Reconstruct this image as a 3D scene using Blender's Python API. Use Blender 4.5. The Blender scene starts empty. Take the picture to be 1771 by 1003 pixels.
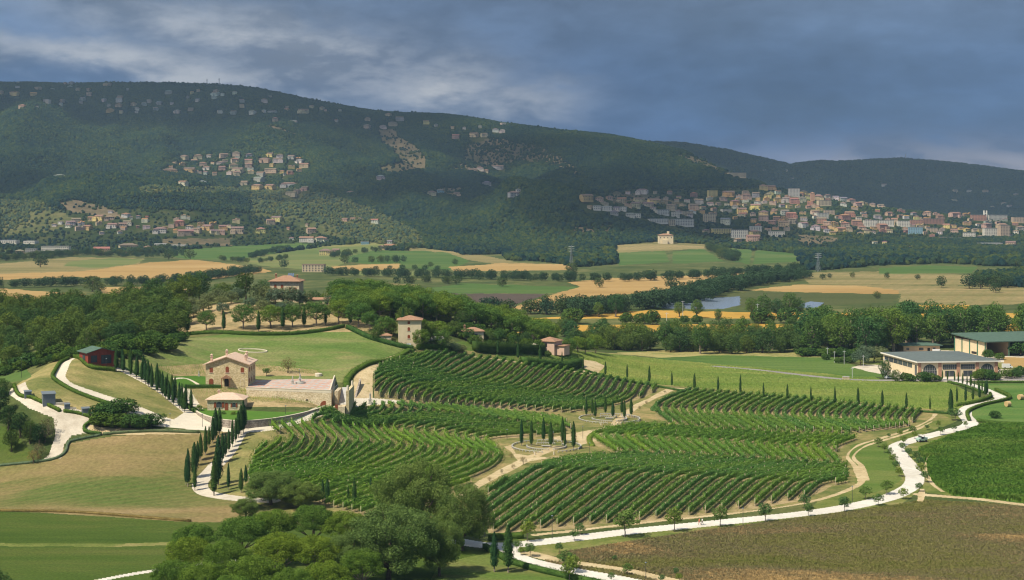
import bpy, math, random
import numpy as np
from mathutils import Vector
S = bpy.context.scene
COL = S.collection
R = math.radians
# ------------------------------------------------------------------ camera, sky, sun, exposure
F, CX, HY, CH = 2433.0, 885.5, 363.0, 77.0     # focal length and horizon of the photograph (in its pixels), eye height (m)
cam = bpy.data.cameras.new("camera"); co = bpy.data.objects.new("camera", cam); COL.objects.link(co)
co.location = (0, 0, CH); co.rotation_euler = (R(90), 0, 0)
cam.sensor_width = 36.0; cam.lens = 36.0*F/1771.0; cam.shift_y = -138.5/1771.0
cam.clip_start = 1.0; cam.clip_end = 60000.0
S.camera = co
S.view_settings.view_transform = 'Standard'; S.view_settings.look = 'None'
S.view_settings.exposure = 0.24; S.view_settings.gamma = 1.0
SUN_EL, SH_AZ = R(54), R(36)                    # sun height; direction the shadows point (from +X towards +Y)
sl = bpy.data.lights.new("sun", 'SUN'); so = bpy.data.objects.new("sun", sl); COL.objects.link(so)
sl.energy = 5.0; sl.angle = R(0.5); sl.color = (1.0, 0.92, 0.74)
sdir = Vector((math.cos(SUN_EL)*math.cos(SH_AZ), math.cos(SUN_EL)*math.sin(SH_AZ), -math.sin(SUN_EL)))
so.rotation_euler = sdir.to_track_quat('-Z', 'Y').to_euler(); so.location = (-500, -200, 900)

def nd(nt, typ, loc=None, **kw):
    n = nt.nodes.new(typ)
    for k, v in kw.items():
        if k.startswith('i_'):
            key = k[2:]
            n.inputs[int(key) if key.isdigit() else key.replace('_', ' ')].default_value = v
        else: setattr(n, k, v)
    return n
def math_n(nt, op, a, b=None, c=None, clamp=False):
    n = nt.nodes.new('ShaderNodeMath'); n.operation = op; n.use_clamp = clamp
    for i, v in enumerate((a, b, c)):
        if v is None: continue
        if isinstance(v, (int, float)): n.inputs[i].default_value = v
        else: nt.links.new(v, n.inputs[i])
    return n.outputs[0]
def mix_n(nt, fac, a, b, blend='MIX'):
    n = nt.nodes.new('ShaderNodeMix'); n.data_type = 'RGBA'; n.blend_type = blend
    for sock, v in ((n.inputs[0], fac), (n.inputs[6], a), (n.inputs[7], b)):
        if isinstance(v, (int, float)): sock.default_value = v
        elif isinstance(v, (tuple, list)): sock.default_value = (*v[:3], 1)
        else: nt.links.new(v, sock)
    return n.outputs[2]
def ramp_n(nt, val, stops, interp='LINEAR'):
    n = nt.nodes.new('ShaderNodeValToRGB'); n.color_ramp.interpolation = interp
    el = n.color_ramp.elements
    while len(el) < len(stops): el.new(0.5)
    for e, (p, c) in zip(el, stops):
        e.position = p; e.color = (*c, 1) if isinstance(c, (tuple, list)) else (c, c, c, 1)
    nt.links.new(val, n.inputs[0]); return n.outputs[0]
def noise_n(nt, vec, scale, detail=4, rough=0.55, dist=0.0):
    n = nt.nodes.new('ShaderNodeTexNoise'); n.inputs['Scale'].default_value = scale
    n.inputs['Detail'].default_value = detail; n.inputs['Roughness'].default_value = rough
    n.inputs['Distortion'].default_value = dist
    if vec is not None: nt.links.new(vec, n.inputs['Vector'])
    return n.outputs[0]

W = bpy.data.worlds.new("World"); S.world = W; W.use_nodes = True
def build_world():
    nt = W.node_tree; nt.nodes.clear()
    out = nd(nt, 'ShaderNodeOutputWorld'); bg = nd(nt, 'ShaderNodeBackground'); bg.inputs[1].default_value = 0.1
    nt.links.new(bg.outputs[0], out.inputs[0])
    sky = nd(nt, 'ShaderNodeTexSky'); sky.sky_type = 'NISHITA'; sky.sun_disc = False
    sky.sun_elevation = SUN_EL; sky.sun_rotation = math.atan2(-math.cos(SH_AZ), -math.sin(SH_AZ))
    sky.air_density = 1.0; sky.dust_density = 1.5; sky.ozone_density = 1.5
    tc = nd(nt, 'ShaderNodeTexCoord'); sp = nd(nt, 'ShaderNodeSeparateXYZ'); nt.links.new(tc.outputs['Generated'], sp.inputs[0])
    az = math_n(nt, 'ARCTAN2', sp.outputs[0], sp.outputs[1]); el = math_n(nt, 'ARCSINE', sp.outputs[2])
    cb = nd(nt, 'ShaderNodeCombineXYZ'); nt.links.new(az, cb.inputs[0]); nt.links.new(math_n(nt, 'MULTIPLY', el, 2.6), cb.inputs[1])
    # slanting cloud layers: shear elevation a little against azimuth
    mp = nd(nt, 'ShaderNodeMapping'); nt.links.new(cb.outputs[0], mp.inputs[0]); mp.inputs['Rotation'].default_value = (0, 0, R(9))
    v = mp.outputs[0]
    n1 = noise_n(nt, v, 6.0, 5, 0.48, 0.35)       # broad banks
    n2 = noise_n(nt, v, 17.0, 7, 0.52, 0.25)      # billows
    wob = math_n(nt, 'MULTIPLY', math_n(nt, 'SUBTRACT', n2, 0.5), 0.05)
    def gauss(a0, sa, e0, se, sl=0.0):
        da = math_n(nt, 'SUBTRACT', az, a0); a = math_n(nt, 'DIVIDE', da, sa)
        e = math_n(nt, 'DIVIDE', math_n(nt, 'ADD', math_n(nt, 'SUBTRACT', math_n(nt, 'SUBTRACT', el, e0), math_n(nt, 'MULTIPLY', da, sl)), wob), se)
        q = math_n(nt, 'ADD', math_n(nt, 'MULTIPLY', a, a), math_n(nt, 'MULTIPLY', e, e))
        return math_n(nt, 'POWER', 2.718, math_n(nt, 'MULTIPLY', q, -1.0))
    n3 = noise_n(nt, v, 46.0, 6, 0.6, 0.2)     # torn edges
    # storm base: slate blue, a shade lighter towards the top of the view
    base = ramp_n(nt, el, [(0.0, (0.100, 0.170, 0.300)), (0.045, (0.064, 0.130, 0.275)), (0.10, (0.076, 0.138, 0.265)), (0.16, (0.118, 0.172, 0.270)), (0.5, (0.3, 0.36, 0.45))])
    dk = ramp_n(nt, n1, [(0.30, 0.66), (0.70, 1.22)])
    base = mix_n(nt, 1.0, base, dk, 'MULTIPLY')
    base = mix_n(nt, 1.0, base, ramp_n(nt, n3, [(0.3, .93), (.7, 1.07)]), 'MULTIPLY')
    dk2 = ramp_n(nt, n2, [(0.30, 0.82), (0.72, 1.16)])
    base = mix_n(nt, 1.0, base, dk2, 'MULTIPLY')
    # sunlit bank of cloud ahead to the left, above the long ridge
    g1 = gauss(-0.24, 0.17, 0.101, 0.012, -0.107); g2 = gauss(-0.165, 0.12, 0.118, 0.016, -0.147); g3 = gauss(-0.050, 0.045, 0.090, 0.020); g5 = gauss(0.0, 0.05, 0.078, 0.016); g6 = gauss(-0.13, 0.12, 0.098, 0.030, -0.1)
    lit = math_n(nt, 'MAXIMUM', math_n(nt, 'MULTIPLY', g1, 0.85), math_n(nt, 'MAXIMUM', g2, math_n(nt, 'MAXIMUM', g3, math_n(nt, 'MAXIMUM', math_n(nt, 'MULTIPLY', g5, 0.7), math_n(nt, 'MULTIPLY', g6, 0.75)))))
    bil = ramp_n(nt, math_n(nt, 'ADD', math_n(nt, 'ADD', math_n(nt, 'MULTIPLY', n1, 0.46), math_n(nt, 'MULTIPLY', n2, 0.36)), math_n(nt, 'MULTIPLY', n3, 0.18)), [(0.43, 0.0), (0.56, 1.0)])
    fac = math_n(nt, 'MULTIPLY', lit, math_n(nt, 'ADD', math_n(nt, 'MULTIPLY', bil, 0.72), 0.28), clamp=True)
    c = mix_n(nt, fac, base, (0.47, 0.485, 0.51))
    # pale clearing low on the right
    g4 = gauss(0.30, 0.16, 0.030, 0.016)
    f4 = math_n(nt, 'MULTIPLY', g4, ramp_n(nt, n2, [(0.38, 0.15), (0.62, 0.8)]))
    c = mix_n(nt, f4, c, (0.42, 0.38, 0.39))
    hi = ramp_n(nt, el, [(0.18, 0.0), (0.42, 1.0)])      # the deck breaks up overhead, where the sun comes through
    cs = mix_n(nt, 1.0, c, (10.0, 10.0, 10.0), 'MULTIPLY')
    fin = mix_n(nt, math_n(nt, 'MULTIPLY', hi, 0.6), cs, sky.outputs[0])
    nt.links.new(fin, bg.inputs[0])
build_world()

# ------------------------------------------------------------------ mesh helpers
def mk_mesh(name, V, Fs, mats=(), midx=None, smooth=False):
    """Mesh from a vertex array and a list of (n,k) index arrays (k = 3 or 4)."""
    V = np.asarray(V, dtype=np.float32).reshape(-1, 3)
    Fs = [np.asarray(f, dtype=np.int32) for f in Fs if len(f)]
    me = bpy.data.meshes.new(name)
    me.vertices.add(len(V)); me.vertices.foreach_set('co', V.ravel())
    li = np.concatenate([f.ravel() for f in Fs]) if Fs else np.zeros(0, np.int32)
    ks = np.concatenate([np.full(len(f), f.shape[1], np.int32) for f in Fs]) if Fs else np.zeros(0, np.int32)
    st = np.concatenate([[0], np.cumsum(ks)[:-1]]).astype(np.int32) if len(ks) else ks
    me.loops.add(len(li)); me.loops.foreach_set('vertex_index', li)
    me.polygons.add(len(ks)); me.polygons.foreach_set('loop_start', st)
    if midx is not None: me.polygons.foreach_set('material_index', np.asarray(midx, np.int32))
    if smooth: me.polygons.foreach_set('use_smooth', np.ones(len(ks), bool))
    for m in mats: me.materials.append(m)
    me.update(calc_edges=True); me.validate()
    return me
def link(name, data, parent=None, loc=None, rz=0.0, scale=None):
    o = bpy.data.objects.new(name, data); COL.objects.link(o)
    if parent: o.parent = parent
    if loc is not None: o.location = loc
    if rz: o.rotation_euler = (0, 0, rz)
    if scale is not None: o.scale = scale if hasattr(scale, '__len__') else (scale,)*3
    return o
def tag(o, label, cat=None, group=None, kind=None):
    o['label'] = label
    if cat: o['category'] = cat
    if group: o['group'] = group
    if kind: o['kind'] = kind
    return o
def thing(name, label, cat, loc=(0, 0, 0), rz=0.0, group=None, scale=None):
    return tag(link(name, None, None, loc, rz, scale), label, cat, group)

# ------------------------------------------------------------------ materials
MATS = {}
def new_mat(name):
    m = bpy.data.materials.new(name); m.use_nodes = True; nt = m.node_tree
    b = nt.nodes['Principled BSDF']; b.inputs['Specular IOR Level'].default_value = 0.15; b.inputs['Roughness'].default_value = 0.9
    MATS[name] = m
    return m, nt, b
def ground_mat(name, cols, big=0.02, mid=0.15, fine=1.2, stripe=None, fine_amt=0.32, bump=0.0, patch=None, stretch=None):
    """Soil, grass and crops: three scales of noise between the given colours; optional mowing or drill lines."""
    m, nt, b = new_mat(name)
    tc = nd(nt, 'ShaderNodeTexCoord'); v = tc.outputs['Object']
    if stretch:
        mp = nd(nt, 'ShaderNodeMapping'); nt.links.new(v, mp.inputs[0]); mp.inputs['Rotation'].default_value = (0, 0, stretch[0]); mp.inputs['Scale'].default_value = (stretch[1], 1, 1); v2 = mp.outputs[0]
    else: v2 = v
    a = noise_n(nt, v2, big, 5, 0.6, 0.6); c = noise_n(nt, v2, mid, 5, 0.62); f = noise_n(nt, v, fine, 3, 0.7)
    s = math_n(nt, 'ADD', math_n(nt, 'MULTIPLY', a, 0.6), math_n(nt, 'MULTIPLY', c, 0.4))
    n = len(cols)
    col = ramp_n(nt, s, [(0.385 + 0.23*i/max(1, n-1), k) for i, k in enumerate(cols)])
    if patch:
        pn = noise_n(nt, v2, patch[1], 4, 0.6, 0.4)
        col = mix_n(nt, ramp_n(nt, pn, [(patch[2], 0.0), (patch[2]+0.12, 1.0)]), col, patch[0])
    if stripe:                                       # (angle, spacing m, strength, colour)
        mp = nd(nt, 'ShaderNodeMapping'); nt.links.new(v, mp.inputs[0]); mp.inputs['Rotation'].default_value = (0, 0, stripe[0])
        wv = nd(nt, 'ShaderNodeTexWave'); nt.links.new(mp.outputs[0], wv.inputs[0]); wv.inputs['Scale'].default_value = 0.314/stripe[1]
        wv.inputs['Distortion'].default_value = 1.2; wv.inputs['Detail'].default_value = 2; wv.inputs['Detail Scale'].default_value = 0.6
        w = math_n(nt, 'MULTIPLY', math_n(nt, 'POWER', wv.outputs[1], 2.0), stripe[2])
        col = mix_n(nt, w, col, stripe[3])
    col = mix_n(nt, 1.0, col, ramp_n(nt, f, [(0.25, 1-fine_amt), (0.75, 1+fine_amt)]), 'MULTIPLY')
    nt.links.new(col, b.inputs['Base Color']); b.inputs['Specular IOR Level'].default_value = 0.05
    if bump:
        bn = nd(nt, 'ShaderNodeBump'); bn.inputs['Strength'].default_value = bump; bn.inputs['Distance'].default_value = 0.5
        nt.links.new(f, bn.inputs['Height']); nt.links.new(bn.outputs[0], b.inputs['Normal'])
    return m
def leaf_mat(name, c1, c2, scale=0.35, trans=0.25, rnd=0.22, hue=None):
    m, nt, b = new_mat(name); nt.nodes.remove(b)
    out = nt.nodes['Material Output']
    tc = nd(nt, 'ShaderNodeTexCoord'); oi = nd(nt, 'ShaderNodeObjectInfo')
    n1 = noise_n(nt, tc.outputs['Object'], scale, 3, 0.6); n2 = noise_n(nt, tc.outputs['Object'], scale*6, 2, 0.6)
    s = math_n(nt, 'ADD', math_n(nt, 'MULTIPLY', n1, 0.6), math_n(nt, 'MULTIPLY', n2, 0.4))
    col = ramp_n(nt, s, [(0.36, c1), (0.64, c2)])
    r = math_n(nt, 'ADD', math_n(nt, 'MULTIPLY', oi.outputs['Random'], 2*rnd), 1-rnd)
    rr = nd(nt, 'ShaderNodeCombineXYZ')
    nt.links.new(r, rr.inputs[1]); nt.links.new(math_n(nt, 'MULTIPLY', r, r), rr.inputs[0]); nt.links.new(math_n(nt, 'SUBTRACT', 1.6, math_n(nt, 'MULTIPLY', r, 0.6)), rr.inputs[2])
    col = mix_n(nt, 1.0, col, rr.outputs[0], 'MULTIPLY')
    d = nd(nt, 'ShaderNodeBsdfDiffuse'); nt.links.new(col, d.inputs[0])
    if trans:
        t = nd(nt, 'ShaderNodeBsdfTranslucent'); nt.links.new(mix_n(nt, 1.0, col, (1.3, 1.25, 0.6), 'MULTIPLY'), t.inputs[0])
        mx = nd(nt, 'ShaderNodeMixShader'); mx.inputs[0].default_value = trans
        nt.links.new(d.outputs[0], mx.inputs[1]); nt.links.new(t.outputs[0], mx.inputs[2]); nt.links.new(mx.outputs[0], out.inputs[0])
    else: nt.links.new(d.outputs[0], out.inputs[0])
    return m
def plain_mat(name, col, rough=0.8, var=0.12, scale=1.5, metallic=0.0, spec=0.2, objcol=False):
    m, nt, b = new_mat(name); b.inputs['Roughness'].default_value = rough; b.inputs['Metallic'].default_value = metallic
    b.inputs['Specular IOR Level'].default_value = spec
    tc = nd(nt, 'ShaderNodeTexCoord'); n = noise_n(nt, tc.outputs['Object'], scale, 5, 0.6)
    f = ramp_n(nt, n, [(0.3, 1-var), (0.7, 1+var)])
    c = col
    if objcol: oi = nd(nt, 'ShaderNodeObjectInfo'); c = oi.outputs['Color']
    nt.links.new(mix_n(nt, 1.0, c, f, 'MULTIPLY'), b.inputs['Base Color'])
    return m
def stone_mat(name, c1, c2, c3, scale=2.2):
    m, nt, b = new_mat(name)
    tc = nd(nt, 'ShaderNodeTexCoord'); mp = nd(nt, 'ShaderNodeMapping'); nt.links.new(tc.outputs['Object'], mp.inputs[0]); mp.inputs['Scale'].default_value = (1, 1, 1.8)
    vo = nd(nt, 'ShaderNodeTexVoronoi'); nt.links.new(mp.outputs[0], vo.inputs['Vector']); vo.inputs['Scale'].default_value = scale
    sx = nd(nt, 'ShaderNodeSeparateColor'); nt.links.new(vo.outputs['Color'], sx.inputs[0])
    col = ramp_n(nt, sx.outputs[0], [(0.1, c1), (0.5, c2), (0.9, c3)])
    n = noise_n(nt, tc.outputs['Object'], 0.5, 5, 0.6)
    col = mix_n(nt, 1.0, col, ramp_n(nt, n, [(0.3, 0.82), (0.7, 1.12)]), 'MULTIPLY')
    e = nd(nt, 'ShaderNodeTexVoronoi'); e.feature = 'DISTANCE_TO_EDGE'; nt.links.new(mp.outputs[0], e.inputs['Vector']); e.inputs['Scale'].default_value = scale
    j = ramp_n(nt, e.outputs['Distance'], [(0.02, 0.78), (0.08, 1.0)])
    nt.links.new(mix_n(nt, 1.0, col, j, 'MULTIPLY'), b.inputs['Base Color'])
    return m
def tile_mat(name, c1, c2, c3, pitch=0.32, objcol=False):
    m, nt, b = new_mat(name)
    tc = nd(nt, 'ShaderNodeTexCoord')
    n = noise_n(nt, tc.outputs['Object'], 1.6, 6, 0.65); n2 = noise_n(nt, tc.outputs['Object'], 9.0, 2, 0.6)
    s = math_n(nt, 'ADD', math_n(nt, 'MULTIPLY', n, 0.5), math_n(nt, 'MULTIPLY', n2, 0.5))
    if objcol:
        oi = nd(nt, 'ShaderNodeObjectInfo'); col = mix_n(nt, 1.0, oi.outputs['Color'], ramp_n(nt, s, [(0.3, 0.75), (0.7, 1.25)]), 'MULTIPLY')
    else: col = ramp_n(nt, s, [(0.35, c1), (0.5, c2), (0.65, c3)])
    w = nd(nt, 'ShaderNodeTexWave'); nt.links.new(tc.outputs['Object'], w.inputs[0]); w.inputs['Scale'].default_value = 0.314/pitch
    col = mix_n(nt, 1.0, col, ramp_n(nt, w.outputs[1], [(0.0, 0.8), (0.5, 1.05)]), 'MULTIPLY')
    nt.links.new(col, b.inputs['Base Color'])
    return m
# ------------------------------------------------------------------ terrain heights
# photo pixel + distance of points on the ground near the estate; everything else on the valley floor is at height 0
GP = [
 (0,800,414),(130,765,419),(330,760,420),(200,820,393),(330,820,398),(372,853,383),(425,744,427),(420,736,432.5),(470,765,419),(430,838,386),(520,800,420),(400,800,408),
 (640,765,455),(640,700,484),(600,745,455),(470,733,435),(520,726,441),(560,708,453),(740,700,500),(850,705,522),(980,712,532),(1130,688,575),(1135,671,600),(900,628,595),(800,617,575),(720,612,552),(650,632,512),(800,660,540),(900,670,560),(1000,680,570),
 (700,605,552),(1000,612,650),(1048,650,618),(1100,640,660),(1200,645,655),(760,740,478),(880,740,492),
 (340,668,478),(545,655,500),(600,690,482),(600,650,503),(640,640,507),(330,706,456),(380,695,463),(430,686,468),(500,693,464),(400,718,446),(500,716,449),(380,733,436),(450,737,431),(450,731,435),(540,699,460),
 (480,640,513),(300,640,506),(560,640,515),(480,612,535),(600,612,537),(380,608,533),(480,578,562),(380,578,558),(300,600,522),(250,612,505),(600,575,566),(660,600,550),(560,590,553),
 (330,580,562),(420,560,580),(540,560,585),(495,522,640),(560,525,645),(380,530,620),(620,545,610),
 (165,637,470),(120,622,474),(80,700,433),(30,665,452),(100,725,427),(60,740,424),(230,735,428),(300,730,433),(330,718,447),(210,640,476),(270,672,464),(190,685,452),(150,665,458),(60,665,447),(260,715,438),(95,650,460),(240,690,452),
 (0,645,522),(20,625,535),(0,690,470),(0,745,424),(40,770,417),(80,795,409),
 (80,600,535),(200,560,610),(300,520,660),(0,560,625),(0,545,665),(150,545,660),(300,560,600),(240,590,545),
 (650,540,612),(750,560,612),(850,580,622),(930,600,640),(710,587,558),(780,595,580),(650,525,650),(760,545,650),(870,570,660),
]
gx = [((p[0]-CX)/F*p[2], p[2], CH-(p[1]-HY)/F*p[2]) for p in GP]
def zero(px, Y): gx.append(((px-CX)/F*Y, Y, 0.0))
for px in (-150, 150, 450, 750, 1050, 1400, 1771, 1900):
    for Y in (200, 292, 335): zero(px, Y)
for px in (-150, 0, 200): zero(px, 362)
for px in (0, 450): zero(px, 372)
zero(-150, 430)
for px, Y in ((560, 372), (640, 400), (730, 412), (860, 440), (945, 460), (985, 492), (1050, 515), (1050, 555), (1100, 470), (1250, 420), (1250, 480), (1300, 560), (1400, 440), (1500, 500), (1600, 420), (1600, 560), (1771, 450), (1771, 600), (900, 380), (1400, 640), (1600, 660), (1250, 740), (1771, 780), (1500, 760), (1000, 400), (1560, 380)): zero(px, Y)
for px in (-200, 50, 250, 420, 600, 750, 900): zero(px, 930); zero(px, 1100)
for px in (-200, 50, 250, 420, 600): zero(px, 850)
for px in (1050, 1200, 1500, 1900): zero(px, 850); zero(px, 1050)
zero(700, 830); zero(820, 800); zero(930, 780)
gx += [((-120-CX)/F*530, 530, 16.0), ((-150-CX)/F*640, 640, 20.0), ((-160-CX)/F*480, 480, 10.0)]
GPX = np.array(gx)
MQC = 12.0
def _solve():
    d = np.hypot(GPX[:, None, 0]-GPX[None, :, 0], GPX[:, None, 1]-GPX[None, :, 1])
    K = np.sqrt(d*d + MQC*MQC); n = len(GPX)
    K += np.eye(n)*-1.5                                    # a little smoothing
    A = np.zeros((n+1, n+1)); A[:n, :n] = K; A[:n, n] = 1; A[n, :n] = 1
    b = np.zeros(n+1); b[:n] = GPX[:, 2]
    return np.linalg.solve(A, b)
GW = _solve()
def sstep(a, b, x): t = np.clip((x-a)/(b-a), 0, 1); return t*t*(3-2*t)
def h_near(X, Y):
    X = np.asarray(X, float); Y = np.asarray(Y, float); sh = X.shape; x = X.ravel(); y = Y.ravel(); out = np.full(x.shape, GW[-1])
    for i in range(len(GPX)): out += GW[i]*np.sqrt((x-GPX[i, 0])**2 + (y-GPX[i, 1])**2 + MQC*MQC)
    out *= 1 - sstep(900, 1060, y)
    return out.reshape(sh)
# hills: for each bearing (photo column) a ridge line of given picture height and distance
RID = np.array([(-300,136,5600),(0,140,5600),(200,141,5600),(380,147,5600),(450,155,5550),(520,168,5500),(600,182,5400),(650,190,5350),(700,192,5300),(760,192,5300),(800,197,5250),(860,209,5200),(920,216,5100),(1000,226,4900),(1060,233,4800),(1120,245,4600),(1180,259,4400),(1230,280,4200),(1290,305,4000),(1330,320,3900),(1400,332,3800),(1480,347,3700),(1560,359,3650),(1650,367,3600),(1771,372,3550),(2100,380,3500)], float)
def vnoise(x, y, seed):
    xi = np.floor(x).astype(np.int64); yi = np.floor(y).astype(np.int64); fx = x-xi; fy = y-yi
    fx = fx*fx*(3-2*fx); fy = fy*fy*(3-2*fy)
    def hsh(a, b):
        n = (a*374761393 + b*668265263 + seed*982451653) & 0x7fffffff
        n = ((n ^ (n >> 13))*1274126177) & 0x7fffffff
        return ((n ^ (n >> 16)) & 0xffff)/65535.0
    return (hsh(xi, yi)*(1-fx)+hsh(xi+1, yi)*fx)*(1-fy) + (hsh(xi, yi+1)*(1-fx)+hsh(xi+1, yi+1)*fx)*fy
def fbm(x, y, seed, n=4):
    s = 0; a = 1.0; t = 0
    for i in range(n): s = s + a*(vnoise(x*2**i, y*2**i, seed+i)-0.5); t += a; a *= 0.5
    return s/t*2
GF = np.array([(-0.4,-0.02),(0, 0), (0.12, 0.015), (0.22, 0.055), (0.45, 0.25), (0.72, 0.62), (0.9, 0.90), (1.0, 1.0), (1.25, 0.9), (2.0, 0.5)])
def h_hill(X, Y):
    px = CX + F*X/Y
    ry = np.interp(px, RID[:, 0], RID[:, 1]); rY = np.interp(px, RID[:, 0], RID[:, 2]); rZ = CH - (ry-HY)/F*rY - 9.0
    f = (Y-2450)/(rY-2450)
    g = np.interp(f, GF[:, 0], GF[:, 1])
    z = rZ*g
    w = sstep(0.02, 0.3, f)*(1-0.9*sstep(0.78, 0.97, f))*np.clip(rZ/300, 0.12, 1.2)
    gul = fbm(X/420.0+0.25*Y/420, Y/1500.0, 7, 4)
    z = z + w*(95*gul + 30*fbm(X/160.0, Y/160.0, 31, 3))
    # nearer spurs in front of the long hill
    def bump(p0, Y0, z0, sx, sy):
        x0 = (p0-CX)/F*Y0
        return z0*np.exp(-((X-x0)/sx)**2 - ((Y-Y0)/sy)**2)
    z = z + bump(-40, 3150, 105, 330, 330) + bump(930, 3000, 62, 330, 260) + bump(480, 3150, 20, 300, 300) + bump(1150, 2520, 11, 160, 260)
    z = np.where(Y < 2100, 0, z)*sstep(2100, 2500, Y)
    return z
def height(X, Y):
    X = np.asarray(X, float); Y = np.asarray(Y, float)
    z = np.zeros(X.shape); m = Y < 1061
    if m.any(): z[m] = h_near(X[m], Y[m])
    m = Y > 2100
    if m.any(): z[m] = h_hill(X[m], Y[m])
    # faint swell of the valley floor
    z += 1.2*fbm(X/260.0, Y/260.0, 91, 2)*sstep(1000, 1300, Y)*(1-sstep(2300, 2600, Y))
    return z
def rows():
    ys = [215.0]
    while ys[-1] < 2600:
        y = ys[-1]; st = 0.85 if y < 700 else 0.85*(y/700)**1.9
        if 385 < y < 600: st = 0.58
        if 300 <= y <= 385: st = 0.52
        if y < 300: st = 0.65
        ys.append(y+st)
    return np.array(ys)
YR = rows(); UC = np.concatenate([np.arange(-0.80, -0.385, 0.005), np.arange(-0.385, 0.385, 0.00052), np.arange(0.385, 0.80, 0.005)])
GXX = UC[None, :]*YR[:, None]; GYY = np.repeat(YR[:, None], len(UC), 1)
GZZ = height(GXX, GYY)
def hz(X, Y):
    """Height of the built ground at a point."""
    X = np.asarray(X, float); Y = np.asarray(Y, float); sc = X.ndim == 0; X = np.atleast_1d(X); Y = np.atleast_1d(Y)
    z = np.empty(X.shape); far = Y > YR[-2]
    if far.any(): z[far] = height(X[far], Y[far])
    n = ~far
    if n.any():
        x = X[n]; y = np.clip(Y[n], YR[0]+1e-3, YR[-1]); i = np.clip(np.searchsorted(YR, y)-1, 0, len(YR)-2); t = (y-YR[i])/(YR[i+1]-YR[i])
        u = np.clip(x/y, UC[0]+1e-6, UC[-1]-1e-6); j = np.clip(np.searchsorted(UC, u)-1, 0, len(UC)-2); s = (u-UC[j])/(UC[j+1]-UC[j])
        z[n] = (GZZ[i, j]*(1-s)+GZZ[i, j+1]*s)*(1-t) + (GZZ[i+1, j]*(1-s)+GZZ[i+1, j+1]*s)*t
    return float(z[0]) if sc else z
YM = np.concatenate([YR[:-3], np.arange(2600, 6500, 6.0)])
def G(px, py, y0=0, y1=9000):
    """First ground point (between the two distances) seen at a photo pixel."""
    ym = YM[(YM > y0) & (YM < y1)]
    X = (px-CX)/F*ym; Z = CH-(py-HY)/F*ym; d = hz(X, ym) - Z
    k = np.nonzero(d >= 0)[0]
    i = k[0] if len(k) else int(np.argmax(d))
    if i > 0 and len(k): t = d[i-1]/(d[i-1]-d[i]); y = ym[i-1]+t*(ym[i]-ym[i-1])
    else: y = ym[i]
    x = (px-CX)/F*y
    return Vector((x, y, hz(x, y)))
def at(px, Y, dz=0.0):
    x = (px-CX)/F*Y
    return Vector((x, Y, hz(x, Y)+dz))
def to_px(X, Y, Z): return CX+F*X/Y, HY+(CH-Z)/Y*F
def in_poly(x, y, poly):
    p = np.asarray(poly, float); r = np.zeros(x.shape, bool); n = len(p)
    for i in range(n):
        x0, y0 = p[i]; x1, y1 = p[(i+1) % n]
        if y0 == y1: continue
        c = ((y0 > y) != (y1 > y)); r ^= c & (x < (x1-x0)*(y-y0)/(y1-y0)+x0)
    return r
def catmull(pts, n=8):
    p = [np.asarray(q, float) for q in pts]; p = [2*p[0]-p[1]] + p + [2*p[-1]-p[-2]]; out = []
    for i in range(1, len(p)-2):
        for k in range(n):
            t = k/n; out.append(0.5*((2*p[i]) + (p[i+1]-p[i-1])*t + (2*p[i-1]-5*p[i]+4*p[i+1]-p[i+2])*t*t + (3*p[i]-p[i-1]-3*p[i+1]+p[i+2])*t**3))
    out.append(p[-2]); return np.array(out)
def gline(pxs, n=8, y0=0, y1=9000):
    """Smooth world line over the ground through photo pixels."""
    w = catmull([G(a, b, y0, y1)[:2] for a, b in pxs], n)
    return w
# ------------------------------------------------------------------ ground colours
M = MATS
ground_mat('scrub_ground', [(0.045,0.068,0.02),(0.075,0.095,0.03),(0.15,0.145,0.055)], 0.012, 0.08, 0.6)
ground_mat('meadow_grass', [(0.094,0.156,0.027),(0.150,0.206,0.044),(0.231,0.250,0.062)], 0.025, 0.12, 1.1, stretch=(0.2, 0.3), patch=((0.20,0.20,0.045), 0.03, 0.55), fine_amt=0.3)
ground_mat('dry_verge', [(0.10,0.125,0.035),(0.185,0.175,0.062),(0.31,0.235,0.105)], 0.05, 0.25, 1.5, fine_amt=0.3)
ground_mat('green_verge', [(0.09,0.125,0.028),(0.145,0.165,0.044),(0.23,0.205,0.08)], 0.05, 0.2, 1.4, fine_amt=0.3)
ground_mat('lawn_grass', [(0.065,0.115,0.022),(0.095,0.145,0.030),(0.14,0.165,0.045)], 0.03, 0.12, 1.2, stretch=(0.1, 0.3), patch=((0.15,0.15,0.05), 0.045, 0.58))
ground_mat('park_lawn', [(0.043,0.076,0.013),(0.059,0.093,0.017),(0.085,0.105,0.025)], 0.03, 0.2, 1.6, stretch=(-0.05, 0.2), patch=((0.11,0.12,0.035), 0.03, 0.60))
ground_mat('clipped_lawn', [(0.06,0.14,0.02),(0.085,0.17,0.026)], 0.05, 0.3, 2.0, fine_amt=0.15)
ground_mat('hill_lawn', [(0.075,0.135,0.030),(0.115,0.165,0.042),(0.19,0.195,0.075)], 0.028, 0.12, 1.0, stretch=(0.35, 0.35), patch=((0.25,0.215,0.095), 0.05, 0.59))
ground_mat('dry_field', [(0.10,0.12,0.034),(0.175,0.150,0.058),(0.225,0.168,0.078),(0.29,0.215,0.11)], 0.012, 0.09, 0.9, stripe=(0.9, 3.2, 0.22, (0.23,0.18,0.075)), stretch=(0.1, 0.35), patch=((0.085,0.12,0.030), 0.022, 0.53))
ground_mat('mound_grass', [(0.12,0.14,0.042),(0.22,0.20,0.075),(0.34,0.27,0.12)], 0.05, 0.2, 1.3, stretch=(0.5, 0.4), fine_amt=0.3)
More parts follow.
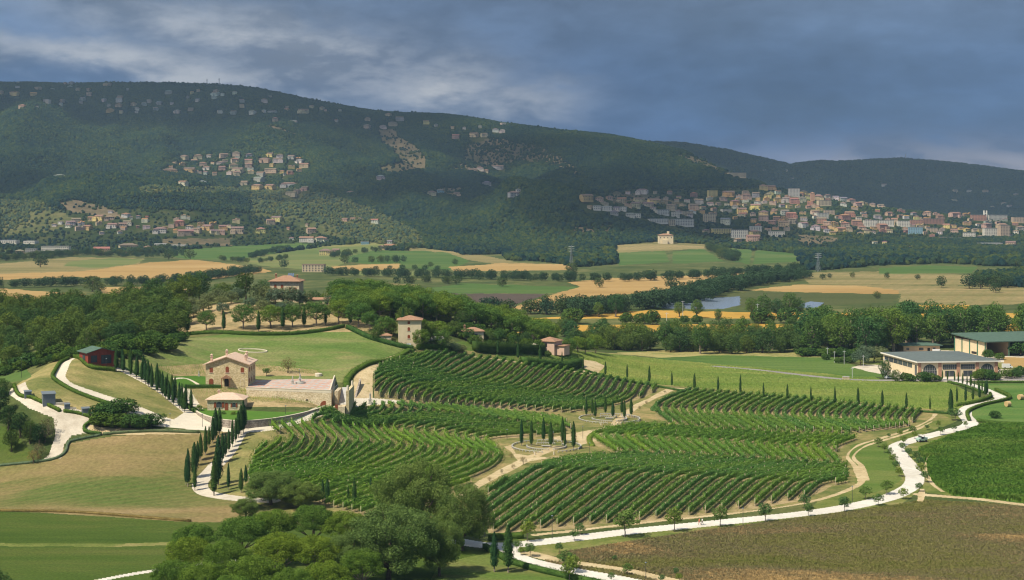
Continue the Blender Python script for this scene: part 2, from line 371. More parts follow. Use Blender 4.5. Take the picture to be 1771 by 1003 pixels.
ground_mat('rough_field', [(0.085,0.090,0.024),(0.135,0.115,0.046),(0.20,0.150,0.072)], 0.03, 0.18, 1.3, stretch=(-0.1, 0.3), fine_amt=0.5, bump=0.6, patch=((0.32,0.22,0.095), 0.030, 0.57))
ground_mat('maize_field', [(0.050,0.112,0.016),(0.078,0.15,0.024),(0.125,0.185,0.038)], 0.03, 0.3, 1.1, stripe=(1.2, 3.0, 0.3, (0.022,0.07,0.012)), fine_amt=0.4, bump=0.6)
ground_mat('hay_meadow', [(0.060,0.128,0.026),(0.09,0.16,0.036),(0.14,0.185,0.052)], 0.03, 0.12, 1.0, stretch=(0.0, 0.2))
ground_mat('alfalfa', [(0.055,0.11,0.024),(0.085,0.145,0.032),(0.12,0.17,0.045)], 0.02, 0.1, 0.8, stretch=(0.0, 0.2), stripe=(1.5, 8, 0.25, (0.05,0.10,0.022)))
ground_mat('ripe_strip', [(0.16,0.18,0.06),(0.30,0.26,0.10),(0.36,0.31,0.13)], 0.05, 0.3, 1.0)
ground_mat('vine_soil', [(0.14,0.15,0.048),(0.27,0.215,0.105),(0.40,0.30,0.17)], 0.06, 0.4, 2.0, fine_amt=0.3)
ground_mat('hill_soil', [(0.20,0.17,0.08),(0.32,0.24,0.12),(0.40,0.31,0.17)], 0.06, 0.3, 1.6)
ground_mat('track_dirt', [(0.36,0.28,0.15),(0.46,0.36,0.21),(0.52,0.42,0.26)], 0.1, 0.5, 2.0, fine_amt=0.15, patch=((0.18,0.18,0.06), 0.35, 0.60))
ground_mat('white_gravel', [(0.515,0.478,0.414),(0.589,0.552,0.488),(0.644,0.616,0.552)], 0.08, 0.6, 3.0, fine_amt=0.10)
ground_mat('grey_gravel', [(0.43,0.37,0.29),(0.52,0.46,0.37),(0.60,0.54,0.44)], 0.08, 0.4, 2.5, fine_amt=0.12)
ground_mat('cream_gravel', [(0.558,0.495,0.387),(0.630,0.567,0.459)], 0.08, 0.4, 2.5, fine_amt=0.1)
ground_mat('tarmac', [(0.22,0.20,0.19),(0.28,0.26,0.25)], 0.1, 0.6, 3.0, fine_amt=0.1)
ground_mat('wheat', [(0.302,0.194,0.072),(0.360,0.238,0.094),(0.396,0.274,0.122)], 0.006, 0.03, 0.2, fine_amt=0.1, stripe=(0.5, 18, 0.25, (0.36,0.23,0.09)), stretch=(0.15, 0.25))
ground_mat('golden_grain', [(0.369,0.214,0.041),(0.428,0.251,0.051),(0.457,0.281,0.067)], 0.008, 0.05, 0.3, fine_amt=0.1, stripe=(1.3, 10, 0.2, (0.42,0.24,0.05)))
ground_mat('stubble', [(0.135,0.126,0.045),(0.216,0.180,0.077),(0.297,0.225,0.108)], 0.01, 0.04, 0.3, stretch=(0.1, 0.2), stripe=(0.4, 14, 0.3, (0.16,0.16,0.06)))
ground_mat('ploughed', [(0.075,0.058,0.047),(0.095,0.073,0.058)], 0.01, 0.06, 0.4, stripe=(1.4, 10, 0.3, (0.06,0.046,0.036)))
ground_mat('green_crop', [(0.051,0.102,0.023),(0.072,0.127,0.031),(0.107,0.143,0.043)], 0.008, 0.04, 0.3, stretch=(0.1, 0.25), fine_amt=0.12)
ground_mat('pale_crop', [(0.10,0.14,0.04),(0.14,0.165,0.055),(0.20,0.19,0.07)], 0.006, 0.03, 0.3, stretch=(0.3, 0.25), fine_amt=0.12)
ground_mat('reed_field', [(0.06,0.075,0.025),(0.085,0.095,0.035)], 0.01, 0.05, 0.4, stretch=(0.0, 0.2))
ground_mat('forest_floor', [(0.018,0.032,0.010),(0.03,0.045,0.014),(0.06,0.065,0.022)], 0.004, 0.03, 0.2)
ground_mat('bare_slope', [(0.075,0.07,0.036),(0.12,0.095,0.055),(0.17,0.13,0.08)], 0.01, 0.05, 0.3)
ground_mat('olive_slope', [(0.045,0.062,0.022),(0.075,0.085,0.03),(0.13,0.12,0.05)], 0.008, 0.04, 0.3)
def water_mat():
    m, nt, b = new_mat('pond_water'); b.inputs['Base Color'].default_value = (0.20, 0.25, 0.33, 1); b.inputs['Roughness'].default_value = 0.22
    b.inputs['Specular IOR Level'].default_value = 0.5
    tc = nd(nt, 'ShaderNodeTexCoord'); bn = nd(nt, 'ShaderNodeBump'); bn.inputs['Strength'].default_value = 0.25
    nt.links.new(noise_n(nt, tc.outputs['Object'], 0.25, 3), bn.inputs['Height']); nt.links.new(bn.outputs[0], b.inputs['Normal'])
water_mat()

# block outlines of the vineyard (photo pixels on the ground)
VA = [(646,694),(646,650),(655,636),(700,622),(735,613),(780,613),(870,624),(1000,645),(1137,670),(1137,676),(1090,696),(1040,708),(985,714),(930,713),(820,706),(700,697)]
VB = [(466,742),(475,735),(520,732),(560,712),(620,702),(700,699),(820,708),(960,724),(985,736),(988,748),(960,754),(880,757),(838,762),(858,775),(866,792),(860,802),(828,825),(790,850),(690,890),(620,890),(540,870),(430,846),(424,830),(446,776),(500,760)]
VC = [(1026,768),(1022,757),(1050,745),(1130,736),(1300,748),(1478,752),(1479,760),(1445,780),(1464,806),(1466,822),(1468,836),(1440,840),(1420,852),(1385,866),(1300,882),(1180,898),(1060,912),(940,918),(846,922),(838,880),(845,848),(900,822),(950,803),(1010,794),(1075,790)]
VE = [(1136,722),(1130,708),(1150,690),(1190,675),(1220,676),(1400,692),(1590,709),(1592,718),(1572,738),(1530,744),(1478,750),(1300,746),(1160,736)]
REG = [ # name, material, outline in photo pixels, nearest and farthest distance
 ('field','wheat',[(-200,480),(0,474),(150,468),(250,455),(330,449),(450,462),(470,470),(380,481),(150,483),(0,488),(-200,490)],1100,2600),
 ('field','stubble',[(-200,458),(0,456),(120,445),(250,447),(240,456),(150,468),(0,474),(-200,478)],1100,2800),
 ('field','pale_crop',[(120,452),(200,446),(250,449),(235,456),(170,464),(110,460)],1100,2800),
 ('field','reed_field',[(-200,486),(0,484),(130,479),(190,481),(130,490),(-200,497)],1100,2600),
 ('field','wheat',[(-200,500),(0,499),(60,503),(150,508),(60,530),(-200,532)],900,1700),
 ('field','wheat',[(170,497),(300,495),(330,500),(290,507),(180,508)],900,1700),
 ('field','green_crop',[(300,433),(400,426),(520,420),(560,426),(480,437),(400,450),(330,448),(295,444)],1500,4200),
 ('field','pale_crop',[(560,426),(640,420),(700,425),(640,440),(560,468),(470,462),(400,451),(480,438)],1300,4200),
 ('field','green_crop',[(600,444),(650,433),(760,434),(800,443),(812,452),(775,468),(690,463),(640,457),(600,452)],1300,3200),
 ('field','stubble',[(650,431),(720,428),(830,440),(900,455),(880,460),(812,450),(770,436)],1300,3200),
 ('field','wheat',[(572,461),(640,457),(692,456),(690,465),(580,469)],1300,2600),
 ('field','wheat',[(776,462),(870,455),(985,457),(990,467),(785,469)],1300,2600),
 ('field','pale_crop',[(580,470),(750,470),(752,476),(600,476)],1300,2600),
 ('field','stubble',[(640,489),(725,492),(705,505),(660,500)],900,2000),
 ('field','green_crop',[(700,505),(800,490),(1003,496),(960,507),(700,508)],900,2000),
 ('field','ploughed',[(690,507),(950,508),(880,530),(800,550),(700,530)],900,1600),
 ('field','wheat',[(880,533),(960,508),(1003,496),(980,488),(1060,481),(1290,473),(1285,483),(1100,507),(1000,522),(930,538)],900,2200),
 ('field','golden_grain',[(890,553),(1000,545),(1120,537),(1400,541),(1900,541),(1900,550),(1400,551),(1110,550),(1000,552)],850,1300),
 ('field','golden_grain',[(890,575),(1000,562),(1300,560),(1900,561),(1900,575),(1300,575),(1000,574)],820,1100),
 ('field','golden_grain',[(1590,527),(1680,526),(1670,535),(1590,535)],900,1400),
 ('field','green_crop',[(1080,575),(1900,576),(1900,585),(1080,583)],760,1000),
 ('field','reed_field',[(1210,513),(1300,505),(1560,508),(1545,522),(1400,530),(1275,531)],900,1600),
 ('field','stubble',[(1290,502),(1400,490),(1600,494),(1900,495),(1900,523),(1640,528),(1555,522),(1560,508),(1400,506)],1000,1900),
 ('field','wheat',[(1290,502),(1380,492),(1500,495),(1555,502),(1555,508),(1400,506)],1000,1900),
 ('field','stubble',[(1380,472),(1520,469),(1680,475),(1900,490),(1900,496),(1400,491)],1300,2400),
 ('field','green_crop',[(1520,463),(1600,459),(1692,461),(1680,472),(1520,474)],1300,2400),
 ('field','stubble',[(1062,424),(1140,418),(1262,425),(1220,430),(1150,434),(1068,437)],1800,3300),
 ('field','green_crop',[(1066,437),(1150,434),(1158,453),(1070,459)],1600,3200),
 ('field','green_crop',[(1162,435),(1215,430),(1252,452),(1164,456)],1600,3200),
 ('field','green_crop',[(1250,428),(1302,432),(1296,457),(1268,452)],1600,3200),
 ('field','green_crop',[(1308,432),(1372,438),(1390,451),(1302,457)],1600,3200),
 ('pond','pond_water',[(1108,529),(1180,518),(1280,512),(1280,528),(1250,534),(1150,533)],900,1400),
 ('pond','pond_water',[(1372,531),(1400,521),(1425,524),(1412,533)],900,1400),
 ('meadow','meadow_grass',[(985,606),(1040,611),(1130,620),(1330,638),(1490,644),(1530,658),(1640,662),(1700,690),(1660,716),(1500,704),(1300,684),(1130,666),(1050,649),(1000,632)],540,800),
 ('field','alfalfa',[(1120,619),(1260,611),(1440,618),(1540,652),(1480,652),(1330,638)],560,800),
 ('field','ripe_strip',[(1050,611),(1150,606),(1300,608),(1430,611),(1445,618),(1260,614),(1140,618)],600,820),
 ('bare_ground','track_dirt',[(1008,622),(1030,626),(1046,634),(1032,648),(1010,644)],560,720),
 ('verge','green_verge',[(1430,612),(1500,630),(1560,655),(1900,655),(1900,600),(1500,600)],560,760),
 ('meadow','hay_meadow',[(1675,712),(1690,700),(1745,694),(1722,678),(1690,664),(1900,662),(1900,732),(1690,730)],480,640),
 ('field','maize_field',[(1588,778),(1640,757),(1700,738),(1900,730),(1900,880),(1771,870),(1640,856),(1612,832),(1600,800)],360,540),
 ('verge','green_verge',[(835,965),(1000,960),(1300,905),(1560,872),(1590,850),(1560,800),(1540,775),(1600,750),(1670,722),(1640,705),(1620,720),(1480,780),(1400,885),(950,930),(835,935)],300,620),
 ('verge','green_verge',[(1590,850),(1560,790),(1560,760),(1690,730),(1640,756),(1585,780),(1612,835),(1650,858)],330,560),
 ('field','rough_field',[(930,975),(985,955),(1060,942),(1300,908),(1560,873),(1600,867),(1771,876),(1950,885),(1950,1150),(1200,1150),(1100,1003),(1010,985)],215,400),
 ('verge','dry_verge',[(640,696),(985,700),(1130,664),(1610,708),(1640,722),(1560,742),(1480,790),(1480,840),(1400,870),(1000,925),(840,945),(600,940),(400,850),(440,770),(470,735),(560,708)],350,640),
 ('lawn','lawn_grass',[(1470,770),(1530,755),(1545,790),(1560,830),(1520,850),(1490,855),(1480,820),(1468,790)],380,470),
 ('field','dry_field',[(-200,800),(0,803),(88,797),(122,765),(200,753),(345,748),(425,745),(470,736),(450,775),(425,840),(410,862),(430,900),(330,904),(0,882),(-200,878)],340,470),
 ('bank','mound_grass',[(428,744),(478,738),(472,760),(446,775),(428,835),(420,862),(385,856),(365,840),(395,800)],370,450),
 ('lawn','park_lawn',[(-300,884),(0,884),(330,903),(470,905),(900,960),(760,1300),(-300,1300)],205,385),
 ('lawn','lawn_grass',[(760,975),(850,955),(890,962),(930,985),(1040,1010),(1100,1100),(700,1100)],205,330),
 ('bare_ground','green_verge',[(-200,938),(200,940),(300,937),(300,942),(200,945),(-200,943)],290,380),
 ('lawn','hill_lawn',[(215,612),(300,588),(400,577),(600,568),(690,600),(722,606),(690,616),(610,650),(600,660),(330,668),(250,650)],478,600),
 ('lawn','mound_grass',[(20,670),(110,615),(205,636),(330,712),(300,740),(160,720),(60,695)],405,500),
 ('lawn','hill_lawn',[(200,632),(240,612),(300,650),(335,690),(300,690)],440,540),
 ('vineyard_soil','hill_soil',[(268,634),(355,628),(440,630),(545,640),(560,650),(300,650)],478,560),
 ('vineyard_soil','hill_soil',[(312,669),(430,669),(580,684),(580,704),(330,704)],430,486),
 ('lawn','clipped_lawn',[(300,650),(360,650),(360,672),(310,672)],470,500),
 ('dry_slope','hill_soil',[(300,578),(315,548),(335,530),(400,522),(480,532),(600,542),(650,570),(600,574),(560,574),(420,576)],540,660),
 ('lawn','park_lawn',[(-200,735),(20,738),(62,790),(50,802),(-200,806)],380,440),
 ('meadow','green_crop',[(-200,618),(40,620),(55,655),(20,662),(-200,668)],480,600),
 ('garden','lawn_grass',[(715,600),(800,590),(960,600),(1000,612),(1000,640),(880,626),(780,612)],540,660),
 ('bare_ground','dry_verge',[(722,606),(780,603),(860,612),(860,620),(780,613)],540,640),
 ('courtyard','white_gravel',[(735,583),(766,581),(767,588),(735,590)],550,590),
 ('vineyard_soil','vine_soil',VA,440,660),('vineyard_soil','vine_soil',VB,340,560),('vineyard_soil','vine_soil',VC,335,560),('vineyard_soil','vine_soil',VE,440,640),
 ('bare_ground','track_dirt',[(872,772),(985,750),(1050,738),(1075,752),(1000,770),(960,792),(900,800)],420,540),
 ('bare_ground','dry_verge',[(885,770),(930,757),(1000,762),(1000,782),(950,792),(890,785)],420,540),
 ('path','track_dirt',[(604,704),(614,645),(650,624),(712,606),(724,611),(665,630),(646,648),(642,696)],455,580),
 ('path','cream_gravel',[(600,688),(640,688),(700,694),(700,698),(640,700),(600,706)],440,510),
 ('yard','grey_gravel',[(1470,634),(1500,630),(1771,640),(1900,640),(1900,657),(1640,659),(1570,658)],560,780),
 ('yard','grey_gravel',[(1555,610),(1620,606),(1900,612),(1900,628),(1700,626),(1640,622)],640,860),
 ('field','wheat',[(1735,618),(1900,620),(1900,636),(1735,634)],600,780),
 ('forecourt','grey_gravel',[(22,660),(40,655),(58,688),(160,714),(165,745),(125,752),(112,768),(106,792),(66,800),(85,786),(98,752),(94,722),(50,706),(15,682)],380,470),
 ('forecourt','cream_gravel',[(160,627),(200,627),(204,642),(170,640)],440,500),
 ('forecourt','cream_gravel',[(330,706),(420,718),(440,735),(430,748),(330,742),(240,735),(215,712),(240,712),(300,725)],415,462),
 ('bare_ground','track_dirt',[(150,735),(200,740),(345,744),(345,750),(200,752),(160,750)],408,440),
]
ROADS = [ # name, material, centre line in photo pixels, width (m)
 ('road','white_gravel',[(780,934),(840,943),(900,941),(1000,930),(1090,919),(1210,907),(1400,887),(1500,870),(1555,853),(1582,832),(1572,805),(1555,785),(1552,771),(1590,758),(1650,743),(1678,733),(1668,716),(1676,704),(1712,696),(1733,690),(1716,680),(1690,669),(1655,659),(1640,656)],5.3),
 ('road','white_gravel',[(880,948),(886,958),(915,970),(985,986),(1085,1004),(1180,1025)],4.6),
 ('road','white_gravel',[(1680,727),(1700,729),(1735,731)],3.5),
 ('road','tarmac',[(1240,634),(1320,641),(1460,656),(1560,658),(1645,657),(1771,656),(1900,655)],6.5),
 ('drive','cream_gravel',[(123,620),(106,637),(101,652),(118,665),(160,680),(205,695),(250,712),(290,727),(345,738),(425,743),(480,735),(540,716),(572,706)],4.6),
 ('drive','cream_gravel',[(212,640),(240,654),(270,670),(300,692),(325,712),(345,730)],3.6),
 ('drive','cream_gravel',[(318,672),(328,690),(345,712),(372,735)],4.0),
 ('drive','grey_gravel',[(418,742),(408,760),(392,785),(366,812),(347,835),(352,850),(380,858),(420,863),(470,866)],4.4),
 ('path','cream_gravel',[(388,738),(392,722),(389,708)],2.2),
 ('path','cream_gravel',[(300,655),(320,654),(335,660),(345,667)],1.6),
 ('path','white_gravel',[(140,1010),(190,1000),(240,991),(330,978),(420,968)],2.2),
 ('path','track_dirt',[(915,957),(960,968),(1010,976),(1080,987),(1150,1002),(1220,1016)],3.6),
 ('path','track_dirt',[(1590,855),(1640,859),(1700,864),(1771,873),(1850,880)],3.2),
 ('path','track_dirt',[(1595,846),(1592,870)],1.6),
 ('path','track_dirt',[(1160,673),(1130,688),(1100,703),(1075,722),(1060,738)],3.2),
 ('path','track_dirt',[(965,772),(925,788),(880,810),(828,838),(800,858)],3.6),
 ('path','track_dirt',[(925,925),(1000,917),(1100,905),(1300,884),(1400,868),(1465,848),(1492,830),(1484,806)],1.5),
 ('path','track_dirt',[(1488,832),(1478,806),(1466,788),(1485,770),(1530,756),(1575,742),(1608,726),(1618,716)],1.3),
 ('path','track_dirt',[(1500,830),(1490,806),(1476,790),(1496,772),(1536,759),(1582,744),(1612,729)],1.2),
 ('path','track_dirt',[(1130,668),(1200,674),(1400,692),(1600,711),(1645,713)],2.0),
 ('path','track_dirt',[(735,611),(800,614),(900,627),(1000,644),(1130,668)],1.6),
 ('path','track_dirt',[(1606,790),(1600,812),(1612,836),(1630,850)],1.2),
]
def build_ground():
    nR, nC = len(YR)-1, len(UC)-1
    yc = (YR[:-1]+YR[1:])/2; uc = (UC[:-1]+UC[1:])/2
    zc = (GZZ[:-1, :-1]+GZZ[1:, :-1]+GZZ[:-1, 1:]+GZZ[1:, 1:])/4
    px = CX+F*uc; py = HY+(CH-zc)/yc[:, None]*F; XC = uc[None, :]*yc[:, None]
    reg = np.full((nR, nC), -1, np.int32)
    jx = 3.0*fbm(XC/14.0, yc[:, None]/14.0, 5, 3); jy = 1.5*fbm(XC/14.0, yc[:, None]/14.0, 17, 3)
    items = []
    for k, (nm, mt, poly, y0, y1) in enumerate(REG):
        p = np.array(poly, float); c0, c1 = np.searchsorted(px, [p[:, 0].min()-4, p[:, 0].max()+4]); r0, r1 = np.searchsorted(yc, [y0, y1])
        if c1 <= c0 or r1 <= r0: continue
        sub = in_poly(px[None, c0:c1]+jx[r0:r1, c0:c1], py[r0:r1, c0:c1]+jy[r0:r1, c0:c1], poly)
        reg[r0:r1, c0:c1][sub] = k
        items.append((k, nm, mt))
    for k2, (nm, mt, pts, w) in enumerate(ROADS):
        k = len(REG)+k2; ln = gline(pts, 6)
        for a, b in zip(ln[:-1], ln[1:]):
            y0, y1 = sorted((a[1], b[1])); r0, r1 = np.searchsorted(yc, [y0-w, y1+w])
            us = [(q[0]+s*w)/q[1] for q in (a, b) for s in (-1, 1)]; c0, c1 = np.searchsorted(uc, [min(us), max(us)])
            if r1 <= r0 or c1 <= c0: continue
            X = XC[r0:r1, c0:c1]; Y = np.broadcast_to(yc[r0:r1, None], X.shape); d = b-a; L2 = max(d@d, 1e-6)
            t = np.clip(((X-a[0])*d[0]+(Y-a[1])*d[1])/L2, 0, 1)
            q = np.hypot(X-a[0]-t*d[0], Y-a[1]-t*d[1])
            reg[r0:r1, c0:c1][q < w/2 + 0.25*jx[r0:r1, c0:c1]*(0.35 if mt != 'track_dirt' else 0.8)] = k
        items.append((k, nm, mt))
    global REGMAP; REGMAP = reg
    V = np.stack([GXX, GYY, GZZ], -1).reshape(-1, 3); n1 = len(UC)
    allr = reg.ravel()
    def piece(idx, nm, mt):
        if not len(idx): return
        r = idx // nC; c = idx % nC; q = np.stack([r*n1+c, r*n1+c+1, (r+1)*n1+c+1, (r+1)*n1+c], 1)
        u, inv = np.unique(q, return_inverse=True)
        o = link(nm, mk_mesh(nm, V[u], [inv.reshape(-1, 4)], [MATS[mt]], smooth=True))
        o['kind'] = 'structure'; o['label'] = nm.replace('_', ' ') + ' of the valley floor seen from the hill'
    order = np.argsort(allr, kind='stable'); vals = allr[order]
    piece(order[vals == -1], 'terrain', 'scrub_ground')
    for k, nm, mt in items:
        a, b = np.searchsorted(vals, [k, k+1]); piece(order[a:b], nm, mt)
    return reg
# ------------------------------------------------------------------ vines
leaf_mat('vine_leaf_dark', (0.065,0.145,0.029), (0.145,0.250,0.052), 0.5, 0.12, 0.10)
leaf_mat('vine_leaf_bright', (0.070,0.155,0.022), (0.185,0.310,0.050), 0.5, 0.15, 0.10)
plain_mat('vine_post', (0.42,0.34,0.25), 0.85, 0.25, 3.0)
def quads_from(C, N, size, rng, asp=0.8):
    """Leaf-sized quads at centres C, facing N (jittered), returned as a vertex array of 4 per quad."""
    n = len(C)
    N = N/np.maximum(np.linalg.norm(N, axis=1, keepdims=True), 1e-6)
    a = rng.normal(size=(n, 3)); a -= N*np.sum(a*N, 1, keepdims=True); a /= np.maximum(np.linalg.norm(a, axis=1, keepdims=True), 1e-6)
    b = np.cross(N, a); s = (size*rng.uniform(0.65, 1.3, n))[:, None] if np.ndim(size) == 0 else (size*rng.uniform(0.65, 1.3, n))[:, None]
    a = a*s*0.5; b = b*s*0.5*asp
    k = rng.uniform(0.55, 1.0, (n, 4, 1))
    V = np.stack([C-a*k[:, 0]-b*0.3, C+b*k[:, 1], C+a*k[:, 2]+b*0.2, C-b*k[:, 3]], 1)
    return V.reshape(-1, 3)
def qidx(n, off=0): return (np.arange(n*4).reshape(n, 4)+off)
def hermite_rows(knots, ext):
    """World row through ground points (far ones last); at the turning points the row runs straight away from the eye."""
    P = np.array(knots); Y = P[:, 1]; X = P[:, 0]; n = len(P); sl = np.zeros(n)
    sec = (X[1:]-X[:-1])/np.maximum(Y[1:]-Y[:-1], 1.0)
    for i in range(n):
        if ext[i]: sl[i] = 0
        elif i == 0: sl[i] = sec[0]*(1.0 if len(ext) == 7 and not ext[1] else 1.15)
        elif i == 1 and not ext[1]: sl[i] = sec[0]*1.1
        elif i == n-1: sl[i] = sec[-1]*1.15
        else: sl[i] = (sec[i-1]+sec[i])/2
    xs, ys, sg = [], [], []
    for i in range(n-1):
        L = math.hypot(X[i+1]-X[i], Y[i+1]-Y[i]); m = max(4, int(L/0.9)); t = np.arange(m)/m; h = max(Y[i+1]-Y[i], 0.5)
        x = (2*t**3-3*t**2+1)*X[i] + (t**3-2*t**2+t)*h*sl[i] + (-2*t**3+3*t**2)*X[i+1] + (t**3-t**2)*h*sl[i+1]
        xs.append(x); ys.append(Y[i]+t*h); sg.append(np.full(m, i))
    return np.concatenate(xs), np.concatenate(ys), np.concatenate(sg)
def ip(x, tab): t = np.array(tab, float); return float(np.interp(x, t[:, 0], t[:, 1]))
def left_row(t):
    r1 = 489+18.7*t; l1 = 468.5+17.7*t; r2 = 632+16.3*t; l2 = 596+15*t; f = 736+14*t; tp = 798+13*t
    yr1 = ip(r1, [(489,759),(600,766),(700,771),(860,791),(960,800)])
    k = [(r1-260, yr1+106), (r1, yr1), (l1, ip(l1, [(468,735),(525,732),(650,741),(700,746),(760,750),(830,762),(900,768)])),
         (r2, ip(r2, [(560,697),(700,708),(792,719),(857,727),(985,746),(1060,752)])), (l2, ip(l2, [(560,688),(600,690),(713,697),(850,705),(980,714),(1040,716)])),
         (f, ip(f, [(640,622),(688,631),(740,645),(800,656),(857,667),(911,675),(945,681),(1022,694),(1100,700)])), (tp, ip(tp, [(650,632),(690,624),(738,611),(790,611),(870,623),(1000,645),(1137,669),(1200,676)]))]
    return k, [0, 1, 1, 1, 1, 0, 0], [0, 0, 1, 1, 2, 2]
def right_row(t):
    k0 = 935+28.5*t; m = 1060+22.2*t; r1 = 1250+18.2*t; l1 = 1217+18.9*t; r2 = 1282+16.5*t; l2 = 1240+15*t; tp = 1288+13.2*t
    k = [(k0, ip(k0, [(600,945),(846,924),(944,913),(1060,904),(1180,893),(1300,877),(1400,860),(1470,844),(1600,835)])),
         (m, ip(m, [(700,806),(850,813),(1060,821),(1340,838),(1460,843),(1600,840)])), (r1, ip(r1, [(960,784),(1073,787),(1176,790),(1262,794),(1463,806),(1600,812)])),
         (l1, ip(l1, [(900,748),(1040,757),(1248,768),(1350,779),(1440,780),(1600,780)])), (r2, ip(r2, [(1000,735),(1160,739),(1251,746),(1348,750),(1478,754),(1600,752)])),
         (l2, ip(l2, [(1080,706),(1129,711),(1260,721),(1400,728),(1568,737)])), (tp, ip(tp, [(1120,668),(1190,676),(1400,692),(1588,711),(1620,713)]))]
    return k, [0, 0, 1, 1, 1, 1, 0], [3, 3, 4, 4, 5, 5]
VZ = {0: ('bright','leafy bright green vine row in the lower lobe beside the cypress avenue','vine rows of the lobe beside the cypress avenue'),
      1: ('dark','curving dark green vine row in the middle lobe above the stone circle','vine rows of the middle lobe below the terrace'),
      2: ('dark','dark green vine row in the upper block below the pine garden hedges','vine rows of the upper block below the garden hedge'),
      3: ('dark','thick dark green vine row in the front block beside the white road','vine rows of the front block beside the white road'),
      4: ('bright','zigzag bright green vine row between the front block and the far block','vine rows of the bright block in the centre'),
      5: ('dark','slanting vine row in the far block below the long line of cypresses','vine rows of the far block below the line of cypresses')}
def build_vines():
    rng = np.random.default_rng(3); tot = 0; nrow = 0
    posts_t = [0, 0]
    for fam, ts, polys in ((left_row, np.arange(-8, 29), (VA, VB)), (right_row, np.arange(-18, 25), (VC, VE))):
        for t in ts:
            k, ext, zone = fam(float(t))
            P = []
            for x, y in k:
                g = G(x, y, 320, 720); P.append((g[0], g[1]))
            for i in range(1, len(P)):                       # keep the row running away from the eye
                if P[i][1] < P[i-1][1]+3: P[i] = (P[i][0], P[i-1][1]+3)
            x, y, sg = hermite_rows(P, ext)
            z = hz(x, y); px, py = to_px(x, y, z)
            inside = np.zeros(len(x), int)
            for i, pl in enumerate(polys): inside[in_poly(px, py, pl)] = i+1
            zn = np.array(zone)[sg]; key = inside*10+zn; key[inside == 0] = -1
            st = 0
            for i in range(1, len(x)+1):
                if i == len(x) or key[i] != key[st]:
                    if key[st] >= 0 and i-st >= 5:
                        e = min(i+1, len(x)) if (i < len(x) and key[i] >= 0) else i
                        tot += vine_run(x[st:e], y[st:e], z[st:e], int(zn[st]), rng); nrow += 1
                    st = i
    print('vine rows', nrow, 'metres', round(tot))
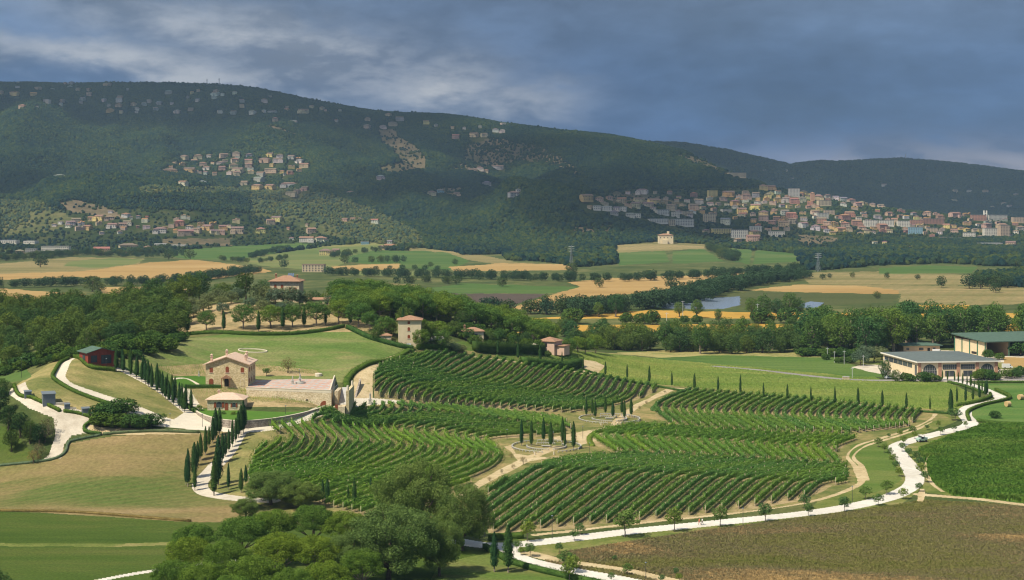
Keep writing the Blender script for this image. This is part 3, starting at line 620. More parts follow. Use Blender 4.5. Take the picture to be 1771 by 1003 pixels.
def vine_run(x, y, z, zone, rng):
    kind, lab, grp = VZ[zone]
    P = np.stack([x, y, z], 1); d = np.hypot(np.diff(x), np.diff(y)); s = np.concatenate([[0], np.cumsum(d)]); L = s[-1]
    dist = y.mean(); bright = kind == 'bright'
    per = (54 if dist < 430 else 42 if dist < 500 else 34)*(1.15 if bright else 1.0); n = max(12, int(L*per)); size = 0.36 if dist < 430 else 0.42 if dist < 520 else 0.48
    # one vine about every metre: bushier and higher at some
    nv = int(L)+3; vh = rng.uniform(0.80, 1.14, nv); vh[rng.uniform(0, 1, nv) < .05] *= .72; vw = rng.uniform(0.8, 1.25, nv)*(1.25 if bright else 1.0)
    q = rng.uniform(0, L, n); H = np.interp(q, np.arange(nv), vh)*2.3; Wd = np.interp(q, np.arange(nv), vw)*(0.76 if dist < 440 else 0.62)
    cx = np.interp(q, s, x); cy = np.interp(q, s, y); cz = np.interp(q, s, z)
    tx = np.gradient(x); ty = np.gradient(y); tl = np.maximum(np.hypot(tx, ty), 1e-6); tx = np.interp(q, s, tx/tl); ty = np.interp(q, s, ty/tl)
    r = rng.uniform(0, 1, n); side = np.where(r < 0.40, -1, np.where(r < 0.80, 1, 0))
    lo = 0.62
    hh = np.where(side == 0, H*rng.uniform(0.95, 1.06, n), lo + (H-lo)*rng.uniform(0, 1, n)**0.85)
    prof = Wd*(1-0.35*np.clip((hh-lo)/(H-lo), 0, 1)**3)
    off = np.where(side == 0, rng.uniform(-1, 1, n)*Wd*0.7, side*prof*rng.uniform(0.8, 1.25 if not bright else 1.5, n))
    if bright:                                               # loose shoots
        sh = rng.uniform(0, 1, n) < 0.12; hh = np.where(sh, H*rng.uniform(1.0, 1.25, n), hh); off = np.where(sh, off*1.5, off)
    nx, ny = ty, -tx
    C = np.stack([cx+nx*off, cy+ny*off, cz+hh], 1)
    N = np.stack([nx*side, ny*side, np.where(side == 0, 1.0, 0.35)], 1) + rng.normal(size=(n, 3))*0.45
    o0 = np.zeros(3); o0[:] = P[len(P)//2]
    Vl = quads_from(C, N, size, rng); F1 = qidx(n)
    # dark body of stems and leaves inside
    m = len(x); gx_ = np.gradient(x); gy_ = np.gradient(y); gl = np.maximum(np.hypot(gx_, gy_), 1e-6); gx_ /= gl; gy_ /= gl
    hb = np.interp(s, np.arange(nv), vh)*1.95; wb = 0.26
    sec = [(-wb, 0.72*np.ones(m)), (wb, 0.72*np.ones(m)), (wb*0.8, hb), (-wb*0.8, hb)]
    Vb = np.stack([np.stack([x+gy_*w, y-gx_*w, z+h], 1) for w, h in sec], 1).reshape(-1, 3)
    i = np.arange(m-1)*4; off0 = len(Vl)
    Fb = np.concatenate([np.stack([i+a, i+b, i+4+b, i+4+a], 1) for a, b in ((0, 1), (1, 2), (2, 3), (3, 0))] + [np.array([[0, 3, 2, 1]]), np.array([[0, 1, 2, 3]])+4*(m-1)])+off0
    V = np.concatenate([Vl, Vb]) - o0
    # posts and trunks under the leaves
    pq = np.arange(0, L, 1.7 if dist < 450 else 2.4); px_ = np.interp(pq, s, x)-o0[0]; py_ = np.interp(pq, s, y)-o0[1]; pz_ = np.interp(pq, s, z)-o0[2]
    w = 0.06; bx = np.array([(-w,-w),(w,-w),(w,w),(-w,w)])
    lo_ = np.stack([px_[:, None]+bx[:, 0], py_[:, None]+bx[:, 1], np.repeat(pz_[:, None]-0.2, 4, 1)], -1); hi_ = lo_.copy(); top = np.where(np.arange(len(pq)) % 3 == 0, 2.2, 0.9); hi_[:, :, 2] = pz_[:, None]+top[:, None]
    Vp = np.concatenate([lo_, hi_], 1).reshape(-1, 3); b = np.arange(len(pq))[:, None]*8
    Fp = len(V)+np.concatenate([b+np.array([[i, (i+1) % 4, (i+1) % 4+4, i+4]]) for i in range(4)] + [b+np.array([[4, 5, 6, 7]])])
    nq = len(F1)+len(Fb)
    o = link('vine_row', mk_mesh('vine_row', np.concatenate([V, Vp]), [F1, Fb, Fp], [MATS['vine_leaf_'+kind], MATS['vine_post']], [0]*nq+[1]*len(Fp)), None, o0)
    tag(o, lab, 'vine row', grp)
    return L
# ------------------------------------------------------------------ trees, hedges, bushes
leaf_mat('oak_leaf', (0.082, 0.139, 0.035), (0.189, 0.262, 0.072), 0.35, 0.3, 0.05)
leaf_mat('wood_leaf', (0.050,0.098,0.024), (0.125,0.185,0.048), 0.3, 0.2, 0.18)
leaf_mat('poplar_leaf', (0.056,0.119,0.028), (0.119,0.203,0.050), 0.3, 0.2, 0.22)
leaf_mat('pine_leaf', (0.067, 0.129, 0.018), (0.168, 0.252, 0.040), 0.45, 0.28, 0.12)
leaf_mat('hill_pine_leaf', (0.063, 0.132, 0.023), (0.144, 0.224, 0.044), 0.4, 0.15, 0.16)
leaf_mat('cypress_leaf', (0.025,0.063,0.020), (0.059,0.119,0.034), 0.8, 0.1, 0.15)
leaf_mat('olive_leaf', (0.091,0.133,0.063), (0.168,0.210,0.112), 0.5, 0.15, 0.15)
leaf_mat('dark_leaf', (0.025,0.059,0.018), (0.063,0.112,0.031), 0.35, 0.12, 0.2)
leaf_mat('young_leaf', (0.069, 0.131, 0.031), (0.169, 0.254, 0.062), 0.8, 0.2, 0.2)
leaf_mat('hedge_leaf', (0.042,0.091,0.020), (0.105,0.175,0.036), 0.6, 0.15, 0.15)
leaf_mat('dry_leaf', (0.119,0.105,0.049), (0.210,0.182,0.084), 0.5, 0.15, 0.15)
leaf_mat('far_leaf', (0.036,0.070,0.025), (0.084,0.126,0.045), 0.12, 0.15, 0.25)
leaf_mat('purple_leaf', (0.030,0.018,0.022), (0.060,0.035,0.040), 0.4, 0.1, 0.1)
leaf_mat('pink_blossom', (0.350,0.100,0.180), (0.550,0.220,0.320), 0.8, 0.15, 0.1)
plain_mat('bark', (0.11,0.085,0.06), 0.95, 0.3, 2.0)
plain_mat('pale_bark', (0.22,0.18,0.14), 0.95, 0.25, 2.0)
def tube(pts, rad, n=7):
    p = np.array(pts, float); m = len(p); V = []
    for i in range(m):
        d = p[min(i+1, m-1)]-p[max(i-1, 0)]; d = d/np.linalg.norm(d); a = np.cross(d, (0.31, 0.95, 0.1)); a /= np.linalg.norm(a); b = np.cross(d, a)
        an = np.arange(n)*2*np.pi/n; V.append(p[i]+rad[i]*(np.cos(an)[:, None]*a+np.sin(an)[:, None]*b))
    V = np.concatenate(V); i = np.arange(m-1)[:, None]*n; k = np.arange(n)[None, :]; k2 = (k+1) % n
    Fq = np.stack([i+k, i+k2, i+n+k2, i+n+k], -1).reshape(-1, 4)
    V = np.concatenate([V, p[-1:]]); tri = np.stack([(m-1)*n+np.arange(n), (m-1)*n+(np.arange(n)+1) % n, np.full(n, m*n)], 1)
    return V, Fq, tri
def tubes(lst):
    Vs, Q, T, o = [], [], [], 0
    for pts, rad, n in lst:
        V, q, t = tube(pts, rad, n); Vs.append(V); Q.append(q+o); T.append(t+o); o += len(V)
    return np.concatenate(Vs), [np.concatenate(Q), np.concatenate(T)]
def leaf_cloud(lobes, n, size, rng, up=0.25, jit=0.6, shell=0.38, asp=0.8):
    L = np.array(lobes, float); C0, Rr = L[:, :3], L[:, 3:6]
    w = (Rr[:, 0]*Rr[:, 1]+Rr[:, 0]*Rr[:, 2]+Rr[:, 1]*Rr[:, 2]); k = rng.choice(len(L), int(n*1.5), p=w/w.sum())
    d = rng.normal(size=(len(k), 3)); d /= np.linalg.norm(d, axis=1, keepdims=True)
    r = 1-shell*rng.uniform(0, 1, len(k))**1.6; P = C0[k]+d*Rr[k]*r[:, None]
    deep = np.zeros(len(P), bool)                                  # leaves sunk inside a neighbouring clump are dropped
    for j in range(len(L)): deep |= (np.sum(((P-C0[j])/Rr[j])**2, 1) < 0.5) & (k != j)
    keep = ~deep; P = P[keep][:n]; d = d[keep][:n]; k = k[keep][:n]
    N = d/Rr[k]; N /= np.linalg.norm(N, axis=1, keepdims=True); N = N + np.array([0, 0, up]) + rng.normal(size=N.shape)*jit
    V = quads_from(P, N, size, rng, asp); return V, qidx(len(P))
def crown_lobes(rng, n, c, r, lr, low=-0.4, flat=1.0):
    """Clumps spread over an egg-shaped crown (c centre, r radii), each about lr in size."""
    out = [(c[0], c[1], c[2], r[0]*0.62, r[1]*0.62, r[2]*0.62)]
    for i in range(n):
        z = low + (1-low)*(i+0.5)/n; a = i*2.39996+rng.uniform(-0.4, 0.4); q = math.sqrt(max(0.02, 1-z*z))
        s = rng.uniform(0.66, 0.98); l = lr*rng.uniform(0.7, 1.3)
        out.append((c[0]+r[0]*q*math.cos(a)*s, c[1]+r[1]*q*math.sin(a)*s, c[2]+r[2]*z*s, l, l, l*flat*rng.uniform(0.75, 1.0)))
    return out
PROTO = {}
def proto(kind, var, trunk, crown): PROTO.setdefault(kind, []).append((trunk, crown))
def make_tree(kind, seed, H, spread, base, nl, lr, n, size, mat, bark='bark', low=-0.45, up=0.25, flat=1.0, tr=None, limbs=5, jit=0.6, shell=0.38):
    rng = np.random.default_rng(seed); cz = (H+base)/2; rz = (H-base)/2
    lobes = crown_lobes(rng, nl, (rng.uniform(-.06, .06)*spread, rng.uniform(-.06, .06)*spread, cz), (spread*0.86, spread*0.86, rz*0.86), lr, low, flat)
    V, q = leaf_cloud(lobes, n, size, rng, up, jit, shell)
    cr = mk_mesh('crown', V, [q], [MATS[mat]])
    tr = tr or H*0.022+0.05; b = base+0.15*(H-base)
    ts = [([(0, 0, -0.3), (0.03*H*rng.uniform(-.5, .5), 0.03*H*rng.uniform(-.5, .5), b*0.55), (0.03*H*rng.uniform(-1, 1), 0.03*H*rng.uniform(-1, 1), b), (0, 0, cz+rz*0.3)], [tr*1.25, tr, tr*0.8, tr*0.3], 7)]
    for i in range(limbs):
        l = lobes[1+int(rng.integers(0, nl))]
        ts.append(([(0, 0, b*rng.uniform(0.7, 1.0)), (l[0]*0.45, l[1]*0.45, (b+l[2])/2-0.04*H), (l[0]*0.95, l[1]*0.95, l[2])], [tr*0.5, tr*0.36, tr*0.12], 5))
    Vt, Ft = tubes(ts); proto(kind, seed, mk_mesh('trunk', Vt, Ft, [MATS[bark]], smooth=True), cr)
def make_pine(kind, seed, H, spread, base, n, size, mat, nl=16, low=-0.15):
    rng = np.random.default_rng(seed); lobes = []
    cz = base+(H-base)*0.42; rz = H-cz
    for i in range(nl):
        z = low+(0.95-low)*(i+0.5)/nl; a = i*2.39996+rng.uniform(-.4, .4); q = math.sqrt(max(0.03, 1-min(z, .99)**2)); s = rng.uniform(0.62, 0.86); l = spread*rng.uniform(0.26, 0.40)*(20/max(nl, 20))**.5
        lobes.append((spread*q*math.cos(a)*s, spread*q*math.sin(a)*s, cz+rz*z*0.8, l, l, l*0.62))
    lobes.append((0, 0, cz+rz*0.2, spread*0.55, spread*0.55, rz*0.5))
    V, q = leaf_cloud(lobes, n, size, rng, 0.6, 0.7, 0.5, 0.7)
    tr = H*0.02+0.06; lean = rng.uniform(-.04, .04, 2)*H
    ts = [([(0, 0, -.3), (lean[0]*.5, lean[1]*.5, base*.5), (lean[0], lean[1], base), (lean[0]*.6, lean[1]*.6, cz+rz*.2)], [tr*1.2, tr, tr*.85, tr*.3], 7)]
    for l in lobes[:9]: ts.append(([(lean[0], lean[1], base*rng.uniform(.8, 1.0)), (l[0]*.5, l[1]*.5, base+(l[2]-base)*.4), (l[0]*.95, l[1]*.95, l[2]-.1)], [tr*.5, tr*.32, tr*.12], 5))
    Vt, Ft = tubes(ts); proto(kind, seed, mk_mesh('trunk', Vt, Ft, [MATS['pale_bark']], smooth=True), mk_mesh('crown', V, [q], [MATS[mat]]))
def make_cypress(kind, seed, H, rad, n, size, trunk=0.10):
    rng = np.random.default_rng(seed); b = H*trunk; t = rng.uniform(0, 1, n)**0.9; a = rng.uniform(0, 2*np.pi, n)
    pr = np.interp(t, [0, .05, .18, .45, .75, .92, 1], [.45, .75, 1, .95, .62, .28, .05])*rad
    k = 1+0.22*np.sin(a*3+t*9+seed)*np.cos(t*23+a*2+seed*2)+rng.uniform(-.16, .1, n)
    P = np.stack([pr*k*np.cos(a), pr*k*np.sin(a), b+t*(H-b)], 1)
    N = np.stack([np.cos(a), np.sin(a), np.full(n, .45)], 1)+rng.normal(size=(n, 3))*.4
    V = quads_from(P, N, size, rng, .75); q = qidx(n)
    Vb, Fb = tubes([([(0, 0, b+.1), (0, 0, b+.2*(H-b)), (0, 0, b+.5*(H-b)), (0, 0, b+.93*(H-b))], [rad*.4, rad*.78, rad*.68, rad*.1], 8)])
    off = len(V); cr = mk_mesh('crown', np.concatenate([V, Vb]), [np.concatenate([q, Fb[0]+off]), Fb[1]+off], [MATS['cypress_leaf']])
    Vt, Ft = tubes([([(0, 0, -.3), (0, 0, b*1.4)], [.14, .10], 6)]); proto(kind, seed, mk_mesh('trunk', Vt, Ft, [MATS['pale_bark']]), cr)
def make_protos():
    for i in range(3): make_tree('oak', 10+i, 18, 9.8, 1.2, 60, 1.9, 44000, 0.37, 'oak_leaf', low=-0.85, tr=0.5, limbs=9, jit=0.85, shell=0.6)
    for i in range(4): make_pine('park_pine', 20+i, 12, 5.6, 4.8, 20000, 0.29, 'pine_leaf', 40)
    for i in range(4): make_pine('hill_pine', 30+i, 9, 4.5, 2.4, 5200, 0.42, 'hill_pine_leaf', 22, -0.75)
    for i in range(5): make_tree('wood', 40+i, 12, 5.2, 0.1, 26, 1.75, 3600, 0.62, 'wood_leaf', low=-0.95)
    for i in range(4): make_tree('poplar', 50+i, 17, 4.4, 1.0, 30, 1.7, 3200, 0.66, 'poplar_leaf', 'pale_bark', low=-0.85, limbs=7)
    for i in range(3): make_tree('olive', 60+i, 5.5, 3.0, 0.4, 16, 1.15, 1700, 0.46, 'olive_leaf', low=-0.5)
    for i in range(3): make_tree('conifer', 66+i, 15, 4.2, 1.5, 26, 1.6, 3400, 0.58, 'dark_leaf', low=-0.8)
    for i in range(5): make_cypress('cypress', 70+i, 8, 0.60+.05*i, 1500, 0.28, .11+.01*i)
    for i in range(4): make_tree('young', 80+i, 4.6, 1.5, 1.0, 10, 0.62, 900, 0.34, 'young_leaf', 'pale_bark', low=-0.7, tr=0.07, limbs=5, jit=0.9)
    for i in range(3): make_tree('bush', 90+i, 3.0, 2.0, 0.1, 18, 0.8, 2400, 0.36, 'hedge_leaf', low=-0.7, limbs=3)
    for i in range(4): make_tree('far', 100+i, 11, 5.2, 0.2, 16, 2.0, 650, 1.2, 'far_leaf', low=-0.8, limbs=2)
    make_tree('purple', 110, 8, 3.6, 1.0, 14, 1.3, 1300, 0.42, 'purple_leaf', low=-0.7)
    make_tree('oleander', 111, 3.6, 2.2, 0.2, 12, 0.9, 800, 0.32, 'pink_blossom', low=-0.7)
    for i in range(2): make_tree('dry', 112+i, 6, 2.6, 0.6, 14, 1.0, 800, 0.36, 'dry_leaf', low=-0.7)
PR = random.Random(11); NOMINAL = {'oak':18,'park_pine':12,'hill_pine':9,'wood':12,'poplar':17,'olive':5.5,'conifer':15,'cypress':8,'young':4.6,'bush':3,'far':11,'purple':8,'oleander':3.6,'dry':6}
NAMES = {'oak':'oak_tree','park_pine':'umbrella_pine','hill_pine':'umbrella_pine','wood':'broadleaf_tree','poplar':'poplar_tree','olive':'olive_tree','conifer':'conifer_tree','cypress':'cypress_tree','young':'young_tree','bush':'bush','far':'distant_tree','purple':'plum_tree','oleander':'oleander_bush','dry':'dry_shrub'}
def plant(kind, loc, H, label, group=None, wide=1.0, var=None, cat=None):
    tr, cr = PROTO[kind][PR.randrange(len(PROTO[kind])) if var is None else var % len(PROTO[kind])]
    s = H/NOMINAL[kind]; nm = NAMES[kind]
    o = link(nm, None if kind != 'far' else None, None, loc, PR.uniform(0, 6.28), (s*wide, s*wide, s))
    tag(o, label, cat or ('bush' if 'bush' in nm or 'shrub' in nm else 'tree'), group)
    link('trunk', tr, o); link('crown', cr, o)
    return o
def plant_px(kind, pts, label, group, y0=200, y1=900, wide=1.0):
    """pts: (photo column, row of the foot, row of the top)"""
    for p in pts:
        g = G(p[0], p[1], y0, y1); H = (p[1]-p[2])/F*g[1]
        plant(kind, g, H*PR.uniform(.96, 1.06), label, group, wide*(p[3] if len(p) > 3 else 1.0)*PR.uniform(.85, 1.18))
def scatter(poly, n, gap, rng, tries=40):
    """Random spots in an outline given as (photo column, distance)."""
    p = np.array(poly, float); q = np.stack([(p[:, 0]-CX)/F*p[:, 1], p[:, 1]], 1); out = []
    for _ in range(n*tries):
        x = rng.uniform(q[:, 0].min(), q[:, 0].max()); y = rng.uniform(q[:, 1].min(), q[:, 1].max())
        if not in_poly(np.array([x]), np.array([y]), q)[0]: continue
        if all((x-a)**2+(y-b)**2 > gap*gap for a, b in out): out.append((x, y))
        if len(out) >= n: break
    return out
def row_px(pts, step, y0=200, y1=9000, jit=0.0, rng=None):
    ln = gline(pts, 8, y0, y1); d = np.hypot(*np.diff(ln, axis=0).T); s = np.concatenate([[0], np.cumsum(d)]); q = np.arange(step*0.3, s[-1], step)
    x = np.interp(q, s, ln[:, 0]); y = np.interp(q, s, ln[:, 1])
    if jit: x = x+rng.normal(0, jit, len(x)); y = y+rng.normal(0, jit, len(y))
    return list(zip(x, y))
def hedge(pts, h, w, label, mat='hedge_leaf', size=0.28, per=26, y0=200, y1=900, name='hedge', cat='hedge', group=None, rough=0.12):
    """Clipped hedge along a line of photo pixels on the ground."""
    rng = np.random.default_rng(abs(hash((pts[0], pts[-1]))) % 9999 if False else int(pts[0][0]*7+pts[-1][1]*3))
    ln = gline(pts, 8, y0, y1); d = np.hypot(*np.diff(ln, axis=0).T); s = np.concatenate([[0], np.cumsum(d)]); L = s[-1]
    n = int(L*per*(h+w)/1.6); q = rng.uniform(0, L, n); x = np.interp(q, s, ln[:, 0]); y = np.interp(q, s, ln[:, 1])
    t = np.gradient(ln, axis=0); t /= np.maximum(np.linalg.norm(t, axis=1, keepdims=True), 1e-6); tx = np.interp(q, s, t[:, 0]); ty = np.interp(q, s, t[:, 1])
    side = rng.choice([-1, 0, 1], n, p=[h/(2*h+w), w/(2*h+w), h/(2*h+w)]); nx, ny = ty, -tx
    off = np.where(side == 0, rng.uniform(-w/2, w/2, n), side*w/2)*rng.uniform(.85, 1.1, n)
    wob = 1+rough*fbm(q/1.7, q*0+3.3, 3, 3)*2
    zz = np.where(side == 0, h*rng.uniform(.95, 1.05, n), h*rng.uniform(0, 1, n))*wob
    X, Y = x+nx*off, y+ny*off; C = np.stack([X, Y, hz(X, Y)+zz], 1); N = np.stack([nx*side, ny*side, np.where(side == 0, 1, .3)], 1)+rng.normal(size=(n, 3))*.4
    Vl = quads_from(C, N, size, rng); F1 = qidx(n)
    m = len(ln); cz = hz(ln[:, 0], ln[:, 1]); hb = h*0.9; wb = w*0.4
    sec = [(-wb, -.1), (wb, -.1), (wb, hb), (-wb, hb)]
    Vb = np.stack([np.stack([ln[:, 0]+t[:, 1]*a, ln[:, 1]-t[:, 0]*a, cz+b], 1) for a, b in sec], 1).reshape(-1, 3); i = np.arange(m-1)*4
    Fb = np.concatenate([np.stack([i+a, i+b, i+4+b, i+4+a], 1) for a, b in ((0, 1), (1, 2), (2, 3), (3, 0))]+[np.array([[0, 3, 2, 1]]), np.array([[0, 1, 2, 3]])+4*(m-1)])+len(Vl)
    o0 = np.array([ln[m//2][0], ln[m//2][1], cz[m//2]])
    o = link(name, mk_mesh(name, np.concatenate([Vl, Vb])-o0, [np.concatenate([F1, Fb])], [MATS[mat]]), None, o0)
    tag(o, label, cat, group); return o
def P2(p): return Vector((p[0], p[1], hz(p[0], p[1])))
def build_trees():
    rng = np.random.default_rng(5); rr = PR
    make_protos()
    # --- foreground
    for px, Y, H, w, v, lab in ((720, 326, 20, 1.0, 0, 'tall oak tree rising behind the foreground crowns'), (672, 290, 17.5, 1.15, 1, 'broad oak tree filling the middle of the foreground'),
                           (800, 318, 15.5, 0.9, 2, 'dark oak tree with bare trunks beside the road junction'), (597, 286, 12, 0.9, 0, 'low oak crown between the umbrella pines and the broad oak'), (760, 296, 13, .8, 1, 'oak tree on the shaded lawn beside the broad oak')):
        plant('oak', at(px, Y), H, lab, None, w, v)
    for px, Y, H, w, v, lab in ((468, 368, 9.2, 1.75, 2, 'grey green oak with a wide low crown at the avenue bend'), (520, 364, 7.6, 1.6, 1, 'smaller grey green oak below the leafy lower lobe'), (425, 352, 5.5, 1.3, 0, 'bushy low oak at the end of the curved drive')):
        plant('oak', at(px, Y), H, lab, None, w, v)
    for px, Y, H in ((470,306,12),(540,309,12.4),(418,299,12),(598,306,11.6),(330,282,11.6),(482,284,12),(392,279,11.6),(545,284,11.4),(440,266,11.8),(352,264,11),(300,268,10.5),(268,259,8.5),(505,262,10.4),(565,268,10.2),(625,276,10.6),(400,258,10),(335,300,10)):
        plant('park_pine', at(px, Y), H, 'umbrella pine in the dense foreground grove above the park lawn', 'umbrella pines of the foreground grove', rr.uniform(.95, 1.15))
    for px, Y, H in ((-10,275,7),(25,266,6),(62,262,4.6),(90,258,3.4),(160,262,3.4),(188,262,4.4),(205,258,3)): plant('wood', at(px, Y), H, 'small leafy tree at the lower edge of the park lawn', 'small trees below the park lawn', 1.2)
    # --- cypresses
    plant_px('cypress', [(855,989,918,1.1),(879,990,912,1.1)], 'cypress with a bare foot on the lawn below the road junction', 'two cypresses by the road junction', 260, 360)
    plant_px('cypress', [(558,868,827),(566,869,830),(602,871,842),(613,876,828,1.1),(641,850,824)], 'dark cypress rising from the crowns in front of the lower vine lobe', 'cypresses in front of the lower lobe', 330, 420)
    plant_px('cypress', [(321.5,838,790),(325,842,777),(336,826,765),(337,848,802),(341.6,805,762),(347,796,751),(355.6,787,738),(361.6,774,737),(368,767,722),(372.7,760,708),(379.5,753,706),(370,857,790),(374,846,772),(377.5,839,753),(384.7,800,747),(390,790,751),(395.7,782,744),(402,773,728),(407.7,765,724),(412,757,710),(416.7,752,701),(420.6,749,694),(423.5,741,701),(395,847,799),(417,852,812),(425,838,805)], 'slender cypress lining the gravel avenue up to the small stone cottage', 'cypresses of the avenue', 370, 470)
    ra = [(198,641),(222,648),(245,660),(268,677),(292,694),(312,708),(326,716)]
    for i, p in enumerate(row_px(ra, 2.6, 420, 520, .25, rng)): plant('cypress', P2(p), rr.uniform(6.6, 8.4), 'close set cypress in the dark row climbing to the red shed', 'cypress row climbing to the red shed', 1.05)
    for i, p in enumerate(row_px([(a+9, b-3) for a, b in ra], 3.0, 420, 520, .3, rng)): plant('cypress', P2(p), rr.uniform(6.6, 8.4), 'close set cypress in the dark row climbing to the red shed', 'cypress row climbing to the red shed', 1.05)
    plant_px('cypress', [(902,771,728),(919,772,729),(940,765,724),(952.7,774,730),(973,767,723),(977,774,736),(992,777,731)], 'slim cypress inside the lower white stone bench circle', 'cypresses of the lower bench circle', 400, 560, .9)
    plant_px('cypress', [(1014,720,688),(1024.4,718,690),(1029.4,723,692),(1047,716,685),(1060,723,694),(1075.5,717,688),(1080,724,692),(1091.7,721,688)], 'slim cypress inside the upper white stone bench circle', 'cypresses of the upper bench circle', 400, 600)
    plant_px('cypress', [(861,615,588),(896,623,592),(934,629,597),(972,637,608),(1008.7,643,617),(1047,651,625),(1084.6,657,629),(1123,664,634),(1162,670,642),(1201,676,647),(1242,681,650),(1280.5,686,649),(1320.5,691,660),(1361.7,694,664),(1402.4,697,668),(1444,701,669),(1484,703,670),(1526,706,675),(1567.6,709,678),(1608.5,711,685),(1644,719,675,1.2),(1646,719,673)], 'evenly spaced slim cypress along the top edge of the vineyard', 'cypresses along the top edge of the vineyard', 480, 720, .78)
    plant_px('cypress', [(1655,698,669),(1670,696,665),(1682.6,694,667),(1694,691,664),(1706.7,685,656),(1704,686,657),(1698.5,679,656),(1692.6,677,657),(1685,672,656),(1679,671,645),(1672.5,668,647),(1665,666,644),(1657.5,663,643),(1651,661,642),(1638.7,659,641),(1630,657,640)], 'slim cypress lining the white road near the yellow winery', 'cypresses of the winery road', 480, 720, .85)
    plant_px('cypress', [(324,577,537,1.2),(387,573,538),(447,574,537,1.1),(489,571,528,1.1),(526,566,529,1.1),(563,562,538,1.1),(606,562,524,1.1),(651,576,543,1.1),(697,585,530,.9)], 'cypress between the round pines above the hill lawn', 'cypresses above the hill lawn', 540, 680, 1.0)
    # --- hill top
    plant_px('hill_pine', [(357,571,534,1.05),(421,568,523,1.12),(469,567,526,1.05),(506,566,526),(547,563,521,1.1),(586,560,516,1.1),(620,565,520,1.1)], 'round umbrella pine standing above the hill lawn hedge', 'round pines above the hill lawn', 540, 680)
    for px, Y, H in ((335,606,5.5),(352,612,6),(385,606,5),(383,622,5),(400,628,6),(410,640,6.5),(430,612,5.5),(445,618,5.5),(455,606,5.5),(470,600,5),(485,602,5.5),(498,606,6),(510,602,5.5),(360,628,6),(378,640,6.5),(540,612,5),(330,622,6)):
        plant('olive', at(px, Y), H*.95, 'grey green olive tree on the dry slope below the hilltop house', 'olives below the hilltop house', 1.15)
    for px, Y, H in ((462,630,8),(476,626,7.5),(490,628,7.5),(505,626,8),(518,628,7),(448,632,8.5),(530,630,6)): plant('olive', at(px, Y), H, 'leafy bush tree hiding the foot of the hilltop house', 'bushes at the foot of the hilltop house', .95)
    for k, px, Y, H, lab in (('conifer',425,672,15,'tall dark conifer left of the hilltop house'),('conifer',412,690,12,'second dark conifer behind the tall one near the hilltop house'),('wood',325,640,14,'dense broad tree at the edge of the olive slope'),('wood',345,660,13,'dense broad tree behind the edge of the olive slope'),('wood',300,650,11,'leafy tree on the wooded shoulder of the hill'),('wood',452,668,10,'bright leafy tree close to the hilltop house wall'),('wood',480,690,11,'tree behind the roof of the hilltop house'),('wood',520,700,11,'bushy tree behind the chimney end of the hilltop house'),('wood',375,690,10,'tree in the belt behind the olive slope'),('wood',390,680,10,'darker tree in the belt behind the olive slope'),('purple',600,632,8,'dark purple plum tree above the round pines'),('wood',545,700,10,'tree behind the low annex of the hilltop house'),('wood',575,690,12,'leafy tree on the crest beside the plum tree'),('olive',570,630,5,'olive beside the low wall of the hilltop house')):
        plant(k, at(px, Y), H, lab)
    for p in scatter([(590,598),(640,592),(690,598),(760,618),(850,632),(935,640),(965,668),(880,690),(760,700),(660,705),(590,690)], 120, 6.6, rng): 
        plant('hill_pine', P2(p), rr.uniform(9.5, 12.5), 'umbrella pine in the dense wood on the ridge behind the white tower house', 'pine wood behind the white tower house', rr.uniform(1.0, 1.2))
    plant_px('hill_pine', [(668,583,547),(757,590,555,1.1),(731,588,553,1.1),(640,572,538),(985,612,585),(1000,610,580,1.1),(1012,612,582,1.1),(1030,612,578,1.1),(945,600,566,1.1)], 'garden pine with a bare trunk among the houses on the ridge', 'garden pines among the ridge houses', 520, 760)
    for k, px, Y, H, w, lab in (('wood',676,562,6.5,1.0,'round tree at the left wall of the cream tower house'),('wood',744,572,7,1.1,'broad tree right of the cream tower house'),('wood',652,556,6,1.1,'low tree between the outbuilding and the hill lawn hedge'),('hill_pine',728,556,8.5,.9,'umbrella pine in front of the tower house corner'),('wood',786,600,6.5,1.1,'tree between the courtyard and the low cream house'),('wood',846,606,6,1.2,'tree right of the low cream house'),('hill_pine',762,566,8.5,1.0,'umbrella pine beside the pink oleander'),('wood',908,632,6,1.1,'tree left of the cream parasol'),('wood',980,640,6.5,1.2,'tree right of the pink house'),('wood',700,585,9,1.1,'tall tree behind the cream tower house'),('wood',800,622,8,1.1,'tall tree behind the low cream house')): plant(k, at(px, Y), H, lab, None, w)
    plant('oleander', G(747, 574, 540, 700), 3.8, 'pink flowering oleander beside the white tower house')
    for p in scatter([(775,592),(850,598),(960,618),(985,640),(900,648),(800,625)], 34, 4.6, rng): plant('bush', P2(p), rr.uniform(2.5, 4.5), 'garden shrub behind the tall hedges of the ridge houses', 'garden shrubs of the ridge houses', 1.1)
    plant_px('olive', [(785,612,592),(790,610,594),(800,611,596)], 'greyish bush at the top corner of the vineyard', 'greyish bushes at the vineyard corner', 500, 680)
    for px, Y, H in ((640,640,9),(655,660,9),(675,640,8.5),(600,660,9),(700,640,8)): plant('conifer', at(px, Y), H*1.15, 'dark conifer in the pine wood on the ridge', 'dark conifers of the ridge wood', .9)
    # --- left wood
    for p in scatter([(-140,520),(0,520),(60,512),(110,500),(190,492),(235,512),(290,528),(305,560),(310,600),(320,650),(290,690),(120,700),(-160,700)], 150, 7.0, rng):
        plant('wood', P2(p), rr.uniform(8.5, 13), 'broadleaf tree in the thick wood behind the grassy cellar mound', 'wood behind the cellar mound', rr.uniform(1.0, 1.2))
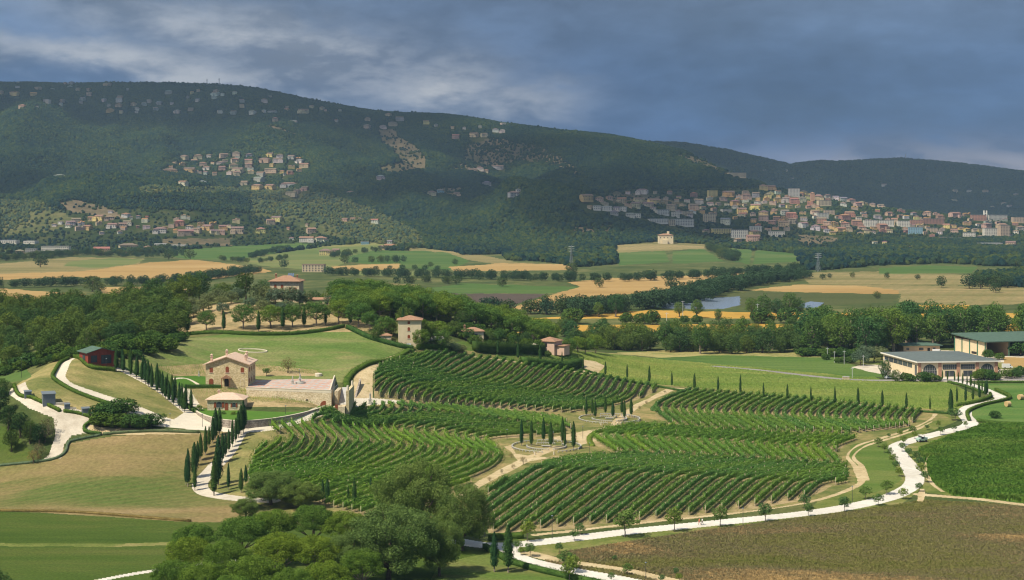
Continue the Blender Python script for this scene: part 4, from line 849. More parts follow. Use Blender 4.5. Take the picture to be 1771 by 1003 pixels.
    for p in scatter([(-140,508),(0,508),(60,502),(110,494),(190,484),(250,500),(300,520),(320,545),(300,550),(180,500),(60,520),(-140,528)], 60, 4.0, rng): plant('bush', P2(p), rr.uniform(2.5, 5), 'shrub along the lower edge of the wood behind the mound', 'shrubs along the lower edge of the wood', 1.3)
    plant('wood', G(272, 590, 470, 600), 10.5, 'full rounded tree at the left edge of the hill lawn', None, 1.35)
    for px, Y, H in ((0,432,9),(14,424,8),(35,421,8),(52,418,7),(68,417,6.5),(-20,430,9),(20,416,7)): plant('conifer', at(px, Y), H, 'dark bushy tree beside the gravel forecourt', 'dark trees beside the gravel forecourt', 1.15)
    for px, Y, H in ((78,418,5.5),(84,421,5.2),(66,411,4.5),(58,408,4)): plant('dry', at(px, Y), H, 'brownish half bare shrub beside the gravel forecourt', 'brown shrubs beside the gravel forecourt', 1.1)
    plant('wood', at(4, 445), 6.5, 'single leafy tree at the upper end of the forecourt')
    for px, py, w in ((178,737,1.5),(200,740,1.45),(225,740,1.3),(245,740,1.3),(262,739,1.2),(192,722,1.4),(212,716,1.4),(180,725,1.4)):
        plant('bush', G(px, py, 400, 470), 4.0 if py > 730 else 4.8, 'dense dark laurel bush on the island beside the drive', 'laurel bushes beside the drive', w)
    # --- courtyard trees and pot plants
    plant_px('dry', [(498,645,619,1.2)], 'round grey leaved tree at the back of the terrace', None, 470, 540)
    plant_px('young', [(461,650,635,1.4)], 'small leafy tree in a pot beside the farmhouse', None, 470, 540)
    plant_px('young', [(387,722,710,1.3),(403,722,710,1.3),(345,713,699,1.4),(283,727,714,1.4),(607,702,692,1.2)], 'round potted citrus tree beside the cottage drive', 'potted citrus trees near the cottage', 400, 500)
    # --- roadside saplings
    rd = [(912,936,901),(917,963,938),(894,955,932),(901,960,945),(993,935,915),(1003,925,903),(1081,929,882),(1166,919,874),(1246,911,872),(1324,903,868),(1391,880,854),(1398,893,869),(1461,885,857),(1497,863,838),(1519,874,852),(1534,855,830),(1562,863,841),(1590,850,833),(1600,834,812),(1594,822,798),(1591,808,788),(1585,798,778),(1571,791,774),(1560,781,764),(1563,769,752),(1519,773,755),(1529,783,766),(1539,791,773),(1545,802,783),(1550,813,795),(1555,824,808),(1557,757,741),(1578,751,736),(1537,758,748),(1603,743,734),(1582,759,746),(1627,752,737),(1650,746,733),(1670,739,727),(1623,739,726),(1652,727,704,1.3),(1645,722,708)]
    plant_px('young', rd, 'young leafy tree planted beside the white gravel road', 'young trees along the white road', 300, 640, 1.15)
    bt = [(967,956,938),(985,1004,966),(977,985,950),(992,990,957),(1063,971,959),(1085,996,973),(1057,1005,988),(1170,996,980),(1175,1006,990),(1145,1008,992)]
    plant_px('young', bt, 'young tree or shrub beside the dirt track at the lower junction', 'young trees beside the lower dirt track', 250, 330, 1.2)
    plant_px('dry', [(884,792,783),(905,803,789),(887.5,811,802),(868,819,811),(846.5,832,824),(1106,708,701),(1118,699,693),(1150,680,675)], 'withered sapling beside the dirt path through the vineyard', 'withered saplings along the vineyard path', 380, 620)
    # --- winery garden
    plant_px('wood', [(1531,655,622,.8),(1548,660,640,1.0)], 'leafy tree against the yellow winery', 'leafy trees against the yellow winery', 560, 680)
    plant_px('olive', [(1497,628,597,1.1),(1512,626,598,1.2),(1525,622,600,1.2),(1488,632,606)], 'grey willow like tree behind the winery car park', 'grey trees behind the winery car park', 560, 760)
    plant_px('bush', [(1565,659,644),(1575,660,648),(1598,660,643),(1606,660,645),(1622,659,650),(1700,655,638),(1712,657,640),(1722,657,645),(1742,654,640),(1765,652,634),(1755,654,640),(1690,657,642),(1718,648,633,.8),(1745,612,598,1.3),(1765,615,592,1.4),(1708,620,606),(1728,622,611)], 'garden bush in front of the winery buildings', 'garden bushes of the winery', 540, 780, 1.1)
    plant_px('bush', [(1429,622,612),(1450,628,618),(1460,628,617),(1472,628,616),(1720,730-6,712)], 'single round bush beside the fields near the winery', 'single bushes beside the winery fields', 520, 780, 1.2)
    # --- belt of trees across the middle
    for a in ((985,1390,735,800,62,'mixed tree in the belt behind the bright meadow','tree belt behind the bright meadow'),):
        for p in scatter([(a[0],a[2]+30),(1150,a[2]+15),(a[1],a[2]+15),(a[1]+10,a[3]),(a[0],a[3]+10)], a[4], 6.5, rng):
            k = rr.choice(['wood', 'wood', 'poplar', 'wood']); plant(k, P2(p), rr.uniform(9, 15) if k == 'wood' else rr.uniform(14, 19), a[5], a[6], rr.uniform(.9, 1.15))
    for pl, n, lab, gp in (([(1395,745),(1545,742),(1560,778),(1632,782),(1625,835),(1400,815)], 34, 'tall poplar in the grove behind the winery', 'poplar grove behind the winery'), ([(1640,790),(1900,775),(1900,840),(1650,840)], 24, 'tall poplar at the far side of the green roofed barn', 'poplars beyond the green roofed barn')):
        for p in scatter(pl, n, 7.5, rng): plant('poplar', P2(p), rr.uniform(21, 27), lab, gp, rr.uniform(1.0, 1.3))
    for p in scatter([(1385,742),(1520,735),(1520,752),(1385,755)], 30, 4.2, rng): plant('bush', P2(p), rr.uniform(2.5, 4.5), 'shrub at the foot of the poplar grove', 'shrubs at the foot of the poplars', 1.5)
    for p in row_px([(905,583),(1000,583),(1100,584),(1250,584),(1400,583)], 9, 700, 1000, 3.0, rng): plant(rr.choice(['wood','wood','poplar']), P2(p), rr.uniform(6, 13), 'tree along the ditch beside the lower golden field', 'trees along the lower golden field', rr.uniform(.9, 1.2))
    for p in row_px([(1000,560),(1150,560),(1300,559),(1450,560),(1700,560)], 13, 860, 1100, 3.0, rng): plant(rr.choice(['wood','bush','poplar','bush']), P2(p), rr.uniform(4, 11), 'tree in the thin hedge between the golden fields', 'hedge trees between the golden fields', rr.uniform(.9, 1.2))
    for pt in ((1065,548,505),(1035,548,520),(1175,548,520),(1205,550,515),(1320,549,505),(1365,548,502),(1345,548,515),(1300,546,512),(1380,547,512),(1210,537,522)):
        g = G(pt[0], pt[1], 850, 1300); plant('poplar', g, (pt[1]-pt[2])/F*g[1], 'tree standing between the pond and the golden field', 'trees between pond and golden field', 1.3)
# ------------------------------------------------------------------ solid builder
class MB:
    def __init__(s): s.V = []; s.Fc = []; s.m = []; s.cm = 0
    def add(s, vs, fs):
        o = len(s.V); s.V += [tuple(map(float, v)) for v in vs]
        for f in fs: s.Fc.append([i+o for i in f]); s.m.append(s.cm)
        return s
    def box(s, x0, x1, y0, y1, z0, z1):
        return s.add([(x0,y0,z0),(x1,y0,z0),(x1,y1,z0),(x0,y1,z0),(x0,y0,z1),(x1,y0,z1),(x1,y1,z1),(x0,y1,z1)],
                     [(0,3,2,1),(4,5,6,7),(0,1,5,4),(1,2,6,5),(2,3,7,6),(3,0,4,7)])
    def prism(s, pts, z0, z1):                    # flat outline (x, y), counter-clockwise
        n = len(pts); return s.add([(x,y,z0) for x,y in pts]+[(x,y,z1) for x,y in pts],
                     [tuple(range(n))[::-1], tuple(range(n, 2*n))]+[(i,(i+1)%n,(i+1)%n+n,i+n) for i in range(n)])
    def vprism(s, pts, y0, y1):                   # outline in (x, z), pushed along y
        n = len(pts); return s.add([(x,y0,z) for x,z in pts]+[(x,y1,z) for x,z in pts],
                     [tuple(range(n)), tuple(range(n, 2*n))[::-1]]+[((i+1)%n,i,i+n,(i+1)%n+n) for i in range(n)])
    def gable(s, w, d, z, rise, over, t=0.25):    # ridge along y
        h = w/2+over; k = rise/(w/2); e = z-over*k
        for q in (-1, 1):
            a = [(0, z+rise), (q*h, e), (q*h, e+t), (0, z+rise+t)]
            s.vprism(a if q < 0 else a[::-1], -d/2-over, d/2+over)
        return s
    def hip(s, w, d, z, rise, over, t=0.18):
        W, D = w/2+over, d/2+over; r = max(0.0, W-D); r2 = max(0.0, D-W)
        s.box(-W, W, -D, D, z, z+t)
        return s.add([(-W,-D,z+t),(W,-D,z+t),(W,D,z+t),(-W,D,z+t),(-r,-r2,z+t+rise),(r,r2,z+t+rise)],
              [(0,1,5,4),(1,2,5),(2,3,4,5),(3,0,4)] if r >= r2 else [(0,1,4),(1,2,5,4),(2,3,5),(3,0,4,5)])
    def arch(s, cx, z0, w, h, y0, y1, n=8):       # round topped panel facing -y
        r = w/2; pts = [(cx-r, z0), (cx+r, z0)] + [(cx+r*math.cos(math.pi*i/n), z0+h-r+r*math.sin(math.pi*i/n)) for i in range(n+1)]
        return s.vprism(pts, y0, y1)
    def cyl(s, cx, cy, z0, z1, r0, r1=None, n=10):
        r1 = r0 if r1 is None else r1; a = [2*math.pi*i/n for i in range(n)]
        return s.add([(cx+r0*math.cos(t), cy+r0*math.sin(t), z0) for t in a]+[(cx+r1*math.cos(t), cy+r1*math.sin(t), z1) for t in a],
                     [tuple(range(n))[::-1], tuple(range(n, 2*n))]+[(i,(i+1)%n,(i+1)%n+n,i+n) for i in range(n)])
    def lathe(s, prof, n=12, cx=0, cy=0):
        for (r0, z0), (r1, z1) in zip(prof[:-1], prof[1:]): s.cyl(cx, cy, z0, z1, max(r0, .004), max(r1, .004), n)
        return s
    def rot(s, ang, cx=0, cy=0):
        c, q = math.cos(ang), math.sin(ang); s.V = [(cx+(x-cx)*c-(y-cy)*q, cy+(x-cx)*q+(y-cy)*c, z) for x, y, z in s.V]; return s
    def shift(s, dx, dy, dz=0): s.V = [(x+dx, y+dy, z+dz) for x, y, z in s.V]; return s
    def mesh(s, name, mats):
        me = bpy.data.meshes.new(name); me.from_pydata(s.V, [], s.Fc)
        for m in mats: me.materials.append(MATS[m])
        me.polygons.foreach_set('material_index', s.m); me.update(); return me
    def build(s, name, mats, parent=None, loc=None, rz=0.0):
        return link(name, s.mesh(name, [mats] if isinstance(mats, str) else mats), parent, loc, rz)
stone_mat('warm_stone', (0.50,0.40,0.22), (0.60,0.49,0.28), (0.68,0.57,0.36))
stone_mat('pale_stone', (0.50,0.40,0.25), (0.61,0.50,0.34), (0.69,0.59,0.42))
stone_mat('grey_stone', (0.24,0.20,0.17), (0.33,0.28,0.23), (0.42,0.36,0.30))
tile_mat('pink_tiles', (0.50,0.33,0.23), (0.61,0.44,0.33), (0.69,0.55,0.44))
tile_mat('brown_tiles', (0.24,0.13,0.08), (0.33,0.19,0.12), (0.42,0.27,0.18))
tile_mat('far_tiles', (0,0,0), (0,0,0), (0,0,0), 0.6, True)
plain_mat('far_wall', (1,1,1), 0.9, 0.10, 0.4, objcol=True)
plain_mat('red_wood', (0.23,0.065,0.03), 0.7, 0.2, 3)
plain_mat('dark_opening', (0.03,0.028,0.026), 0.6, 0.1)
plain_mat('window_glass', (0.055,0.065,0.075), 0.15, 0.1, spec=0.5)
plain_mat('far_glass', (0.07,0.07,0.08), 0.5, 0.1)
plain_mat('green_roof', (0.080,0.130,0.098), 0.75, 0.2, 0.6)
plain_mat('slate_roof', (0.115,0.14,0.135), 0.7, 0.15, 0.5)
plain_mat('cream_plaster', (0.66,0.55,0.37), 0.9, 0.08, 0.5)
plain_mat('pink_plaster', (0.58,0.40,0.31), 0.9, 0.08, 0.5)
plain_mat('peach_plaster', (0.62,0.46,0.30), 0.9, 0.08, 0.5)
plain_mat('white_plaster', (0.74,0.70,0.62), 0.9, 0.06, 0.5)
plain_mat('shed_red', (0.25,0.055,0.035), 0.8, 0.18, 1.2)
plain_mat('brick_red', (0.42,0.24,0.16), 0.9, 0.15, 1.5)
plain_mat('white_stone', (0.42,0.405,0.36), 0.8, 0.06, 2)
plain_mat('cap_stone', (0.62,0.55,0.43), 0.9, 0.1, 1)
plain_mat('grey_metal', (0.19,0.22,0.24), 0.5, 0.1, 2, 0.3, 0.4)
plain_mat('dark_metal', (0.05,0.055,0.055), 0.5, 0.1, 2)
plain_mat('pale_metal', (0.55,0.56,0.56), 0.5, 0.08, 2)
plain_mat('green_metal', (0.06,0.16,0.10), 0.5, 0.1, 2)
plain_mat('concrete', (0.40,0.39,0.37), 0.9, 0.15, 1)
plain_mat('hay', (0.52,0.36,0.17), 0.95, 0.2, 4)
plain_mat('panel_blue', (0.10,0.14,0.22), 0.2, 0.05, spec=0.6)
def paving_mat():
    m, nt, b = new_mat('terrace_paving'); tc = nd(nt, 'ShaderNodeTexCoord'); v = tc.outputs['Object']
    br = nd(nt, 'ShaderNodeTexBrick'); nt.links.new(v, br.inputs[0]); br.inputs['Scale'].default_value = 0.10; br.inputs['Mortar Size'].default_value = 0.06
    br.inputs['Color1'].default_value = (0.50,0.22,0.14,1); br.inputs['Color2'].default_value = (0.56,0.36,0.26,1); br.inputs['Mortar'].default_value = (0.42,0.40,0.38,1)
    n = noise_n(nt, v, 0.8, 4); nt.links.new(mix_n(nt, 1.0, br.outputs[0], ramp_n(nt, n, [(0.3,.85),(0.7,1.1)]), 'MULTIPLY'), b.inputs['Base Color'])
paving_mat()
def wall_gable(mb, w, d, h, rise):                # gable walls at both ends of the y axis
    mb.vprism([(-w/2, -1.2), (w/2, -1.2), (w/2, h), (0, h+rise), (-w/2, h)], -d/2, d/2); return mb
def plane_pt(px, py, Z):
    Y = (CH-Z)*F/(py-HY); return ((px-CX)/F*Y, Y)
def chimney(parent, x, y, z, h=1.6, mat='pink_tiles'):
    c = MB(); c.box(x-.35, x+.35, y-.35, y+.35, z-1.2, z+h*.6); c.box(x-.5, x+.5, y-.5, y+.5, z+h*.6, z+h*.68); c.box(x-.3, x+.3, y-.3, y+.3, z+h*.68, z+h*.9); c.add([(x-.5,y-.5,z+h*.9),(x+.5,y-.5,z+h*.9),(x+.5,y+.5,z+h*.9),(x-.5,y+.5,z+h*.9),(x,y,z+h*1.15)], [(3,2,1,0),(0,1,4),(1,2,4),(2,3,4),(3,0,4)])
    c.build('chimney', mat, parent)
def shuttered(parent, x, z0, w, h, y, arched=False, shut=True, glass='red_wood', ax='front'):
    """A window part with its surround; open shutters are its own pieces."""
    wd = MB(); (wd.arch(x, z0, w, h, y-.05, y+.2) if arched else wd.box(x-w/2, x+w/2, y-.05, y+.2, z0, z0+h)); o = wd.build('window', glass, parent)
    if ax == 'side': o.rotation_euler = (0, 0, math.pi/2)
    s = MB(); s.box(x-w/2-.15, x+w/2+.15, y-.12, y+.1, z0-.16, z0-.002); s.build('sill', 'cap_stone', o)
    if shut:
        for q in (-1, 1):
            k = MB(); a, b = (x-w/2-.04-w*.45, x-w/2-.04) if q < 0 else (x+w/2+.04, x+w/2+.04+w*.45); k.box(a, b, y-.10, y-.02, z0+.02, z0+h*.9); k.build('shutter', 'red_wood', o)
def build_estate():
    # --- stone farmhouse
    X = (392.2-CX)/F*479; o = thing('farmhouse', 'two storey stone farmhouse with pink tiled roof, red shutters and a small porch', 'house', (X, 486, 16.9))
    w, d, h, rise = 14.4, 14.0, 7.5, 2.5
    wall_gable(MB(), w, d, h, rise).build('wall', 'warm_stone', o)
    r = MB().gable(w, d, h+.02, rise, .75, .28).build('roof', 'pink_tiles', o)
    for x, y, z in ((-5.8, -4, 8.6), (-1.2, -1, 9.9), (4.9, 3, 8.9), (5.6, -2.5, 8.6)): chimney(r, x, y, z, 2.0)
    for x, a in ((-5.3, 0), (.15, 1), (5.3, 0)): shuttered(o, x, 4.7, 1.15, 1.7 if not a else 2.1, -7.0, bool(a), False)
    MB().arch(-5.3, 0, 1.5, 2.7, -7.07, -6.8).build('door', 'red_wood', o); MB().arch(-.05, 0, 1.5, 2.8, -7.07, -6.8).build('door', 'dark_opening', o)
    n = MB().arch(5.3, 0, 1.3, 2.7, -7.07, -6.8).build('niche', 'cap_stone', o); MB().arch(5.3, 0, 1.05, 2.5, -7.1, -6.9).build('infill', 'warm_stone', n)
    p = MB(); p.cm = 0; p.add([(-1.7,-9,2.9),(1.6,-9,2.9),(1.6,-7,2.9),(-1.7,-7,2.9),(-.05,-9,4.0),(-.05,-7,4.0)], [(0,4,5,3),(4,1,2,5),(0,1,4),(3,5,2),(3,2,1,0)])
    pr = p.build('porch_roof', 'brown_tiles', o); ps = MB(); ps.box(-1.5,-1.35,-8.8,-8.65,0,2.9); ps.build('post', 'red_wood', pr); ps = MB(); ps.box(1.3,1.45,-8.8,-8.65,0,2.9); ps.build('post', 'red_wood', pr)
    for y in (-4.2, 0, 4.2):
        for z, hh in ((.9, 1.6), (4.7, 1.5)):
            wd = MB(); wd.box(7.0, 7.26, y-.55, y+.55, z, z+hh); wd.build('window', 'red_wood', o)
    # --- stone cottage
    X = (388-CX)/F*451; o = thing('stone_cottage', 'single storey stone cottage with pale tiled roof and an arched window on the small lawn', 'cottage', (X, 456.0, 12.55))
    MB().box(-5.7, 5.7, -4, 4, -2, 3.4).build('wall', 'pale_stone', o); r = MB().hip(11.4, 8, 3.4, 1.75, .6).build('roof', 'pink_tiles', o); chimney(r, -3, 1, 5.0, 1.0); 
    shuttered(o, -1.9, .9, 1.7, 1.9, -4.0, True, True, 'window_glass'); MB().arch(.5, 0, 1.1, 2.5, -4.08, -3.8).build('door', 'red_wood', o); shuttered(o, 2.9, 1.0, 1.1, 1.5, -4.0, True, True, 'window_glass')
    # --- lawn of the cottage on its curved wall
    edge = [(331,702),(338,709),(352,717),(380,725),(420,728),(470,724),(515,716),(545,708),(558,703),(560,700)]
    e = [plane_pt(a, b, 12.6) for a, b in edge]; e = [tuple(q) for q in catmull(e, 4)]; back = [plane_pt(a, b, 12.6) for a, b in ((562,692),(430,686),(335,688))]
    top = MB(); top.prism(e+back, 6.0, 12.6); t = top.build('lawn', 'clipped_lawn'); t['kind'] = 'structure'; t['label'] = 'clipped green lawn around the stone cottage'
    wl = MB()
    cw = MB(); n = len(e)
    for i in range(n-1):
        a, b = np.array(e[i]), np.array(e[i+1]); dv = (b-a)/np.linalg.norm(b-a); nn = np.array((dv[1], -dv[0]))
        q = [a+nn*.02, b+nn*.02, b+nn*.5, a+nn*.5]; q = [tuple(v) for v in q][::-1]
        wl.prism(q[::-1] if False else [tuple(a+nn*.5), tuple(b+nn*.5), tuple(b+nn*.02), tuple(a+nn*.02)], 6.0, 12.68)
        cw.prism([tuple(a+nn*.56), tuple(b+nn*.56), tuple(b-nn*.05), tuple(a-nn*.05)], 12.683, 12.84)
    o = wl.build('retaining_wall', 'grey_stone'); tag(o, 'long curved stone retaining wall below the cottage lawn', 'wall'); cw.build('coping', 'cap_stone', o)
    # --- terrace
    o = thing('terrace', 'raised paved terrace with stone front wall and arched cellar door', 'terrace', (0, 0, 0)); Z = 16.9
    fl, fr, br, bl = plane_pt(426,674.5,Z), plane_pt(573,680,Z), plane_pt(582,652,Z), plane_pt(436,652,Z)
    MB().prism([fl, fr, br, bl], 4.0, Z).build('wall', 'pale_stone', o)
    MB().prism([(fl[0]+.2, fl[1]+.5), (fr[0]-.3, fr[1]+.5), (br[0]-.3, br[1]-.2), (bl[0]+.2, bl[1]-.2)], Z+.002, Z+.05).build('paving', 'terrace_paving', o)
    def strip(a, b, t, z0, z1, nm, mt, par):
        a, b = np.array(a), np.array(b); d_ = (b-a)/np.linalg.norm(b-a); nn = np.array((-d_[1], d_[0])); return MB().prism([tuple(a), tuple(b), tuple(b+nn*t), tuple(a+nn*t)], z0, z1).build(nm, mt, par)
    pp = strip(fl, fr, .4, Z+.05, Z+.9, 'parapet', 'cap_stone', o); strip((fl[0]-.1, fl[1]-.1), (fr[0]+.1, fr[1]-.1), .6, Z+.9, Z+1.02, 'coping', 'cap_stone', pp)
    strip((br[0], br[1]-.4), (bl[0]+4, bl[1]-.4), .4, Z+.05, Z+.5, 'parapet', 'cap_stone', o)
    strip((fr[0]-.4, fr[1]+.5), (br[0]-.4, br[1]-.5), -.4 if False else .4, Z+.05, Z+.9, 'parapet', 'cap_stone', o)
    dx = (561-CX)/F*fr[1]; yv = fl[1]+(fr[1]-fl[1])*(dx-fl[0])/(fr[0]-fl[0]); zb = CH-(709-HY)/F*yv
    MB().arch(dx, zb-.3, 2.9, 3.3, yv-.12, yv+.3).build('cellar_door', 'red_wood', o); 
    for px in (447, 470, 491, 536): 
        x = (px-CX)/F*fl[1]; yy = fl[1]+(fr[1]-fl[1])*(x-fl[0])/(fr[0]-fl[0]); MB().box(x-.45, x+.45, yy-.06, yy+.2, 14.2, 14.6).build('vent_window', 'dark_opening', o)
    # stair tower and ramp walls on the right end
    o = thing('stair_block', 'stone stair block with steel railings and a red door beside the terrace', 'stair block', (0, 0, 0)); x0 = fr[0]+.3; y0 = fr[1]
    MB().box(x0+.4, x0+4.2, y0-.6, y0+4, 3, 12.6).build('wall', 'pale_stone', o); MB().box(x0+.2, x0+1.4, y0+4.2, y0+14, 3, 17.0).build('wall', 'pale_stone', o)
    MB().box(x0+4.4, x0+5.4, y0+1, y0+16, 3, 17.6).build('wall', 'warm_stone', o)
    MB().add([(x0+1.5,y0+4.2,12.6),(x0+4.3,y0+4.2,12.6),(x0+4.3,y0+15,17),(x0+1.5,y0+15,17),(x0+1.5,y0+4.2,8),(x0+4.3,y0+4.2,8),(x0+4.3,y0+15,8),(x0+1.5,y0+15,8)], [(0,1,2,3),(4,7,6,5),(0,4,5,1),(1,5,6,2),(2,6,7,3),(3,7,4,0)]).build('stair_flight', 'concrete', o)
    MB().box(x0+1.0, x0+1.9, y0-.68, y0-.4, zb-1, zb+1.9).build('door', 'red_wood', o)
    for q in (0, 1): MB().cyl(x0+4.9, y0+1.6+q*13, 17.6, 19.2, .42, .36, 8).build('pillar', 'cap_stone', o)
    for q in range(6): MB().box(x0+.1, x0+.16, y0+.6+q*2.4, y0+.66+q*2.4, 16.9, 18.1).build('rail_post', 'grey_metal', o)
    MB().box(x0+.08, x0+.18, y0+.5, y0+13, 18.1, 18.18).build('handrail', 'grey_metal', o)
    o = thing('ramp_wall', 'tapering dark stone wall beside the track above the white statue', 'wall', (0, 0, 0))
    a = G(613, 690, 440, 520); MB().add([(a[0]-.4,a[1]-1,8),(a[0]+.2,a[1]-1,8),(a[0]+1.0,a[1]+12,8),(a[0]+.4,a[1]+12,8),(a[0]-.4,a[1]-1,11.0),(a[0]+.2,a[1]-1,11.0),(a[0]+1.0,a[1]+12,17.4),(a[0]+.4,a[1]+12,17.4)], [(0,3,2,1),(4,5,6,7),(0,1,5,4),(1,2,6,5),(2,3,7,6),(3,0,4,7)]).build('wall', 'grey_stone', o)
    MB().box(a[0]-6.2, a[0]-.5, a[1]+9, a[1]+9.5, 8, 14.6).build('back_wall', 'grey_stone', o)
    # --- fountain, statues, well
    def statue(px, py, z, s, lab):
        Y = (CH-z)*F/(py-HY) if z is not None else None; g = Vector(((px-CX)/F*Y, Y, z)) if z is not None else G(px, py, 420, 560)
        t = thing('statue', lab, 'statue', g); m = MB(); m.box(-.55*s,.55*s,-.55*s,.55*s,-.3,.25*s); m.box(-.4*s,.4*s,-.4*s,.4*s,.25*s,1.2*s); m.box(-.5*s,.5*s,-.5*s,.5*s,1.2*s,1.35*s); m.build('pedestal', 'white_stone', t)
        f = MB(); f.lathe([(.34*s,1.35*s),(.30*s,1.7*s),(.22*s,2.2*s),(.26*s,2.6*s),(.30*s,2.85*s),(.10*s,3.0*s),(.12*s,3.08*s),(.15*s,3.22*s),(.10*s,3.36*s),(.02*s,3.40*s)], 10); f.build('figure', 'white_stone', t)
    statue(640, 698, None, 1.15, 'tall white statue on a pedestal at the corner of the upper vine block'); statue(506, 664.5, Z, .85, 'white statue on the terrace paving in front of the fountain'); statue(344, 650.5, None, .62, 'small white statue on the lawn beside the farmhouse')
    Y = (CH-Z)*F/(663-HY); t = thing('fountain', 'white stone fountain with a tall figure on the terrace', 'fountain', ((519-CX)/F*Y, Y, Z+.05))
    MB().lathe([(1.9,0),(1.9,.5),(1.7,.55)], 16).build('basin', 'white_stone', t); MB().lathe([(.3,.5),(.22,1.5),(.8,1.75),(.7,1.8)], 12).build('bowl', 'white_stone', t); MB().lathe([(.28,1.8),(.2,2.4),(.26,2.9),(.08,3.1),(.15,3.3),(.02,3.5)], 10).build('figure', 'white_stone', t)
    g = G(551, 650, 490, 540); t = thing('stone_well', 'low round stone well on the grass behind the terrace', 'well', g); MB().lathe([(1.3,-.2),(1.3,.9),(1.1,.95)], 14).build('ring', 'cap_stone', t); MB().cyl(0,0,.4,.5,1.05,None,14).build('water', 'pond_water', t)
    # stone ring in the hill lawn
    c = G(437, 607, 500, 570); t = thing('stone_ring', 'pale oval ring of low walling set into the hill lawn', 'wall', c); m = MB()
    for i in range(36):
        a0, a1 = 2*math.pi*i/36, 2*math.pi*(i+1)/36
        P = [(5.6*math.cos(k)*f, 2.3*math.sin(k)*f) for k, f in ((a0,1),(a1,1),(a1,.93),(a0,.93))]; zz = [hz(c[0]+p[0], c[1]+p[1])-c[2] for p in P]; m.add([(p[0],p[1],-2) for p in P]+[(p[0],p[1],z+.35) for p, z in zip(P, zz)], [(0,1,5,4),(1,2,6,5),(2,3,7,6),(3,0,4,7),(4,5,6,7)])
    m.build('ring_wall', 'cap_stone', t)
    # --- red shed
    o = thing('red_shed', 'dark red wooden shed with a green gabled roof at the top of the ramp', 'shed', at(168, 476, .1), R(36)); w, d, h = 9.2, 8.5, 3.9
    wall_gable(MB(), w, d, h, 1.3).build('wall', 'shed_red', o); MB().gable(w, d, h+.02, 1.3, .7, .18).build('roof', 'green_roof', o)
    for x, ww in ((-2.6, 2.0), (1.6, 3.4)): wd = MB(); wd.box(x-ww/2, x+ww/2, -4.3, -4.0, .6 if ww < 3 else 0, 2.9); q = wd.build('window', 'window_glass', o); [MB().box(x-ww/2+ww*k/3-.05, x-ww/2+ww*k/3+.05, -4.36, -4.302, .6 if ww < 3 else 0, 2.9).build('glazing_bar', 'dark_metal', q) for k in (0, 1, 2, 3)]
    wd = MB(); wd.box(-4.75, -4.5, -1.5, .8, 1.2, 2.8); wd.build('window', 'window_glass', o)
    # --- steel shafts of the cellar
    for px, py, s, lab in ((48,686,1.3,'low grey ventilation shaft highest on the cellar mound'),(84,697,2.3,'largest grey steel shaft housing on the cellar mound'),(116,706,1.0,'small low grey shaft on the cellar mound'),(148,716,1.4,'tall narrow grey shaft beside the laurel bushes')):
        t = thing('ventilation_shaft', lab, 'shaft', G(px, py, 400, 470), R(25)); MB().box(-s*.8,s*.8,-s*.7,s*.7,-.8,s*1.25).build('housing', 'grey_metal', t); MB().add([(-s*.9,-s*.8,s*1.25),(s*.9,-s*.8,s*1.25),(s*.9,s*.8,s*1.45),(-s*.9,s*.8,s*1.45),(-s*.9,-s*.8,s*1.33),(s*.9,-s*.8,s*1.33),(s*.9,s*.8,s*1.53),(-s*.9,s*.8,s*1.53)], [(0,3,2,1),(4,5,6,7),(0,1,5,4),(1,2,6,5),(2,3,7,6),(3,0,4,7)]).build('cover', 'grey_metal', t)
        MB().box(s*.85, s*2.6, -s*.8, -s*.62, -1.2, .25).build('kerb', 'cap_stone', t)
    # --- hilltop house
    Y = 640; s = Y/F; X = (493-CX)*s; o = thing('hilltop_house', 'stone house with tiled hip roof and red shutters on the wooded hilltop', 'house', (X, Y+5, 36.2), R(-3)); w, d, h = 13.4, 10, 8.2
    MB().box(-w/2, w/2, -d/2, d/2, -2, h).build('wall', 'pale_stone', o); r = MB().hip(w, d, h, 2.4, .9).build('roof', 'brown_tiles', o); chimney(r, -5.2, 1, 9.6, 2.0, 'brown_tiles'); chimney(r, 4.4, 2.2, 9.6, 1.4, 'brown_tiles')
    for x in (-4.2, -1.1): shuttered(o, x, 4.9, 1.1, 1.9, -5.0, False, False)
    MB().box(1.9, 2.9, -5.08, -4.8, 2.9, 5.6).build('door', 'red_wood', o); shuttered(o, 4.7, 3.7, 1.7, 1.7, -5.0, False, False)
    t = thing('solar_collector', 'row of tilted solar tubes on the hilltop house roof', 'solar panel', (X+.5, Y+5.5, 36.2+10.2)); [MB().add([(k*1.0,-1.2,0),(k*1.0+.7,-1.2,0),(k*1.0+.7,.9,1.5),(k*1.0,.9,1.5),(k*1.0,-1.2,.1),(k*1.0+.7,-1.2,.1),(k*1.0+.7,.9,1.6),(k*1.0,.9,1.6)], [(0,3,2,1),(4,5,6,7),(0,1,5,4),(1,2,6,5),(2,3,7,6),(3,0,4,7)]).build('panel', 'panel_blue', t) for k in range(3)]
    o = thing('annex', 'long low stone annex with tiled roof below the hilltop house', 'annex', at(553, 636, 0), R(-2)); MB().box(-7,7,-2,2,-2,2.2).build('wall', 'pale_stone', o); MB().hip(14,4,2.2,.9,.4).build('roof', 'brown_tiles', o); MB().box(3,4.2,-2.07,-1.8,.2,2).build('door','dark_opening',o)
    # --- white tower house
    o = thing('tower_house', 'tall cream plaster house with three red windows above each other', 'house', at(709, 560, 0), R(2)); MB().box(-4.5,4.5,-4,4,-2,8.4).build('wall', 'cream_plaster', o); MB().hip(9,8,8.4,1.5,.7).build('roof', 'brown_tiles', o)
    for z in (1.2, 4.2, 6.9): shuttered(o, -.3, z, 1.0, 1.5 if z < 6 else 1.1, -4.0, z < 6, False)
